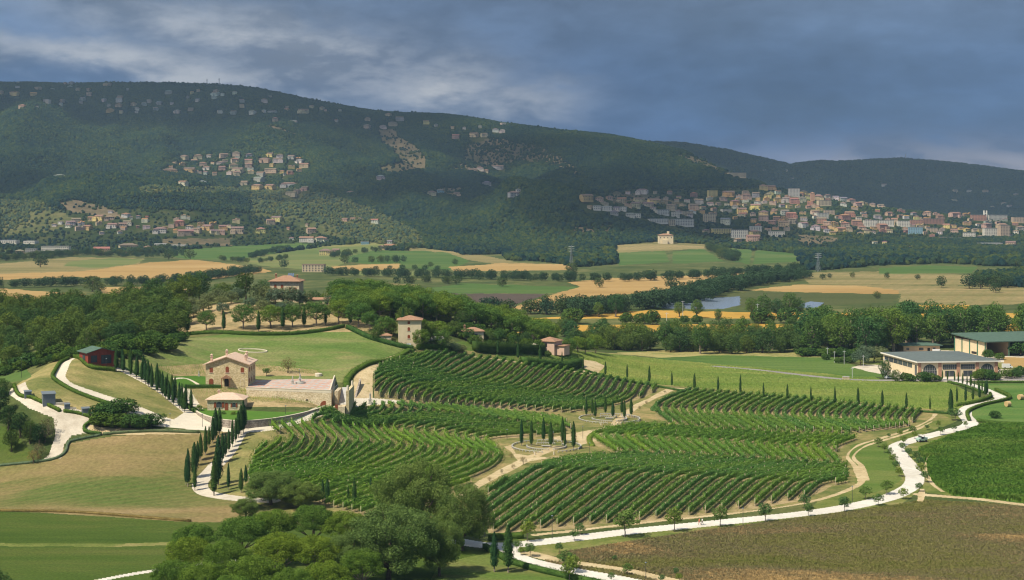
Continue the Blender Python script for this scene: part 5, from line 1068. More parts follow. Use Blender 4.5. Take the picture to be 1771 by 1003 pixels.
    MB().box(2.0,3.0,-4.07,-3.8,0,2.1).build('door','red_wood',o)
    o = thing('garden_house', 'low cream house with tiled hip roof among the garden shrubs', 'house', at(818, 605, 0), R(8)); MB().box(-4.2,4.2,-3.5,3.5,-1,3.4).build('wall','cream_plaster',o); r = MB().hip(8.4,7,3.4,1.5,.6).build('roof','brown_tiles',o); chimney(r,-3.6,0,4.6,1.4,'brown_tiles'); MB().box(.4,1.6,-3.57,-3.3,1,2.4).build('window','window_glass',o)
    o = thing('pink_house', 'pink walled house with tiled roof beside a cream parasol', 'house', at(951, 636, 0), R(-28)); MB().box(-4.2,4.2,-4,4,-1,5.0).build('wall','pink_plaster',o); MB().hip(8.4,8,5.0,1.7,.6).build('roof','brown_tiles',o); MB().box(-.6,.6,-4.07,-3.8,2.6,4.2).build('window','dark_opening',o); MB().box(4.2,8.4,-2.5,3,-1,3.1).build('side_wing','pink_plaster',o); MB().box(4.0,8.8,-3,3.4,3.1,3.35).build('wing_roof','brown_tiles',o)
    t = thing('parasol', 'cream garden parasol beside the pink house', 'parasol', at(923, 628, 0)); MB().cyl(0,0,0,2.7,.05,None,6).build('pole','pale_metal',t); MB().lathe([(1.9,2.1),(1.0,2.5),(.02,2.8)],8).build('canopy','cap_stone',t)
    o = thing('villa_shed', 'small stone outbuilding left of the cream tower house', 'outbuilding', at(668, 556, 0)); MB().box(-2,2,-1.6,1.6,-1,2.1).build('wall','pale_stone',o); MB().hip(4,3.2,2.1,.8,.4).build('roof','brown_tiles',o)
    t = thing('notice_board', 'small pale board at the corner of the hill lawn', 'board', G(707, 602, 520, 580)); MB().box(-.9,.9,-.06,.06,.4,1.9).build('panel','pale_metal',t); MB().box(-.8,-.7,-.05,.05,-.2,.4).build('post','grey_metal',t); MB().box(.7,.8,-.05,.05,-.2,.4).build('post','grey_metal',t)
def build_winery():
    c = np.array(((1588-CX)/F*648, 648.0)); yaw = R(7); W_, D_, H_ = 38.5, 42.0, 6.6
    o = thing('winery', 'long yellow winery with brick pilasters, arched glazing and a flat grey roof', 'winery', (c[0], c[1], 0.1), yaw)
    MB().box(0, W_, 0, D_, -.5, H_).build('wall', 'cream_plaster', o)
    r = MB(); r.add([(-.9,-.9,H_),(W_+.9,-.9,H_),(W_+.9,D_+.9,H_),(-.9,D_+.9,H_),(-.9,-.9,H_+.5),(W_+.9,-.9,H_+.5),(W_+.9,D_+.9,H_+.5),(-.9,D_+.9,H_+.5),(W_/2,10,H_+1.9),(W_/2,D_-10,H_+1.9)], [(0,3,2,1),(0,1,5,4),(1,2,6,5),(2,3,7,6),(3,0,4,7),(4,5,8),(5,6,9,8),(6,7,9),(7,4,8,9)]); rf = r.build('roof', 'slate_roof', o)
    f = MB(); f.box(-1.0,W_+1.0,-1.0,-.902,H_-.1,H_+.52); f.build('fascia','white_plaster',rf); f = MB(); f.box(-1.0,-.902,-.9,D_+1.0,H_-.1,H_+.52); f.build('fascia','white_plaster',rf)
    for x in (0.6, 10.4, 19.3, 28.6, 37.8): MB().box(x-.75, x+.75, -.25, .1, -.5, H_-.1).build('pilaster','brick_red',o)
    def glazed(mk, bars, nm='window'):
        q = mk.build(nm, 'window_glass', o)
        for b in bars: m = MB(); m.box(*b); m.build('glazing_bar', 'concrete', q)
    for x in (5.6, 33.4):
        glazed(MB().arch(x,.5,6.6,5.2,-.08,.1), [(x-3.3+k*1.1-.05,x-3.3+k*1.1+.05,-.13,-.082,.5,5.0-abs(k-3)*.28) for k in range(1,6)]+[(x-3.25,x+3.25,-.14,-.083,z,z+.1) for z in (1.6,2.7)])
    for x in (15.2, 24.0):
        glazed(MB().box(x-3.3,x+3.3,-.08,.1,3.2,5.5), [(x-3.3+k*.94-.05,x-3.3+k*.94+.05,-.13,-.082,3.2,5.5) for k in range(1,7)]+[(x-3.3,x+3.3,-.14,-.083,4.3,4.4)])
        glazed(MB().box(x-2.2,x+2.2,-.08,.1,0,2.6), [(x-.05,x+.05,-.13,-.082,0,2.6)], 'entrance')
    q = MB(); q.arch(-2.6,.4,2.4,4.9,-.08,.1); q.rot(-math.pi/2); q.shift(0,0); b = q.build('window','window_glass',o)
    for k in range(6): MB().box(-.08,.1,7+k*5.6,12.1+k*5.6,3.4,5.6).build('window','window_glass',o)
    # green roofed office
    o = thing('winery_office', 'small peach coloured office with a thin green roof behind the winery', 'office', ((1594-CX)/F*758, 764, 0.1), R(3)); MB().box(-10,10,-5,5,-.5,3.6).build('wall','peach_plaster',o); MB().box(-11.2,11.2,-6.2,6,3.6,4.0).add([(-11.2,-6.2,4.0),(11.2,-6.2,4.0),(11.2,6,4.0),(-11.2,6,4.0),(-5,0,4.9),(5,0,4.9)],[(0,1,5,4),(1,2,5),(2,3,4,5),(3,0,4)]).build('roof','green_roof',o)
    for x, w in ((-7.6,1.6),(-.2,2.4),(6.9,1.4)): MB().box(x-w/2,x+w/2,-5.08,-4.8,1.2,2.6).build('window','window_glass',o)
    MB().box(3.2,4.6,-5.08,-4.8,0,2.4).build('door','dark_opening',o)
    # barn
    o = thing('green_barn', 'large open barn with a green metal roof and cream end bays', 'barn', ((1705-CX)/F*738, 738, 0.1), R(14)); L_, D2, H2 = 75, 30, 8.2
    MB().box(0,.4,0,D2,-.5,H2-.8).build('wall','cream_plaster',o); MB().box(.4,L_,D2-.4,D2,-.5,H2).build('wall','brick_red',o); MB().box(14,14.4,.4,D2-.4,-.5,H2-.6).build('wall','peach_plaster',o); MB().box(L_-.4,L_,0,D2-.4,-.5,H2).build('wall','brick_red',o)
    m = MB(); m.add([(-1.4,-1.2,H2-.8),(L_+1,-1.2,H2-.8),(L_+1,D2+1,H2+.9),(-1.4,D2+1,H2+.9),(-1.4,-1.2,H2-.3),(L_+1,-1.2,H2-.3),(L_+1,D2+1,H2+1.6),(-1.4,D2+1,H2+1.6)],[(0,3,2,1),(4,5,6,7),(0,1,5,4),(1,2,6,5),(2,3,7,6),(3,0,4,7)]); m.build('roof','green_roof',o)
    for y in (.3,7.6,15,22.4,29.6): MB().box(-.35,-.02,y-.3,y+.3,-.5,H2-.8).build('post','green_metal',o)
    for x in (13.6,27,40,53,66): MB().box(x-.25,x+.25,-.35,-.02,-.5,H2-.8).build('post','green_metal',o)
    MB().box(-.06,.1,8.6,13.4,.3,1.6).build('window','dark_opening',o)
    for x in (20,32,45): MB().box(x-4,x+4,14,22,-.2,2.6+x*.02).build('stacked_goods','concrete',o)
# ------------------------------------------------------------------ far houses: (column, foot row, width in pixels, wall, roof), clustered as the hill shows them
WALL = {'w':(.58,.54,.47),'c':(.52,.42,.28),'o':(.52,.36,.15),'p':(.44,.33,.24),'r':(.36,.19,.14),'g':(.36,.34,.32),'y':(.62,.50,.20),'b':(.20,.34,.42)}
ROOF = {'t':(.29,.16,.11),'b':(.22,.155,.12),'g':(.20,.20,.20),'o':(.42,.24,.09)}
WN = {'w':'white','c':'cream','o':'ochre','p':'pink','r':'red','g':'grey','y':'yellow','b':'glassy blue'}; RN = {'t':'red','b':'brown','g':'grey','o':'orange'}
RIDGE = """2 162 8pb 25 165 18yo 58 166 12yo 66 156 12pb 30 153 7wg 31 144 5gg 91 157 7gg 81 178 13wg 107 176 9pb 105 182 7wg 39 188 13pt 64 187 5wg 113 143 6pb 124 145 9gg 121 153 8wg 135 157 8pb 153 157 7pb 154 165 9cb 143 173 9gg 140 179 7gg 186 149 15pb 221 156 5gg 180 175 8wg 208 170 9pb 206 176 12wg 206 184 9pt 189 183 6gg 191 194 13ob 210 195 7cb 231 182 9cb 237 190 8wb 236 195 6wg 249 182 8gg 258 177 8gb 276 180 9gg 292 162 12gg 297 180 6wg 269 190 8gb 332 162 7yo 343 158 7pb 374 160 10pb 373 165 12wb 385 165 7wg 370 170 8wg 342 175 8wg 325 169 5gb 330 191 9pb 307 195 10wg 406 163 8wg 418 176 9gb 418 185 8cb 457 177 12wb 467 169 6wg 380 195 9wg 404 197 10gb 437 197 12wb 456 194 7wg 471 198 16gg 496 192 9ot 496 187 6pb 525 195 20cb 539 187 8cb 557 189 8pb 563 192 5pb 588 192 6gb 476 209 11pt 508 214 12wg 582 210 6gb 636 208 9pb 635 221 11pb 662 222 11wg 679 217 14pb 672 202 11cb 691 208 14gb 737 214 11yb 754 218 6wg 783 222 6pb 803 223 6wb 788 239 14pt 820 236 16cb 837 236 11cb 857 228 11wg 869 229 10wg 870 217 9wg 830 220 6gg"""
MIDV = """319 275 14pb 343 274 15pb 362 271 9gb 336 281 11pt 387 272 15pb 409 269 13pb 431 271 11gb 351 287 14pb 294 299 26ob 328 297 20ob 358 293 12wb 382 286 14gb 384 293 12pb 406 280 14pt 430 282 13pt 430 288 11pb 404 290 16cb 412 297 20cb 409 303 13cb 371 302 9pt 356 301 8gb 468 270 12yb 484 272 11wb 458 280 20pb 480 280 18wb 504 274 12gb 519 281 12wg 526 289 18pt 468 298 21cb 488 299 8ot 501 300 10rb 492 303 4wg 451 304 14gb 448 313 18gg 317 320 15wb 350 320 14wg 423 319 12pb 445 326 18ob 468 326 16ob 500 323 30gb 504 339 20cb 528 329 12pb 514 333 11pb 103 309 20wg 606 338 14pb 658 310 14gg 747 338 16cb 761 333 10bg 790 338 10cb 842 321 16gg 888 339 18gb 896 331 8wg 817 298 18cb 830 295 13wb 841 298 10cb 861 293 22wb 597 382 10pb 611 381 9pt 623 381 8cb 648 385 13wt"""
LOWV = """311 389 18rt 277 402 24wb 328 396 13wb 341 401 14pb 321 406 28pb 360 397 18ob 370 404 14cb 385 396 14ob 382 404 14pb 411 402 24pb 451 402 17yt 479 382 18yb 468 387 16pb 499 397 5pt 530 418 26wt 555 418 20wt 538 402 16pt 504 415 10wb 531 391 6cb 94 391 8wb 105 387 8wb 132 384 16pb 122 389 16wb 119 393 12wb 159 381 14pt 173 380 18yb 190 380 16pb 191 368 7wb 218 375 13wt 227 379 5wb 239 377 9gb 254 378 7rt 220 388 13wb 195 393 16wb 212 392 14pb 238 394 7rb 152 396 14ob 176 405 10wb 207 404 8wb 225 426 10cb 222 431 34cb 214 442 14pb 256 433 15ob 176 437 28pt 34 440 16pb 660 430 10wb 674 430 18pt 581 436 12pb 563 441 22yb 674 421 8gg"""
TOWN = """1086 335 9wb 1111 335 22wb 1133 335 6pb 1158 335 9pt 1174 344 10ob 1200 341 14rt 1014 347 22ob 1037 348 14pb 1054 345 12pb 1076 351 18pt 1105 351 20cb 1131 353 24yb 1020 360 9cb 1067 364 12wg 1100 359 18cb 1121 360 20cb 1130 364 10wb 1162 363 18pb 1199 362 18pb 1209 353 16gb 1228 356 12wb 1089 375 14wg 1062 371 14gg 1260 339 22ob 1289 336 12pb 1250 346 12pb 1307 340 14gb 1320 328 16ob 1334 329 16ob 1328 342 13yb 1345 349 13ob 1290 344 16pb 1310 353 12wt 1271 355 16ob 1242 355 9cb 1307 362 20yb 1283 369 18yb 1271 361 13gb 1285 375 14pt 1302 373 10cb 1321 374 17yb 1304 384 10ob 1321 381 17pb 1343 381 13rt 1357 371 14gb 1387 349 15cb 1360 349 13gb 1373 351 17rt 1415 346 16cb 1416 331 9ob 1431 327 12gb 1446 329 12wg 1458 331 14gg 1390 330 10yb 1445 345 12gb 1456 342 10pb 1458 356 12wb 1472 345 14pt 1409 371 14cb 1461 380 20rt 1421 386 18rb 1431 389 12pb 1368 377 18rt 1371 386 16pt 1390 381 12gb 1355 392 20pb 1336 387 12rb 1389 393 16wb 1411 398 17wb 1430 402 12wg 1453 402 18ot 1440 405 10ob 1462 393 16pt 1305 408 18yb 1276 419 12pt 1302 418 24pb 1255 387 18wg 1483 357 14pt 1490 350 12cb 1509 354 12pb 1523 358 12cb 1537 373 12pb 1469 374 16rt 1485 380 10wb 1517 378 12gb 1481 390 18rt 1604 373 14pt 1651 376 22pb 1525 397 18rt 1567 403 7rb 1637 394 12yt 1662 397 9yb 1672 400 10yo 1650 403 14pb 1686 401 10cb 1757 404 10wb 1732 396 18pt 1706 394 16pb 1488 406 10yb 1500 403 12cb 1539 403 12cb 1513 422 10wb 1530 422 10yb 1467 399 14pb 1221 403 12cb 1234 403 9cb 1193 375 10wb 1352 358 10gb 1398 360 9pt 1425 395 10rt 1490 397 12pt 1510 404 9wb 1547 384 12pt 1590 398 10gb 1625 405 10wb 1695 412 10pb 1748 427 18pb 1765 398 14gb 1720 401 12pb 1745 409 10wb 1580 372 9gb 1625 378 12rt"""
FARH = """1529 323 10wb 1566 324 4wg 1652 333 8cb 1676 334 8wg 1704 333 12pb 1650 350 8cb 1736 355 10pb 1746 360 9wb 1716 361 7cb 1757 340 8pb 1322 298 6gg 1360 297 6wg 1371 311 5wb"""
BLOCKS = """1145 371 24wg9 1168 375 15wg9 1188 372 20cg7 1138 385 34wg7 1180 390 40wg12 1162 390 12cg10 1227 385 22cg15 1232 341 16yb12 1049 363 18wg6 1032 362 14wg6 1077 364 14wg6 1103 376 10wg6 1248 403 34yg8 1279 411 30wg13 1307 399 22wg7 1343 409 30wg9 1274 306 32cg7 1425 355 24cg8 1256 367 18gg5 1421 377 24wg9 1434 371 18pg7 1505 392 24wg11 1533 390 25wg9 1562 392 22wg10 1585 388 22rg8 1612 387 42rg9 1692 381 26rg9 1723 381 38wg9 1760 385 20pg10 1583 406 24bg13 1612 401 20pg7 1676 411 20wg9 1713 408 26wg13 1736 410 18pg20 1644 414 38rg4 1711 427 44wg6 1373 339 22gb13"""
WHITEB = """97 436 50wg10 54 421 24wg4 17 421 32wg6 278 427 20wg5 54 436 18gg6 310 428 26wg4 631 422 13bg4 543 470 41cb13 80 440 36gg6"""
HMESH = {}
def far_house_mesh(w, d, h, roof):
    k = (round(w/3)*3, round(h/1.5)*1.5, roof)
    if k not in HMESH:
        w, h = max(k[0], 4), max(k[1], 3); d = min(w*.8, 16); m = MB(); m.box(-w/2, w/2, -d/2, d/2, -3, h)
        fl = max(1, int(h/3)); n = max(2, int(w/3.4)); m.cm = 1
        for f in range(fl):
            for i in range(n):
                x = -w/2+w*(i+.5)/n; z = .9+f*(h-.4)/fl; m.box(x-.75, x+.75, -d/2-.06, -d/2+.1, z, z+1.8)
            for i in range(2):
                y = -d/2+d*(i+.5)/2; z = .9+f*(h-.4)/fl; m.box(-w/2-.06, -w/2+.1, y-.55, y+.55, z, z+1.5)
        if w > 14 and roof != 'flat':                 # a lower wing in front of one end
            m.cm = 0; a, b = (w*.12, w/2+1.5) if k[0] % 2 else (-w/2-1.5, -w*.12); m.box(a, b, -d/2-d*.35, -d/2-.07, -3, h*.62); m.cm = 1
            for i in range(2): x = a+(b-a)*(i+.5)/2; m.box(x-.7, x+.7, -d/2-d*.35-.06, -d/2-d*.35+.1, h*.2, h*.2+1.5)
        r = MB()
        if w > 14 and roof != 'flat':
            r.box(a-.4, b+.4, -d/2-d*.35-.5, -d/2-.07, h*.62, h*.62+.5)
        if roof == 'flat': r.box(-w/2-.3, w/2+.3, -d/2-.3, d/2+.3, h, h+.5)
        elif roof == 'hip': r.hip(w, d, h, min(w, d)*.2, .7, .25)
        else: r.gable(d, w, h, d*.18, .6, .3).rot(math.pi/2); m.cm = 0; m.add([(-w/2,-d/2,h),(-w/2,d/2,h),(-w/2,0,h+d*.18),(w/2,-d/2,h),(w/2,d/2,h),(w/2,0,h+d*.18)], [(0,2,1),(3,4,5)])
        HMESH[k] = (m.mesh('house', ['far_wall', 'far_glass']), r.mesh('roof', ['far_tiles']))
    return HMESH[k]
HOUSES = []          # x, y, radius: kept clear of forest
def parse(txt):
    t = txt.split(); return [(float(t[i]), float(t[i+1]), t[i+2]) for i in range(0, len(t), 3)]
def build_far_houses():
    rr = random.Random(4)
    for txt, where, grp, y0, y1 in ((RIDGE,'high on the ridge','houses along the wooded ridge',3900,7000),(MIDV,'in the hamlet halfway up the slope','houses of the hillside hamlet',2500,6000),
                            (LOWV,'in the village at the hill foot','houses of the village at the foot of the hill',2150,4200),(TOWN,'in the hill town','houses of the hill town',2150,5200),(FARH,'alone on the far blue hills','houses on the far hills',0,0)):
        for px, py, s in parse(txt):
            wp = float(s[:-2]); wc, rc = s[-2], s[-1]
            if y0: g = G(px, py, y0, y1)
            else: g = far_pt(px, py)
            sc = g[1]/F; w = wp*sc*(.88 if grp.endswith('town') else .9); big = wp > 17
            h = min(max(0.42*w, 4.5), 9.0)*(1.15 if wp < 9 else 1.0)*(g[1]/3600)**.35*(1.2 if grp.endswith('town') else 1.0)
            mw, mr = far_house_mesh(w, 0, h, 'hip' if rr.random() < .45 else 'gable')
            o = link('house', mw, None, g, rr.uniform(-.5, .5)); o.color = (*[c*rr.uniform(.88, 1.08) for c in WALL[wc]], 1)
            lab = f'{"broad" if big else "small"} {WN[wc]} house with a {RN[rc]} roof {where}'
            tag(o, lab, 'house', f'{"broad" if big else "small"} {WN[wc]} {RN[rc]} roofed {grp}'); r = link('roof', mr, o); r.color = (*[c*rr.uniform(.85, 1.15) for c in ROOF[rc]], 1)
            HOUSES.append((g[0], g[1], w*.5+5))
    for txt, where, grp, y0 in ((BLOCKS,'in the hill town','blocks of the hill town',2150),(WHITEB,'beside the valley fields','large buildings at the edge of the fields',1500)):
        for px, py, s in parse(txt):
            i = next(k for k, c in enumerate(s) if c.isalpha()); wp = float(s[:i]); wc, rc = s[i], s[i+1]; hp = float(s[i+2:])
            g = G(px, py, y0, 5200); sc = g[1]/F; w = wp*sc*.95; h = hp*sc
            mw, mr = far_house_mesh(w, 0, h, 'flat'); low = h < 9
            o = link('long_building' if low else 'apartment_block', mw, None, g, rr.uniform(-.25, .25)); o.color = (*WALL[wc], 1)
            tag(o, f'{"low" if low else "tall"} {WN[wc]} {"flat roofed building" if low else "apartment block"} {"long " if wp > 30 else ""}{where}', 'building' if low else 'apartment block', f'{"low" if low else "tall"} {WN[wc]} {"long" if wp > 30 else "short"} {grp}'); r = link('roof', mr, o); r.color = (*ROOF[rc], 1)
            if wc == 'w' and low: r.color = (.5, .5, .5, 1)
            HOUSES.append((g[0], g[1], w*.5+5))
    # rows of joined houses filling the lanes of the town and the villages
    TM = []
    for v in range(5):
        q = random.Random(70+v); m = MB(); r = MB(); x = -9.0
        for u in range(3 + v % 2):
            w = q.uniform(4, 6.5); h = q.uniform(5, 9.5); d = q.uniform(7, 9); m.cm = 0; m.box(x+.01, x+w-.01, -d/2, d/2, -5, h); m.cm = 1
            for f in range(2 + (h > 7.5)):
                for i in range(2): c = x+w*(.28+.44*i); z = .8+f*2.7; m.box(c-.55, c+.55, -d/2-.06, -d/2+.1, z, z+1.6)
            r.add([(x,-d/2-.5,h),(x+w,-d/2-.5,h),(x+w,d/2+.5,h),(x,d/2+.5,h),(x,0,h+d*.2),(x+w,0,h+d*.2)], [(0,1,5,4),(2,3,4,5),(0,4,3),(1,2,5),(3,2,1,0)]); x += w+.02
        TM.append((m.mesh('terraced_row', ['far_wall', 'far_glass']), r.mesh('roof', ['far_tiles'])))
    occ = [(p, q) for t in (TOWN, MIDV, LOWV) for p, q, _ in parse(t)]+[(p, q) for p, q, _ in parse(BLOCKS)]
    for poly, n, lab, grp, cols in (([(1260,335),(1420,330),(1540,365),(1771,378),(1771,412),(1640,412),(1480,404),(1330,400),(1250,372)], 72, 'row of joined %s houses packed into the lanes of the hill town', 'joined %s rows of the hill town', 'coppgwry'),
                              ([(1010,345),(1250,345),(1250,378),(1110,366),(1010,366)], 16, 'row of joined %s houses on the upper left of the hill town', 'joined %s rows left of the town', 'cwpo'), ([(90,376),(260,374),(420,386),(420,404),(280,404),(90,396)], 16, 'row of joined %s houses in the village at the hill foot', 'joined %s rows of the village', 'cwop'),
                              ([(290,272),(520,272),(520,300),(400,304),(290,300)], 14, 'row of joined %s houses in the hamlet halfway up the slope', 'joined %s rows of the hamlet', 'cwpo')):
        a = np.array(poly, float); k = 0; t = 0
        while k < n and t < 4000:
            t += 1; px, py = rr.uniform(a[:, 0].min(), a[:, 0].max()), rr.uniform(a[:, 1].min(), a[:, 1].max())
            if not in_poly(np.array([px]), np.array([py]), poly)[0] or any(abs(px-p) < 11 and abs(py-q) < 4.5 for p, q in occ): continue
            occ.append((px, py)); k += 1; g = G(px, py, 2150, 5600); mw, mr = TM[rr.randrange(5)]; c = rr.choice(cols); s = rr.uniform(.7, 1.0)*(g[1]/3500)**.4
            o = link('terraced_row', mw, None, g, rr.uniform(-.6, .6), s); o.color = (*[v*rr.uniform(.85, 1.05) for v in WALL[c]], 1); tag(o, lab % WN[c], 'terraced houses', grp % WN[c])
            r = link('roof', mr, o); r.color = (*[v*rr.uniform(.85, 1.15) for v in ROOF[rr.choice('tbbo')]], 1); HOUSES.append((g[0], g[1], 11*s+4))
    # villa on the knoll, bell tower
    g = G(1151, 421, 2150, 3200); s = g[1]/F; o = thing('knoll_villa', 'square ochre villa with a small belvedere above the green knoll fields', 'villa', g); w = 25*s; MB().box(-w/2,w/2,-9,9,-4,14.5*s).build('wall','cream_plaster',o); r = MB().hip(w,18,14.5*s,2.6,1.0).build('roof','brown_tiles',o); MB().box(w*.18-2,w*.18+2,-2,2,14.5*s+1,14.5*s+7).build('belvedere','cream_plaster',r)
    for i in range(4): MB().box(-w*.38+i*w*.25-.8,-w*.38+i*w*.25+.8,-9.1,-8.8,9.2*s,11.4*s).build('window','far_glass',o)
    MB().box(-w*.28,w*.1,-13,-9.05,-3,6.4*s).build('porch','cream_plaster',o); HOUSES.append((g[0], g[1], 22))
    g = G(1704, 381, 2150, 4200); s = g[1]/F; o = thing('bell_tower', 'thin white bell tower rising over the roofs of the town', 'tower', g)
    for q in (-1, 1): MB().box(q*3.2-1.3,q*3.2+1.3,-1.6,1.6,-2,17*s).build('shaft','white_plaster',o)
    MB().box(-1.9,1.9,-1.2,1.2,11*s,12*s).build('bridge','white_plaster',o)
    g = G(1405, 347, 2150, 5200); s = g[1]/F; o = thing('church_tower', 'reddish square tower beside the old church in the hill town', 'tower', g); MB().box(-5,5,-5,5,-4,13*s).build('shaft','brick_red',o); MB().hip(10,10,13*s,3,.5).build('roof','brown_tiles',o); HOUSES.append((g[0], g[1], 12))
    # masts on the ridge
    for px, h in ((358, 30), (379, 34), (1566, 34)):
        if px < 1000: g = at(px, 5560); 
        else: g = far_pt(px, 271)
        o = thing('radio_mast', f'thin radio mast on the {"skyline of the long ridge" if px < 1000 else "top of the far hill"}', 'mast', g, 0, 'radio masts on the long ridge' if px < 1000 else None); MB().box(-1.2,1.2,-1.2,1.2,-5,h).build('pole','pale_metal',o); MB().box(-3,3,-.5,.5,h*.8,h*.85).build('crossarm','pale_metal',o)
# ------------------------------------------------------------------ hills and their forest
FRID = np.array([(700,250,7200),(900,243,7200),(1000,240,7200),(1120,243,7200),(1180,245,7200),(1250,256,7200),(1320,272,7300),(1370,285,7400),(1385,286,7600),(1420,281,7700),(1480,277,7700),(1560,273,7700),(1640,279,7700),(1700,286,7700),(1771,294,7700),(1900,306,7700),(2100,320,7700)], float)
def h_far(X, Y):
    px = CX+F*X/Y; ry = np.interp(px, FRID[:, 0], FRID[:, 1]); rY = np.interp(px, FRID[:, 0], FRID[:, 2]); rZ = CH-(ry-HY)/F*rY-9
    f = (Y-5200)/(rY-5200); g = np.interp(f, [-1, 0, .3, .6, .85, 1, 1.4], [-.12, 0, .16, .52, .88, 1, .6])
    return rZ*g + sstep(.05, .4, f)*(1-.9*sstep(.8, .98, f))*70*fbm(X/500, Y/1300, 57, 4)
def far_pt(px, py):
    ym = np.arange(5200, 8300, 10.0); X = (px-CX)/F*ym; d = h_far(X, ym)-(CH-(py-HY)/F*ym); k = np.nonzero(d >= 0)[0]; y = ym[k[0]] if len(k) else 7600.0
    return Vector(((px-CX)/F*y, y, float(h_far(np.array([(px-CX)/F*y]), np.array([y]))[0])))
CLEAR = [('bare',[(655,225),(682,222),(692,240),(716,250),(738,268),(735,292),(700,299),(662,298),(655,290),(690,280),(680,262),(657,246)]),
 ('scrub',[(800,252),(850,238),(930,252),(965,268),(1000,290),(1015,312),(985,300),(950,285),(900,282),(850,291),(800,299),(765,302),(800,280)]),
 ('bare',[(742,336),(760,325),(800,323),(803,333),(780,340)]),('bare',[(100,352),(130,346),(190,360),(222,382),(180,373),(120,366)]),('bare',[(1140,258),(1200,272),(1290,296),(1305,316),(1270,312),(1200,284)]),
 ('bare',[(464,214),(490,220),(516,234),(516,240),(495,232),(462,219)]),('olive',[(430,335),(560,335),(640,360),(720,400),(740,428),(640,425),(560,405),(500,385),(430,370)]),('olive',[(240,322),(520,326),(520,338),(240,334)]),
 ('olive',[(0,345),(80,352),(130,380),(90,400),(0,410)]),('scrub',[(1060,330),(1140,340),(1180,352),(1060,352)]),('scrub',[(1380,405),(1450,410),(1440,440),(1385,440)]),('scrub',[(1560,425),(1650,432),(1620,448),(1560,440)]),
 ('olive',[(560,388),(605,388),(605,402),(560,402)]),('bare',[(280,412),(400,412),(400,424),(280,424)]),('scrub',[(980,395),(1060,388),(1065,402),(985,405)])]
def gn_forest(name, pts, scl, mat, label, detail=1):
    """One mass of tree crowns: a rough crown on every point."""
    me = bpy.data.meshes.new(name); me.vertices.add(len(pts)); me.vertices.foreach_set('co', np.asarray(pts, np.float32).ravel())
    at_ = me.attributes.new('crown_size', 'FLOAT', 'POINT'); at_.data.foreach_set('value', np.asarray(scl, np.float32)); me.update()
    o = link(name, me); o['kind'] = 'stuff'; o['label'] = label
    ng = bpy.data.node_groups.new(name+'_nodes', 'GeometryNodeTree'); ng.interface.new_socket('Geometry', in_out='INPUT', socket_type='NodeSocketGeometry'); ng.interface.new_socket('Geometry', in_out='OUTPUT', socket_type='NodeSocketGeometry')
    N = ng.nodes; L = ng.links; gi = N.new('NodeGroupInput'); go = N.new('NodeGroupOutput'); iop = N.new('GeometryNodeInstanceOnPoints'); L.new(gi.outputs[0], iop.inputs['Points'])
    join = N.new('GeometryNodeGeometryToInstance')
    for k in range(4):
        ico = N.new('GeometryNodeMeshIcoSphere'); ico.inputs['Radius'].default_value = 1.0; ico.inputs['Subdivisions'].default_value = detail+1
        sp = N.new('GeometryNodeSetPosition'); L.new(ico.outputs[0], sp.inputs[0])
        nz = N.new('ShaderNodeTexNoise'); nz.inputs['Scale'].default_value = 1.9; nz.inputs['Detail'].default_value = 3; nz.noise_dimensions = '4D'; nz.inputs['W'].default_value = k*7.7
        vm = N.new('ShaderNodeVectorMath'); vm.operation = 'SUBTRACT'; L.new(nz.outputs['Color'], vm.inputs[0]); vm.inputs[1].default_value = (.5, .5, .5)
        vs = N.new('ShaderNodeVectorMath'); vs.operation = 'MULTIPLY'; L.new(vm.outputs[0], vs.inputs[0]); vs.inputs[1].default_value = (1.9, 1.9, 1.6); L.new(vs.outputs[0], sp.inputs['Offset'])
        sm = N.new('GeometryNodeSetMaterial'); sm.inputs['Material'].default_value = MATS[mat]; L.new(sp.outputs[0], sm.inputs[0]); L.new(sm.outputs[0], join.inputs[0])
    L.new(join.outputs[0], iop.inputs['Instance']); iop.inputs['Pick Instance'].default_value = True
    rv = N.new('FunctionNodeRandomValue'); rv.data_type = 'INT'; rv.inputs[4].default_value = 0; rv.inputs[5].default_value = 3; L.new(rv.outputs[2], iop.inputs['Instance Index'])
    ra = N.new('FunctionNodeRandomValue'); ra.data_type = 'FLOAT_VECTOR'; ra.inputs[1].default_value = (.2, .2, 6.28); L.new(ra.outputs[0], iop.inputs['Rotation'])
    na = N.new('GeometryNodeInputNamedAttribute'); na.data_type = 'FLOAT'; na.inputs[0].default_value = 'crown_size'
    cx = N.new('ShaderNodeCombineXYZ'); L.new(na.outputs[0], cx.inputs[0]); L.new(na.outputs[0], cx.inputs[1]); mm = N.new('ShaderNodeMath'); mm.operation = 'MULTIPLY'; L.new(na.outputs[0], mm.inputs[0]); mm.inputs[1].default_value = 1.15; L.new(mm.outputs[0], cx.inputs[2]); L.new(cx.outputs[0], iop.inputs['Scale'])
    L.new(iop.outputs[0], go.inputs[0])
    md = o.modifiers.new('crowns', 'NODES'); md.node_group = ng
    return o
leaf_mat('forest_leaf', (0.014,0.031,0.018), (0.034,0.058,0.028), 0.4, 0.0, 0.40)
leaf_mat('grove_leaf', (0.050,0.072,0.030), (0.085,0.105,0.048), 0.5, 0.0, 0.30)
def forest_patches(name, a, b):
    nt = MATS[name].node_tree; g = nd(nt, 'ShaderNodeNewGeometry'); n = noise_n(nt, g.outputs['Position'], .0035, 4, .55)
    f = ramp_n(nt, n, [(.38, a), (.62, b)])
    for l in list(nt.links):
        if l.to_node.type == 'BSDF_DIFFUSE' and l.to_socket.name == 'Color':
            src = l.from_socket; nt.links.remove(l); nt.links.new(mix_n(nt, 1.0, src, f, 'MULTIPLY'), nt.nodes[[x.name for x in nt.nodes if x.type == 'BSDF_DIFFUSE'][0]].inputs[0])
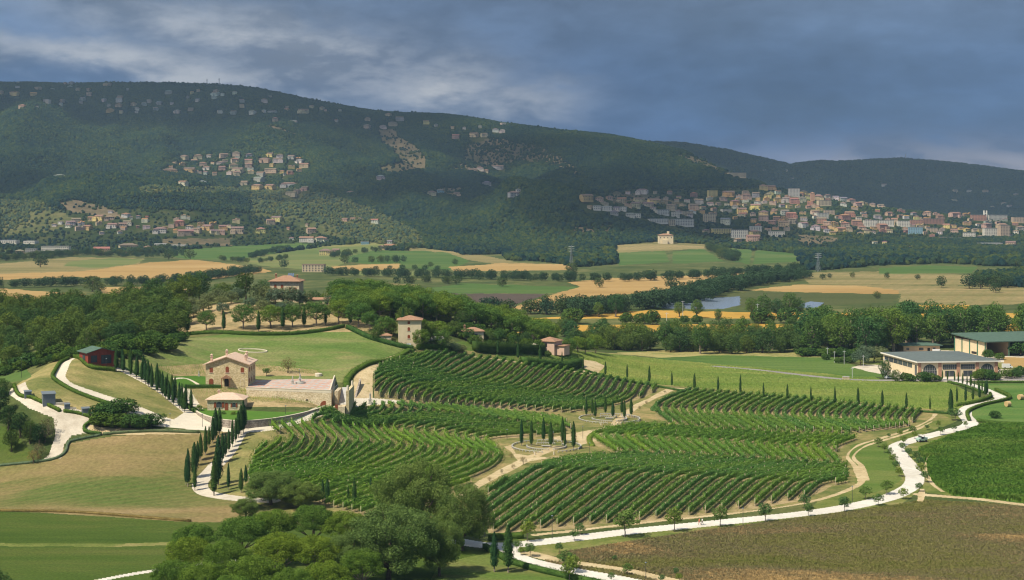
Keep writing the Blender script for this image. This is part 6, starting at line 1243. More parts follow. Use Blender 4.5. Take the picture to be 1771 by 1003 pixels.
forest_patches('forest_leaf', (.72, .80, 1.0), (1.30, 1.20, .9))
def clear_class(px, py):
    c = np.zeros(px.shape, int)
    for k, p in CLEAR: c[in_poly(px, py, p)] = {'bare': 1, 'scrub': 2, 'olive': 3}[k]
    return c
def build_hills():
    ys = np.concatenate([[YR[-1]], np.arange(YR[-1]+8, 6700, 15.0)]); us = np.concatenate([np.arange(-0.80, -0.41, 0.01), np.arange(-0.41, 0.41, 0.0016), np.arange(0.41, 0.80, 0.01)])
    X = us[None, :]*ys[:, None]; Y = np.repeat(ys[:, None], len(us), 1); Z = height(X, Y); n = len(us)
    xc, yc, zc = [(a[:-1, :-1]+a[1:, 1:])/2 for a in (X, Y, Z)]; px, py = to_px(xc, yc, zc)
    cls = clear_class(px+3*fbm(xc/60, yc/60, 3, 2), py+2*fbm(xc/60, yc/60, 9, 2))
    fields = np.full(px.shape, -1)
    for k, (nm, mt, poly, y0, y1) in enumerate(REG):
        if y1 > 2600: fields[in_poly(px, py, poly) & (yc < y1)] = k
    V = np.stack([X, Y, Z], -1).reshape(-1, 3); idx = np.arange(cls.size); r = idx//(n-1); c = idx % (n-1); q = np.stack([r*n+c, r*n+c+1, (r+1)*n+c+1, (r+1)*n+c], 1)
    def piece(sel, nm, mt, lab):
        if not sel.any(): return
        u, inv = np.unique(q[sel], return_inverse=True); o = link(nm, mk_mesh(nm, V[u], [inv.reshape(-1, 4)], [MATS[mt]], smooth=True)); o['kind'] = 'structure'; o['label'] = lab
    fl = fields.ravel(); cl = cls.ravel()
    piece((fl < 0) & (cl == 0), 'hills', 'forest_floor', 'long forested hill behind the valley'); piece((fl < 0) & ((cl == 1) | (cl == 2)), 'bare_slope', 'bare_slope', 'bare dry slopes on the long hill'); piece((fl < 0) & (cl == 3), 'olive_slope', 'olive_slope', 'olive slopes on the long hill')
    for k in np.unique(fl[fl >= 0]): piece(fl == k, REG[k][0], REG[k][1], 'field at the foot of the long hill')
    ys = np.arange(5000, 8300, 30.0); us = np.arange(-.06, .70, .003); X = us[None, :]*ys[:, None]; Y = np.repeat(ys[:, None], len(us), 1); Z = h_far(X, Y); n2 = len(us); i = np.arange((len(ys)-1)*(n2-1)); r = i//(n2-1); c = i % (n2-1)
    o = link('hills', mk_mesh('hills', np.stack([X, Y, Z], -1), [np.stack([r*n2+c, r*n2+c+1, (r+1)*n2+c+1, (r+1)*n2+c], 1)], [MATS['forest_floor']], smooth=True)); o['kind'] = 'structure'; o['label'] = 'far dark hills on the right of the skyline'
def build_forest():
    rng = np.random.default_rng(8); N0 = 720000
    u = rng.uniform(-.46, .46, N0); Y = np.sqrt(rng.uniform(2200**2, 5900**2, N0)); X = u*Y
    px = CX+F*u; rY = np.interp(px, RID[:, 0], RID[:, 2]); k = Y < rY+60; X, Y, px, rY = X[k], Y[k], px[k], rY[k]
    Z = height(X, Y); _, py = to_px(X, Y, Z); cls = clear_class(px+4*fbm(X/50, Y/50, 3, 2), py+3*fbm(X/50, Y/50, 9, 2))
    dens = np.choose(cls, [1.0, .06, .26, .34]); f = (Y-2450)/(rY-2450)
    town = in_poly(px, py, [(1000,340),(1080,328),(1250,325),(1400,320),(1560,352),(1800,380),(1800,412),(1500,420),(1240,425),(1100,380),(1000,365)]); dens = dens*np.where(town, .15, 1)
    vil = in_poly(px, py, [(75,365),(260,362),(480,370),(590,392),(600,425),(280,430),(0,445),(0,410)]); dens = dens*np.where(vil, .16, 1)
    dens = dens*np.where((f < .2) & (cls == 0), .55+.6*(fbm(X/90, Y/90, 77, 3) > -.05), 1)
    for nm, mt, poly, y0, y1 in REG:
        if y1 > 2200: dens[in_poly(px, py, poly) & (Y < y1)] = 0
    dens = dens*np.where(Y < 2480, np.where(in_wood(px, py), .6, 0), 1)
    k = rng.uniform(0, 1, len(X)) < dens; tv = (town | vil)[k]; X, Y, Z, cls, f, px, py = X[k], Y[k], Z[k], cls[k], f[k], px[k], py[k]
    H = np.array(HOUSES); ok = np.ones(len(X), bool)
    for hx, hy, hr in H:
        m = (np.abs(X-hx*Y/hy) < hr*1.05) & (Y > hy-42*(hy/3600)) & (Y < hy+hr); ok &= ~m
    X, Y, Z, cls, f = X[ok], Y[ok], Z[ok], cls[ok], f[ok]
    s = rng.uniform(3.0, 5.6, len(X))*np.where(Y < 3300, .85, 1.0)*(1+.25*fbm(X/120, Y/120, 88, 2))
    g = cls == 3; sc = cls == 2
    a = ~g
    s[sc | (cls == 1)] *= .75; s[tv[ok]] *= .72
    gn_forest('forest', np.stack([X[a], Y[a], Z[a]+s[a]*.55], 1), s[a], 'forest_leaf', 'dense forest covering the long hill')
    gn_forest('olive_groves', np.stack([X[g], Y[g], Z[g]+1.6], 1), rng.uniform(2.4, 3.8, g.sum()), 'grove_leaf', 'olive groves on the lower slopes')
    # far hills
    N1 = 75000; u = rng.uniform(.0, .50, N1); Y = rng.uniform(5600, 7800, N1); X = u*Y; px = CX+F*u; k = Y < np.interp(px, FRID[:, 0], FRID[:, 2])+60; X, Y = X[k], Y[k]; Z = h_far(X, Y); s = rng.uniform(4.5, 8, len(X))
    gn_forest('forest', np.stack([X, Y, Z+s*.4], 1), s, 'forest_leaf', 'dense forest on the far hills', 1)
    # conifers on the skyline
    pts = []; 
    for px in np.concatenate([rng.uniform(180, 420, 130), rng.uniform(420, 620, 60), rng.uniform(600, 1000, 50)]):
        Y = float(np.interp(px, RID[:, 0], RID[:, 2]))-rng.uniform(-20, 90); g = at(px, Y); pts.append((g[0], g[1], g[2]+8))
    s = rng.uniform(3.4, 5.2, len(pts)); o = gn_forest('skyline_firs', pts, s, 'forest_leaf', 'pointed firs along the skyline of the ridge', 1)
WOODS = [[(870,441),(960,430),(1060,424),(1066,456),(1000,462),(940,452),(880,450)],[(1382,454),(1390,440),(1480,432),(1640,440),(1800,430),(1800,462),(1700,460),(1640,456),(1520,461),(1400,470)],[(700,418),(880,425),(880,440),(800,441),(760,432)],
  [(0,441),(100,432),(300,432),(290,415),(0,412)],[(560,407),(700,420),(690,430),(640,419),(560,424)],[(1375,438),(1480,425),(1480,436),(1385,450)],[(1690,484),(1800,470),(1800,500),(1720,494)],[(300,425),(540,412),(540,419),(400,425)],[(1064,424),(1140,416),(1066,418)],[(1262,426),(1380,430),(1372,438),(1300,432)]]
def in_wood(px, py):
    k = np.zeros(px.shape, bool)
    for w in WOODS: k |= in_poly(px, py, w)
    return k
def build_valley_trees():
    rng = np.random.default_rng(12); rr = random.Random(6)
    pts = []; sc = []
    for w in WOODS:                                   # woods on the valley floor that read as one mass
        p = np.array(w, float); n = 5000; x = rng.uniform(p[:, 0].min(), p[:, 0].max(), n); y = rng.uniform(p[:, 1].min(), p[:, 1].max(), n); k = in_poly(x, y, w); x, y = x[k], y[k]
        Y = CH*F/np.maximum(y-HY, 5); k = (Y < 2500) & (rng.uniform(0, 1, len(Y)) < np.where(x < 620, .6, 1)); Y = Y[k]; X = (x[k]-CX)/F*Y
        area = len(X); X, Y = X[:int(area*.35)], Y[:int(area*.35)]
        if len(X): z = hz(X, Y); s = rng.uniform(3.4, 6.0, len(X)); pts.append(np.stack([X, Y, z+s*.6], 1)); sc.append(s)
    P = np.concatenate(pts); s = np.concatenate(sc); H = np.array(HOUSES); ok = np.ones(len(P), bool)
    for hx, hy, hr in H: ok &= ~((np.abs(P[:, 0]-hx*P[:, 1]/hy) < hr) & (P[:, 1] > hy-70) & (P[:, 1] < hy+hr))
    gn_forest('valley_woods', P[ok], s[ok], 'forest_leaf', 'woods along the foot of the hill and the edge of the town')
    mass = []
    belts = [('tree in the long belt beside the railway line', 'belt beside the railway', [(560,476),(700,480),(800,482),(1000,487),(1150,484),(1290,475),(1390,469)], 10.5, 1000, 2400, 2, 5, (8, 12)),
             ('riverside tree in the thick band behind the pond', 'riverside trees behind the pond', [(1012,548),(1060,537),(1140,531),(1215,511),(1290,494),(1385,480)], 9.5, 1000, 2300, 3, 9, (10, 15)),
             ('tree in the belt between the wheat fields', 'belt between the wheat fields', [(-20,499),(60,497),(150,494),(290,491),(440,472)], 10, 1000, 2300, 2, 5, (8, 12)),
             ('tree at the edge of the wheat below the village', 'trees at the wheat edge', [(-10,452),(60,448),(120,443),(210,443),(290,432)], 16, 1300, 2600, 2, 8, (9, 14)),
             ('tree in the hedge between green field and wheat', 'hedge beside the green field', [(385,450),(440,455),(500,447)], 16, 1300, 2600, 1, 3, (6, 9)),
             ('tree in the slanting hedge across the green fields', 'slanting hedge trees', [(435,447),(460,440),(490,432)], 12, 1300, 2800, 1, 4, (8, 11)),
             ('tree in the hedge below the long green field', 'hedge below the long green field', [(650,468),(700,467),(760,468)], 16, 1300, 2600, 1, 3, (6, 9)),
             ('tree beside the small farm behind the ploughed field', 'trees by the small farm', [(690,492),(740,489),(800,492)], 12, 1100, 2300, 1, 6, (7, 11)),
             ('tree along the track beside the ploughed field', 'trees beside the ploughed field', [(860,541),(900,545),(960,540),(1010,535)], 11, 850, 1700, 2, 9, (9, 13)),
             ('tree of the row standing in the green field', 'row in the green field', [(640,455),(700,453)], 15, 1300, 2600, 1, 1, (10, 12)),
             ('tree in the clump between the knoll fields', 'clump between the knoll fields', [(1230,433),(1250,441),(1268,452)], 14, 1500, 3000, 2, 6, (11, 15)),
             ('tree scattered around the farm buildings below the village', 'trees around the valley farm buildings', [(60,446),(160,441),(240,446),(300,436)], 24, 1300, 3000, 2, 22, (7, 11)),
             ('tree beside the cream farm above the green field', 'trees by the cream farm', [(575,446),(600,440),(660,434),(720,430)], 16, 1300, 3200, 2, 9, (7, 10)),
             ('tree at the foot of the far right woods', 'trees before the right hand woods', [(1385,485),(1480,480),(1600,483)], 30, 1300, 2300, 1, 6, (5, 8)),
             ('tree in the clump at the right edge of the pale fields', 'clump at the edge of the pale fields', [(1690,498),(1730,496),(1790,498)], 11, 1200, 2100, 2, 14, (12, 16))]
    for lab, grp, line, step, y0, y1, rows_, jit, hh in belts:
        for r in range(rows_):
            for i, p in enumerate(row_px(line, step, y0, y1, jit, rng)):
              if any(q in lab for q in ('belt', 'riverside', 'scattered around', 'slanting', 'hedge below')): mass.append((p[0]+r*4, p[1]+r*step*.7, rr.uniform(*hh), rr.uniform(.9, 1.25)))
              else: plant('far', P2((p[0]+r*4, p[1]+r*step*.7)), rr.uniform(*hh), lab, grp, rr.uniform(.9, 1.25))
    Vs, Fs, o = [], [], 0
    for x, y, h, w in mass:
        cr = PROTO['far'][rr.randrange(4)][1]; a = np.empty(len(cr.vertices)*3, np.float32); cr.vertices.foreach_get('co', a); a = a.reshape(-1, 3).copy(); t = rr.uniform(0, 6.28); c, q = math.cos(t), math.sin(t); k = h/11
        a = np.stack([(a[:, 0]*c-a[:, 1]*q)*k*w+x, (a[:, 0]*q+a[:, 1]*c)*k*w+y, a[:, 2]*k+hz(x, y)], 1); Vs.append(a); Fs.append(qidx(len(a)//4, o)); o += len(a)
    b = link('tree_belts', mk_mesh('tree_belts', np.concatenate(Vs), [np.concatenate(Fs)], [MATS['far_leaf']])); b['kind'] = 'stuff'; b['label'] = 'continuous belts of trees between the far fields'
    for px, py, top, lab in ((1037,497,479,'single oak standing in the wheat left of the river trees'),(1125,485,468,'single oak at the edge of the wheat before the belt'),(1161,499,477,'large round oak beside the riverside trees'),(1722,506,487,'single dark oak in the pale field'),(160,504,474,'tall round tree between the two wheat strips'),(172,506,485,'smaller tree beside the tall round one in the wheat'),(70,462,436,'large tree in front of the white warehouse'),(491,464,448,'round oak below the pale slope'),(291,449,431,'grey bush at the end of the wheat'),(329,448,430,'round tree in front of the green field'),(307,441,428,'dark tree beside the green field'),(596,456,440,'round oak at the corner of the green field'),(614,455,443,'smaller oak beside the corner oak'),(686,455,441,'bushy tree at the end of the row'),(787,458,447,'single small tree on the field edge'),(988,475,452,'pale willow before the belt'),(745,462,452,'low tree at the corner of the hedge'),(868,496,478,'dark tree standing before the belt near the farm'),(1517,517,503,'narrow tree on the edge of the reed field')):
        g = G(px, py, 900, 2700); plant('far', g, (py-top)/F*g[1], lab, None, 1.1)
# ------------------------------------------------------------------ hedges, benches, lamps, poles, people, vehicles
def build_hedges():
    H = hedge
    H([(322,580),(360,577),(420,579),(500,579),(560,573),(595,566)], 1.4, 1.6, 'dark clipped hedge under the round pines on the hill', 'hedge_leaf', .4, 22, 520, 660)
    H([(600,568),(630,582),(660,592),(690,600),(715,605)], 1.8, 1.6, 'green hedge curving down the right side of the hill lawn', 'hedge_leaf', .35, 22, 520, 660)
    H([(722,604),(760,604),(800,606)], 2.0, 1.6, 'hedge below the tower house courtyard', 'hedge_leaf', .35, 22, 520, 680)
    H([(820,607),(880,611),(940,613)], 4.6, 3.0, 'tall dark clipped hedge in front of the pink house', 'dark_leaf', .42, 26, 520, 700)
    H([(600,676),(600,660),(612,645),(640,630),(700,612),(714,608)], 1.2, 2.6, 'broad clipped hedge along the dirt track beside the upper vines', 'hedge_leaf', .32, 22, 440, 600)
    H([(905,628),(940,632),(980,636),(1000,630)], 3.0, 5.5, 'thick leafy shrub hedge at the top of the upper vines', 'hedge_leaf', .42, 24, 540, 720, rough=.2)
    H([(1010,640),(1050,653),(1130,668),(1200,680),(1300,691),(1400,698),(1500,706),(1640,716)], .8, 1.0, 'long low hedge along the line of cypresses', 'hedge_leaf', .3, 24, 500, 720)
    H([(1652,704),(1690,696),(1712,688),(1712,682)], 1.2, 1.2, 'low hedge under the winery road cypresses', 'hedge_leaf', .3, 24, 470, 640)
    H([(1676,728),(1674,714),(1700,702),(1742,692),(1745,686),(1722,675)], 1.2, 1.2, 'low hedge on the field side of the winery road', 'hedge_leaf', .3, 24, 470, 640)
    H([(1640,662),(1665,668),(1700,680)], 1.1, 1.2, 'low hedge on the meadow side of the winery road', 'hedge_leaf', .3, 24, 520, 680)
    H([(1690,729),(1730,734),(1800,737)], 1.2, 1.2, 'low hedge below the meadow with hay bales', 'hedge_leaf', .3, 24, 440, 600)
    H([(1690,662),(1740,662),(1850,661)], 1.0, 1.2, 'low hedge along the far side of the hay meadow', 'hedge_leaf', .3, 24, 540, 700)
    H([(118,622),(98,638),(92,655),(120,674),(170,694),(198,702)], 1.1, 1.2, 'low hedge on the outer side of the ramp', 'hedge_leaf', .28, 26, 405, 510)
    H([(128,618),(150,632),(200,642)], 1.3, 1.6, 'hedge on the crest below the red shed', 'hedge_leaf', .3, 24, 430, 510)
    H([(24,665),(28,678),(58,690),(84,702),(104,712)], 1.0, 1.0, 'low hedge along the upper edge of the forecourt', 'hedge_leaf', .28, 26, 400, 480)
    H([(110,712),(136,716),(156,722)], .9, 1.0, 'short low hedge by the tall grey shaft', 'hedge_leaf', .28, 26, 400, 480)
    H([(158,730),(146,740),(150,748),(175,752)], 1.0, 1.0, 'short curved hedge at the tip of the island', 'hedge_leaf', .28, 26, 395, 470)
    H([(178,752),(230,748),(290,747),(345,749)], .8, .9, 'low light hedge between the dirt strip and the dry field', 'olive_leaf', .26, 26, 395, 470)
    H([(0,806),(60,800),(95,794),(112,784),(118,768),(130,762),(175,753)], .7, .9, 'low hedge curving round the corner of the dry field', 'olive_leaf', .28, 20, 380, 470, rough=.5)
    H([(318,700),(330,708),(340,714)], 1.2, 1.6, 'short hedge beside the cottage steps', 'hedge_leaf', .3, 24, 420, 480)
    H([(318,671),(370,671),(430,671)], 1.3, 1.2, 'clipped hedge in front of the farmhouse', 'hedge_leaf', .28, 26, 455, 500)
    H([(0,884),(150,888),(330,902)], .6, .8, 'thin low hedge between dry field and park lawn', 'dry_leaf', .3, 18, 330, 400)
    H([(838,948),(855,958),(884,974),(930,988),(1000,1004),(1060,1018)], 1.2, 1.3, 'leafy low hedge between lawn and branch road', 'hedge_leaf', .26, 30, 240, 330)
    H([(845,935),(870,933),(905,931)], 1.5, 1.4, 'short hedge at the white road junction', 'hedge_leaf', .26, 30, 290, 380)
    H([(1140,712),(1128,708),(1150,690),(1188,676)], .5, 1.6, 'strip of tall grass round the end of the far vine block', 'young_leaf', .3, 20, 440, 640, name='grass_strip', cat='grass strip')
    H([(1024,772),(1020,757),(1045,745),(1130,737)], .5, 2.0, 'strip of tall grass round the end of the bright vine block', 'young_leaf', .3, 20, 400, 600, name='grass_strip', cat='grass strip')
    H([(850,846),(905,818),(955,798),(1010,789)], .5, 2.4, 'strip of tall grass above the front vine block', 'young_leaf', .3, 20, 360, 500, name='grass_strip', cat='grass strip')
def young_vines():
    rng = np.random.default_rng(21)
    V, Q, o = [], [], 0
    n = 0
    for lo, hi, x0, x1, sl in (([(270,648),(340,650),(355,650)], [(270,634),(340,629),(355,629)], 272, 352, 9), ([(440,640),(500,645),(560,650)], [(440,631),(500,634),(560,641)], 446, 556, 9), ([(316,692),(345,694),(430,690)], [(316,672),(345,671),(430,672)], 322, 428, 12), ([(430,696),(560,700)], [(430,688),(560,689)], 430, 545, 6)):
        for x in np.arange(x0, x1, 3.6):
            a, b = G(x+sl*.5, ip(x, lo), 430, 560), G(x-sl*.5, ip(x, hi), 430, 560); L = (b-a).length; m = max(8, int(L*8)); t = rng.uniform(0, 1, m)
            C = np.array(a)[None]*(1-t[:, None])+np.array(b)[None]*t[:, None]+rng.normal(0, .12, (m, 3)); C[:, 2] = hz(C[:, 0], C[:, 1])+rng.uniform(.15, .8, m)
            vv = quads_from(C-np.array(a), rng.normal(size=(m, 3))+np.array([-.4, -.4, .6]), .26, rng)
            r = link('young_vine_row', mk_mesh('young_vine_row', vv, [qidx(m)], [MATS['vine_leaf_bright']]), None, a); up = ip(x, lo) < 670
            tag(r, 'sparse row of young vines on the tan strip %s' % ('behind the farmhouse' if up else 'between farmhouse hedge and cottage'), 'vine row', 'young vine rows behind the farmhouse' if up else 'young vine rows above the cottage')
def arc_bench(c, r, a0, a1, lab, grp):
    t = thing('stone_bench', lab, 'bench', c, 0, grp); n = max(4, int((a1-a0)/7)); s = MB(); 
    for i in range(n):
        A, B = R(a0+(a1-a0)*i/n), R(a0+(a1-a0)*(i+1)/n)
        P = [(math.cos(k)*q, math.sin(k)*q) for k, q in ((A, r-.17), (A, r+.17), (B, r+.17), (B, r-.17))]; s.prism(P, .46, .60)
    s.build('seat', 'white_stone', t)
    for i in range(n+1):
        A = R(a0+(a1-a0)*i/n); l = MB(); l.box(-.16,.16,-.1,.1,-.4,.46); l.rot(A); l.shift(math.cos(A)*r, math.sin(A)*r); l.build('leg', 'concrete', t)
def build_misc():
    for (px, py), k in (((945, 773), 'lower'), ((1054, 725), 'upper')):
        c = G(px, py, 400, 600); g = f'white curved benches of the {k} circle'
        for r, a0, a1, w in ((11.2, 118, 262, 'long outer bench on the near side'), (11.2, 288, 328, 'short outer bench facing the road'), (11.2, -25, 52, 'outer bench closing the far side'), (11.2, 62, 104, 'outer bench at the back'), (6.4, 170, 275, 'inner curved bench'), (6.4, 290, 395, 'second inner curved bench'), (6.0, 60, 120, 'small inner bench at the back')):
            arc_bench(c, r, a0, a1, f'{w} of the {k} white stone circle', g)
        o = thing('stone_table', f'low white stone slab in the middle of the {k} bench circle', 'table', c); MB().box(-1.6,1.6,-.5,.5,.4,.55).build('top','white_stone',o); MB().box(-1.2,1.2,-.3,.3,-.2,.4).build('base','concrete',o)
        for q, (dx, dy) in enumerate(((-4, -14.5), (2, -14.2))):
            o = thing('marker_stone', f'small pale marker post in front of the {k} bench circle', 'marker', P2((c[0]+dx, c[1]+dy)), 0, f'marker posts of the {k} circle'); MB().lathe([(.22,-.2),(.2,.7),(.24,.75),(.05,.95)],8).build('post','cap_stone',o)
    for px, py, top, w in ((37,653,620,'at the edge of the wood left of the mound'),(955,931,893,'between the front vines and the white road'),(1117,1004,974,'beside the lower dirt track'),(1285,908,880,'beside the white road near the last young trees'),(1474,868,842,'at the corner of the front vine block'),(1008,758,738,'right of the upper end of the lower bench circle'),(1020,785,767,'right of the lower bench circle'),(350,738,717,'beside the cottage steps'),(294,734,719,'on the island drive near the cypress row'),(957,769,748,'behind the lower bench circle'),(838,930,915,'near the dark oak trunks'),(494,720,702,'on the cottage lawn'),(184,641,621,'before the red shed'),(433,668,659,'at the front corner of the terrace'),(518,660,640,'beside the fountain'),(877,760,744,'beside the middle vine lobe')):
        g = G(px, py, 230, 620); h = max(3.2, (py-top)/F*g[1]); o = thing('street_lamp', 'thin dark lamp post '+w, 'lamp', g); MB().cyl(0,0,-.3,h,.07,.05,6).build('pole','dark_metal',o); MB().lathe([(.06,h),(.26,h+.1),(.26,h+.16),(.05,h+.3)],8).build('lamp_head','grey_metal',o)
    for px, py, top in ((1431,621,601),(1443,627,607),(1460,630,606),(1493,636,614),(1530,650,620),(1474,654,635)):
        g = G(px, py, 540, 800); h = (py-top)/F*g[1]; o = thing('utility_pole', 'pale utility pole in the verge before the winery car park', 'pole', g, 0, 'utility poles before the winery'); MB().cyl(0,0,-.4,h,.13,.09,7).build('pole','pale_metal',o); MB().box(-.7,.7,-.06,.06,h-.6,h-.45).build('crossarm','pale_metal',o)
    for px, py, top in ((1181,552,520),(1310,551,525),(1425,567,532),(1153,563,540)):
        g = G(px, py, 700, 1300); h = (py-top)/F*g[1]; o = thing('utility_pole', 'pale line pole among the trees by the golden fields', 'pole', g, 0, 'line poles by the golden fields'); MB().cyl(0,0,-.4,h,.2,.12,7).build('pole','pale_metal',o); MB().box(-1.2,1.2,-.08,.08,h-.8,h-.6).build('crossarm','pale_metal',o)
    for px, py, top, lab in ((988,462,424,'steel lattice pylon between the wheat strips and the belt'),(1415,470,437,'steel lattice pylon at the edge of the pale fields')):
        g = G(px, py, 1300, 2400); h = (py-top)/F*g[1]; o = thing('power_pylon', lab, 'pylon', g, R(20)); m = MB()
        def strut(a, b, r=.16):
            V, q, t = tube([a, b], [r*.6, r*.6], 4); m.add([tuple(v) for v in V], [tuple(f) for f in q])
        lv = [(0, 3.6), (.28, 2.5), (.52, 1.6), (.72, 1.0), (.88, .8), (1.0, .15)]
        for (t0, r0), (t1, r1) in zip(lv[:-1], lv[1:]):
            for i in range(4):
                a, b = math.pi/4+i*math.pi/2, math.pi/4+(i+1)*math.pi/2; p = lambda r, k, t: (r*math.cos(k), r*math.sin(k), t*h)
                strut(p(r0,a,t0), p(r1,a,t1), .26); strut(p(r0,a,t0), p(r1,b,t1)); strut(p(r0,b,t0), p(r1,a,t1)); strut(p(r1,a,t1), p(r1,b,t1))
        m.build('tower', 'grey_metal', o)
        for t in (.72, .82, .92): c = MB(); c.add([(-5.5,-.1,t*h+.6),(5.5,-.1,t*h+.6),(5.5,.1,t*h+.6),(-5.5,.1,t*h+.6),(-.9,-.4,t*h),(.9,-.4,t*h),(.9,.4,t*h),(-.9,.4,t*h)],[(0,1,2,3),(4,7,6,5),(0,4,5,1),(1,5,6,2),(2,6,7,3),(3,7,4,0)]).build('crossarm','pale_metal',o)
    for px, py, lab in ((1743,703,'round hay bale nearer to the bend of the white road'),(1765,691,'round hay bale farther out in the meadow')):
        g = G(px, py, 440, 660); o = thing('hay_bale', lab, 'hay bale', g, R(25)); V, q, t = tube([(-.9,0,1.05),(-.88,0,1.05),(.88,0,1.05),(.9,0,1.05)], [.98,1.08,1.08,.98], 18); b = MB(); b.add([tuple(v) for v in V], [tuple(f) for f in q]+[tuple(f) for f in t]+[tuple(range(18))[::-1]]); b.build('straw_roll','hay',o)
        w = MB(); [w.add([tuple(v) for v in tube([(x,0,1.05),(x+.05,0,1.05)],[1.10,1.10],18)[0]], [tuple(f) for f in tube([(x,0,1.05),(x+.05,0,1.05)],[1.10,1.10],18)[1]]) for x in (-.5,0,.5)]; w.build('net_wrap','cap_stone',o)
    # utility vehicle on the white road
    g = G(1594, 764, 380, 480); o = thing('utility_vehicle', 'small open pale green utility vehicle with a white roof on the white road', 'vehicle', g, R(200))
    plain_mat('vehicle_green', (0.30,0.42,0.36), .5, .05, 2); plain_mat('tyre', (.03,.03,.03), .9, .1, 3)
    b = MB(); b.box(-1.7,1.7,-.85,.85,.55,1.05); b.add([(.5,-.85,1.05),(1.7,-.85,1.05),(1.7,.85,1.05),(.5,.85,1.05),(.6,-.8,1.45),(1.45,-.75,1.28),(1.45,.75,1.28),(.6,.8,1.45)],[(4,5,6,7),(0,1,5,4),(1,2,6,5),(2,3,7,6),(3,0,4,7)]); b.build('body','vehicle_green',o)
    MB().box(-1.75,-.5,-.88,.88,1.06,1.5).build('cargo_bed','vehicle_green',o); rf = MB().box(-.6,.8,-.9,.9,2.15,2.25).build('roof','white_plaster',o)
    for x in (-.5,.65):
        for y in (-.82,.82): MB().box(x-.04,x+.04,y-.04,y+.04,1.05,2.15).build('roof_post','dark_metal',o)
    MB().box(-.35,.1,-.7,.7,1.06,1.6).build('seat','dark_metal',o); MB().add([(.62,-.78,1.45),(.62,.78,1.45),(.70,.78,2.14),(.70,-.78,2.14)],[(0,1,2,3)]).build('windscreen','window_glass',o)
    for x in (-1.1,1.1):
        for y in (-.85,.85):
            V, q, t = tube([(x,y-.14,.36),(x,y+.14,.36)],[.38,.38],14); w = MB(); w.add([tuple(v) for v in V],[tuple(f) for f in q]+[tuple(f) for f in t]+[tuple(range(14))[::-1]]); w.build('wheel','tyre',o)
    # cars at the winery
    for px, py, col, lab, a in ((1538,655,(.62,.63,.64),'silver car parked at the corner of the winery',20),(1530,647,(.70,.70,.70),'white car parked along the winery side wall',70),(1621,611,(.72,.72,.72),'white van beside the green roofed office',5),(1742,637,(.70,.70,.68),'white covered trailer beside the winery',0)):
        g = G(px, py, 540, 820); o = thing('parked_car', lab, 'car', g, R(a)); nm = 'paint_%d' % px; plain_mat(nm, col, .35, .03, 2, 0, .5); tall = 'van' in lab or 'trailer' in lab
        b = MB(); b.vprism([(-2.1,.35),(2.1,.35),(2.15,.8),(1.3,.98),(.7,1.5),(-1.4,1.55),(-2.05,.95)] if not tall else [(-2.4,.35),(2.4,.35),(2.4,1.1),(1.7,1.3),(1.3,2.2),(-2.4,2.25)], -.85, .85); b.build('body', nm, o)
        w = MB(); w.vprism([(-1.35,1.0),(1.1,1.0),(.65,1.42),(-1.25,1.46)] if not tall else [(1.0,1.35),(1.6,1.35),(1.25,2.0),(1.0,2.0)], -.87, .87); w.build('window','window_glass',o)
        for x in (-1.35,1.35):
            for y in (-.8,.8): V, q, t = tube([(x,y-.1,.34),(x,y+.1,.34)],[.34,.34],12); w = MB(); w.add([tuple(v) for v in V],[tuple(f) for f in q]+[tuple(f) for f in t]+[tuple(range(12))[::-1]]); w.build('wheel','tyre',o)
    # gate box, small signs at the junction of the grey road
    g = G(1463, 657, 560, 700); o = thing('meter_box', 'small pale masonry box beside the grey road', 'box', g); MB().box(-1.4,1.4,-.8,.8,-.3,1.5).build('body','pale_stone',o); MB().box(-1.5,1.5,-.9,.9,1.503,1.62).build('cover','concrete',o)
    # pavement for pylons, fence along the left field
    # two joggers
    for px, py, lab, top, leg, skin, ph in ((1209.5,908,'person jogging in an orange top and orange shorts beside the walker',(.62,.19,.10),(.55,.20,.12),(.45,.26,.18),0),(1214.6,908,'person walking in a white top and dark trousers on the white road',(.72,.74,.72),(.025,.03,.035),(.45,.27,.19),1)):
        person(G(px, py, 300, 400), lab, top, leg, skin, ph)
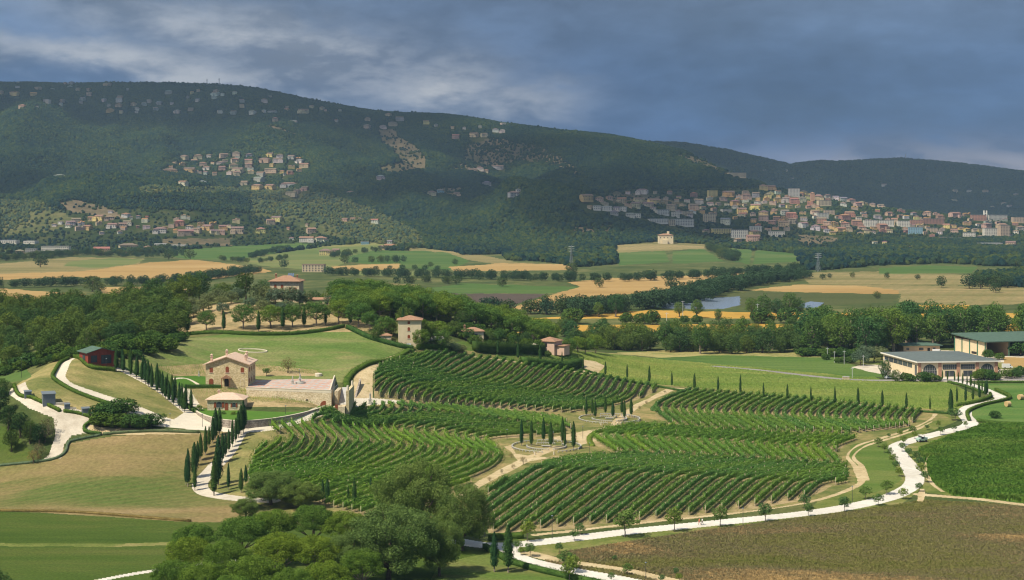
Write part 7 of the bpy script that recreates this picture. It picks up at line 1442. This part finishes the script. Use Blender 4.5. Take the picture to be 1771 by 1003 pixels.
def person(loc, lab, top, leg, skin, ph):
    for n_, c in (('top', top), ('leg', leg), ('skin', skin)): plain_mat('person_%s_%d' % (n_, ph), c, .85, .05, 5)
    plain_mat('person_hair_%d' % ph, (.05,.03,.02), .8, .1, 5)
    J = {'pel':(0,0,.95,.13),'sp':(0,.01,1.15,.125),'ch':(0,.0,1.35,.145),'nk':(0,0,1.50,.06),'hd':(0,-.01,1.60,.09),'cr':(0,0,1.70,.075)}
    s = 1 if ph == 0 else .75
    for q, d in ((-1, 1), (1, -1)):
        J['hip%d'%q] = (q*.10, 0, .90, .10); J['kn%d'%q] = (q*.10, -.16*d*s, .50, .065); J['an%d'%q] = (q*.10, -.16*d*s+.22*(d < 0)*s+.02, .10, .045); J['ft%d'%q] = (q*.10, -.16*d*s+.22*(d < 0)*s-.14, .04, .035)
        J['sh%d'%q] = (q*.19, 0, 1.42, .065); J['el%d'%q] = (q*.25, .12*d*s, 1.16, .045); J['wr%d'%q] = (q*.22, .12*d*s-.20*s, 1.08 if ph == 0 else .93, .032); J['ha%d'%q] = (q*.20, .12*d*s-.28*s, 1.10 if ph == 0 else .85, .035)
    E = [('pel','sp'),('sp','ch'),('ch','nk'),('nk','hd'),('hd','cr')]+[e for q in (-1, 1) for e in (('pel','hip%d'%q),('hip%d'%q,'kn%d'%q),('kn%d'%q,'an%d'%q),('an%d'%q,'ft%d'%q),('ch','sh%d'%q),('sh%d'%q,'el%d'%q),('el%d'%q,'wr%d'%q),('wr%d'%q,'ha%d'%q))]
    K = list(J); me = bpy.data.meshes.new('person'); me.from_pydata([J[k][:3] for k in K], [(K.index(a), K.index(b)) for a, b in E], [])
    for n_ in ('skin', 'top', 'leg'): me.materials.append(MATS['person_%s_%d' % (n_, ph)])
    o = link('person', me, None, loc, R(-70)); tag(o, lab, 'person')
    sk = o.modifiers.new('skin', 'SKIN'); me.skin_vertices[0].data[0].use_root = True
    for i, k in enumerate(K): me.skin_vertices[0].data[i].radius = (J[k][3],)*2
    o.modifiers.new('sub', 'SUBSURF').levels = 2; o.modifiers['sub'].render_levels = 2
    dg = bpy.context.evaluated_depsgraph_get(); ev = bpy.data.meshes.new_from_object(o.evaluated_get(dg)); o.modifiers.clear(); o.data = ev
    for n_ in ('skin', 'top', 'leg'):
        if MATS['person_%s_%d' % (n_, ph)].name not in [m.name for m in ev.materials if m]: ev.materials.append(MATS['person_%s_%d' % (n_, ph)])
    nm = [m.name for m in ev.materials]; ix = {n_: nm.index(MATS['person_%s_%d' % (n_, ph)].name) for n_ in ('skin', 'top', 'leg')}
    for p in ev.polygons:
        c = p.center; k = 'skin'
        if c.z > 1.0 and c.z < 1.47 and (abs(c.x) < .235 or c.z > 1.25): k = 'top'
        elif c.z <= 1.0 and abs(c.x) < .17 and c.z > (.55 if ph == 0 else .10): k = 'leg'
        elif c.z <= .10: k = 'leg'
        p.material_index = ix[k]; p.use_smooth = True
    h = MB(); h.lathe([(.085,1.63),(.105,1.68),(.10,1.74),(.06,1.79),(.01,1.80)], 10, 0, .02); h.build('hair', 'person_hair_%d' % ph, o)
# ------------------------------------------------------------------ build everything
def haze():
    z0, z1 = -42.0, 760.0; x = 5200.0
    me = MB().box(-x, x, -260, 9000, z0, z1).mesh('haze', [])
    m = bpy.data.materials.new('haze'); m.use_nodes = True; nt = m.node_tree; nt.nodes.clear()
    out = nd(nt, 'ShaderNodeOutputMaterial'); v = nd(nt, 'ShaderNodeVolumePrincipled'); v.inputs['Color'].default_value = (0.50, 0.74, 1.0, 1); v.inputs['Density'].default_value = HAZE
    nt.links.new(v.outputs[0], out.inputs['Volume']); me.materials.append(m)
    o = link('haze', me); o['kind'] = 'stuff'; o['label'] = 'thin blue haze over the valley'
HAZE = 4.6e-5
build_ground(); build_hills(); build_estate(); build_winery(); build_far_houses()
build_vines(); build_trees(); build_forest(); build_valley_trees(); build_hedges(); young_vines(); build_misc()

def shade_clouds():
    """Cloud deck added out of view to shade the hills, shaped by its shadow."""
    st = 70.0; xs = np.arange(-4600, 3300, st); ys = np.arange(1900, 7700, st); X, Y = np.meshgrid(xs, ys); zb = 1750.0
    k = (zb-250)/math.tan(SUN_EL); TX, TY = X+k*math.cos(SH_AZ), Y+k*math.sin(SH_AZ); px = CX+F*TX/TY
    def g(p, sp, y, sy): return np.exp(-((px-p)/sp)**2-((TY-y)/sy)**2)
    d = 0.42+1.0*fbm(X/900, Y/900, 41, 4)
    d = d - 0.9*sstep(3700, 3000, TY)*(1-.8*sstep(790, 900, px)*(1-sstep(1180, 1330, px))) - 0.75*g(130, 200, 4350, 420) - 0.6*g(420, 150, 4000, 260) - 0.6*g(1330, 340, 3400, 500) - .35*g(880, 110, 4400, 250) + .5*sstep(5400, 6000, TY)  # unseen deck thinned wherever its shadow should leave a slope sunlit
    d = d*sstep(-4600, -4100, X)*sstep(3300, 2900, X)*sstep(1900, 2100, Y)*sstep(7700, 7300, Y)
    top = zb+260*np.sqrt(np.clip(d, 0, 1))*(1+.5*fbm(X/260, Y/260, 63, 3)); bot = zb-70*np.sqrt(np.clip(d, 0, 1))*(1+.6*fbm(X/300, Y/300, 67, 3))
    n = X.shape[1]; N = X.size; V = np.concatenate([np.stack([X, Y, bot], -1).reshape(-1, 3), np.stack([X, Y, top], -1).reshape(-1, 3)])
    on = ((d[:-1, :-1] > 0) | (d[1:, :-1] > 0) | (d[:-1, 1:] > 0) | (d[1:, 1:] > 0)).ravel(); i = np.arange((X.shape[0]-1)*(n-1)); r = i//(n-1); c = i % (n-1)
    q = np.stack([r*n+c, r*n+c+1, (r+1)*n+c+1, (r+1)*n+c], 1)[on]
    m, nt, b = new_mat('cloud'); out = nt.nodes['Material Output']; b.inputs['Base Color'].default_value = (.82, .83, .86, 1); b.inputs['Roughness'].default_value = 1
    a = nd(nt, 'ShaderNodeAttribute'); a.attribute_name = 'thickness'; tr = nd(nt, 'ShaderNodeBsdfTransparent'); mx = nd(nt, 'ShaderNodeMixShader')
    nt.links.new(ramp_n(nt, a.outputs['Fac'], [(.0, 0.0), (.5, .62)], 'EASE'), mx.inputs[0]); nt.links.new(tr.outputs[0], mx.inputs[1]); nt.links.new(b.outputs[0], mx.inputs[2]); nt.links.new(mx.outputs[0], out.inputs[0])
    u, inv = np.unique(np.concatenate([q[:, ::-1], q+N]), return_inverse=True)
    me = mk_mesh('shade_clouds', V[u], [inv.reshape(-1, 4)], [MATS['cloud']], smooth=True); me.attributes.new('thickness', 'FLOAT', 'POINT').data.foreach_set('value', np.clip(np.concatenate([d.ravel()]*2)[u], 0, 1).astype(np.float32))
    o = link('shade_clouds', me); o['kind'] = 'stuff'; o['label'] = 'unseen broken cloud added above the hills to shade their slopes'
def tuft_crop(name, region, n, h, w, cols, lab, rows_=None, seed=1, clump=None):
    rng = np.random.default_rng(seed); p = np.array(region[2], float); gp = np.array([G(a, min(b, 1050), region[3]*.8, region[4]*1.1)[:2] for a, b in region[2]]); x0, y0 = gp.min(0); x1, y1 = gp.max(0); y0 = max(y0, 225); 
    X = rng.uniform(x0, x1, n*5); Y = rng.uniform(y0, y1, n*5)
    if rows_: a, sp = rows_; q = X*math.cos(a)+Y*math.sin(a); e = np.round(q/sp)*sp-q; X, Y = X+e*math.cos(a), Y+e*math.sin(a)
    Z = hz(X, Y); px, py = to_px(X, Y, Z); jx = 4*fbm(X/9, Y/9, 5, 2)
    k = in_poly(px+jx, py+jx*.4, region[2]) & (px > -30) & (px < 1800) & (py < 1015)
    if clump is not None: k &= fbm(X/6, Y/6, 23, 3) > clump
    i = np.clip(np.searchsorted(YR, Y)-1, 0, REGMAP.shape[0]-1); j = np.clip(np.searchsorted(UC, X/Y)-1, 0, REGMAP.shape[1]-1); k &= REGMAP[i, j] == REG.index(region)
    X, Y, Z = X[k][:n], Y[k][:n], Z[k][:n]; m = len(X); hh = h*rng.uniform(.6, 1.25, m)*(1+.5*fbm(X/12, Y/12, 31, 2))
    C = np.stack([X, Y, Z+hh*.5], 1); a = rng.uniform(0, 6.28, m); d = np.stack([np.cos(a), np.sin(a), 0*a], 1)*(w*rng.uniform(.6, 1.3, m))[:, None]*.5; u = np.stack([rng.normal(0, .25, m)*hh, rng.normal(0, .25, m)*hh, hh], 1)*.5
    V = np.stack([C-u-d*.5, C-u+d*.5, C+u*1.0+d, C+u*1.1-d], 1).reshape(-1, 3)
    o = link(name, mk_mesh(name, V, [qidx(m)], [MATS[cols]])); o['kind'] = 'stuff'; o['label'] = lab
def field_mat(name, stops, s1, s2, trans=.15):
    m, nt, b = new_mat(name); nt.nodes.remove(b); out = nt.nodes['Material Output']; tc = nd(nt, 'ShaderNodeTexCoord'); v = tc.outputs['Object']; mp = nd(nt, 'ShaderNodeMapping'); nt.links.new(v, mp.inputs[0]); mp.inputs['Scale'].default_value = (.35, 1, 1)
    s = math_n(nt, 'ADD', math_n(nt, 'MULTIPLY', noise_n(nt, mp.outputs[0], s1, 5, .6, .5), .65), math_n(nt, 'MULTIPLY', noise_n(nt, v, s2, 3, .7), .35)); c = ramp_n(nt, s, stops)
    d = nd(nt, 'ShaderNodeBsdfDiffuse'); nt.links.new(c, d.inputs[0]); t = nd(nt, 'ShaderNodeBsdfTranslucent'); nt.links.new(c, t.inputs[0]); mx = nd(nt, 'ShaderNodeMixShader'); mx.inputs[0].default_value = trans; nt.links.new(d.outputs[0], mx.inputs[1]); nt.links.new(t.outputs[0], mx.inputs[2]); nt.links.new(mx.outputs[0], out.inputs[0])
def crops():
    R_ = {r[1]: r for r in REG}
    field_mat('weed_tuft', [(.34, (.19,.22,.05)), (.44, (.30,.28,.10)), (.51, (.27,.24,.12)), (.57, (.42,.31,.15)), (.64, (.64,.46,.21))], .04, .9, .4)
    field_mat('maize_tuft', [(.36, (.085,.185,.026)), (.5, (.13,.25,.04)), (.64, (.24,.33,.07))], .06, 1.6, .35)
    field_mat('meadow_tuft', [(.36, (.28,.41,.09)), (.5, (.39,.48,.13)), (.64, (.60,.58,.20))], .04, .8, .5)
    tuft_crop('weedy_growth', R_['rough_field'], 220000, .42, .24, 'weed_tuft', 'tall dry weeds covering the brown field in front', None, 3)
    tuft_crop('maize_crop', R_['maize_field'], 80000, 1.2, .5, 'maize_tuft', 'green maize standing in rows beside the white road', (R(35), 1.5), 5)
    tuft_crop('meadow_growth', R_['meadow_grass'], 110000, .3, .35, 'meadow_tuft', 'uneven tall grass in the bright meadow', None, 7)
crops()
shade_clouds()
haze()
S.cycles.use_denoising = True; S.cycles.filter_width = 1.15
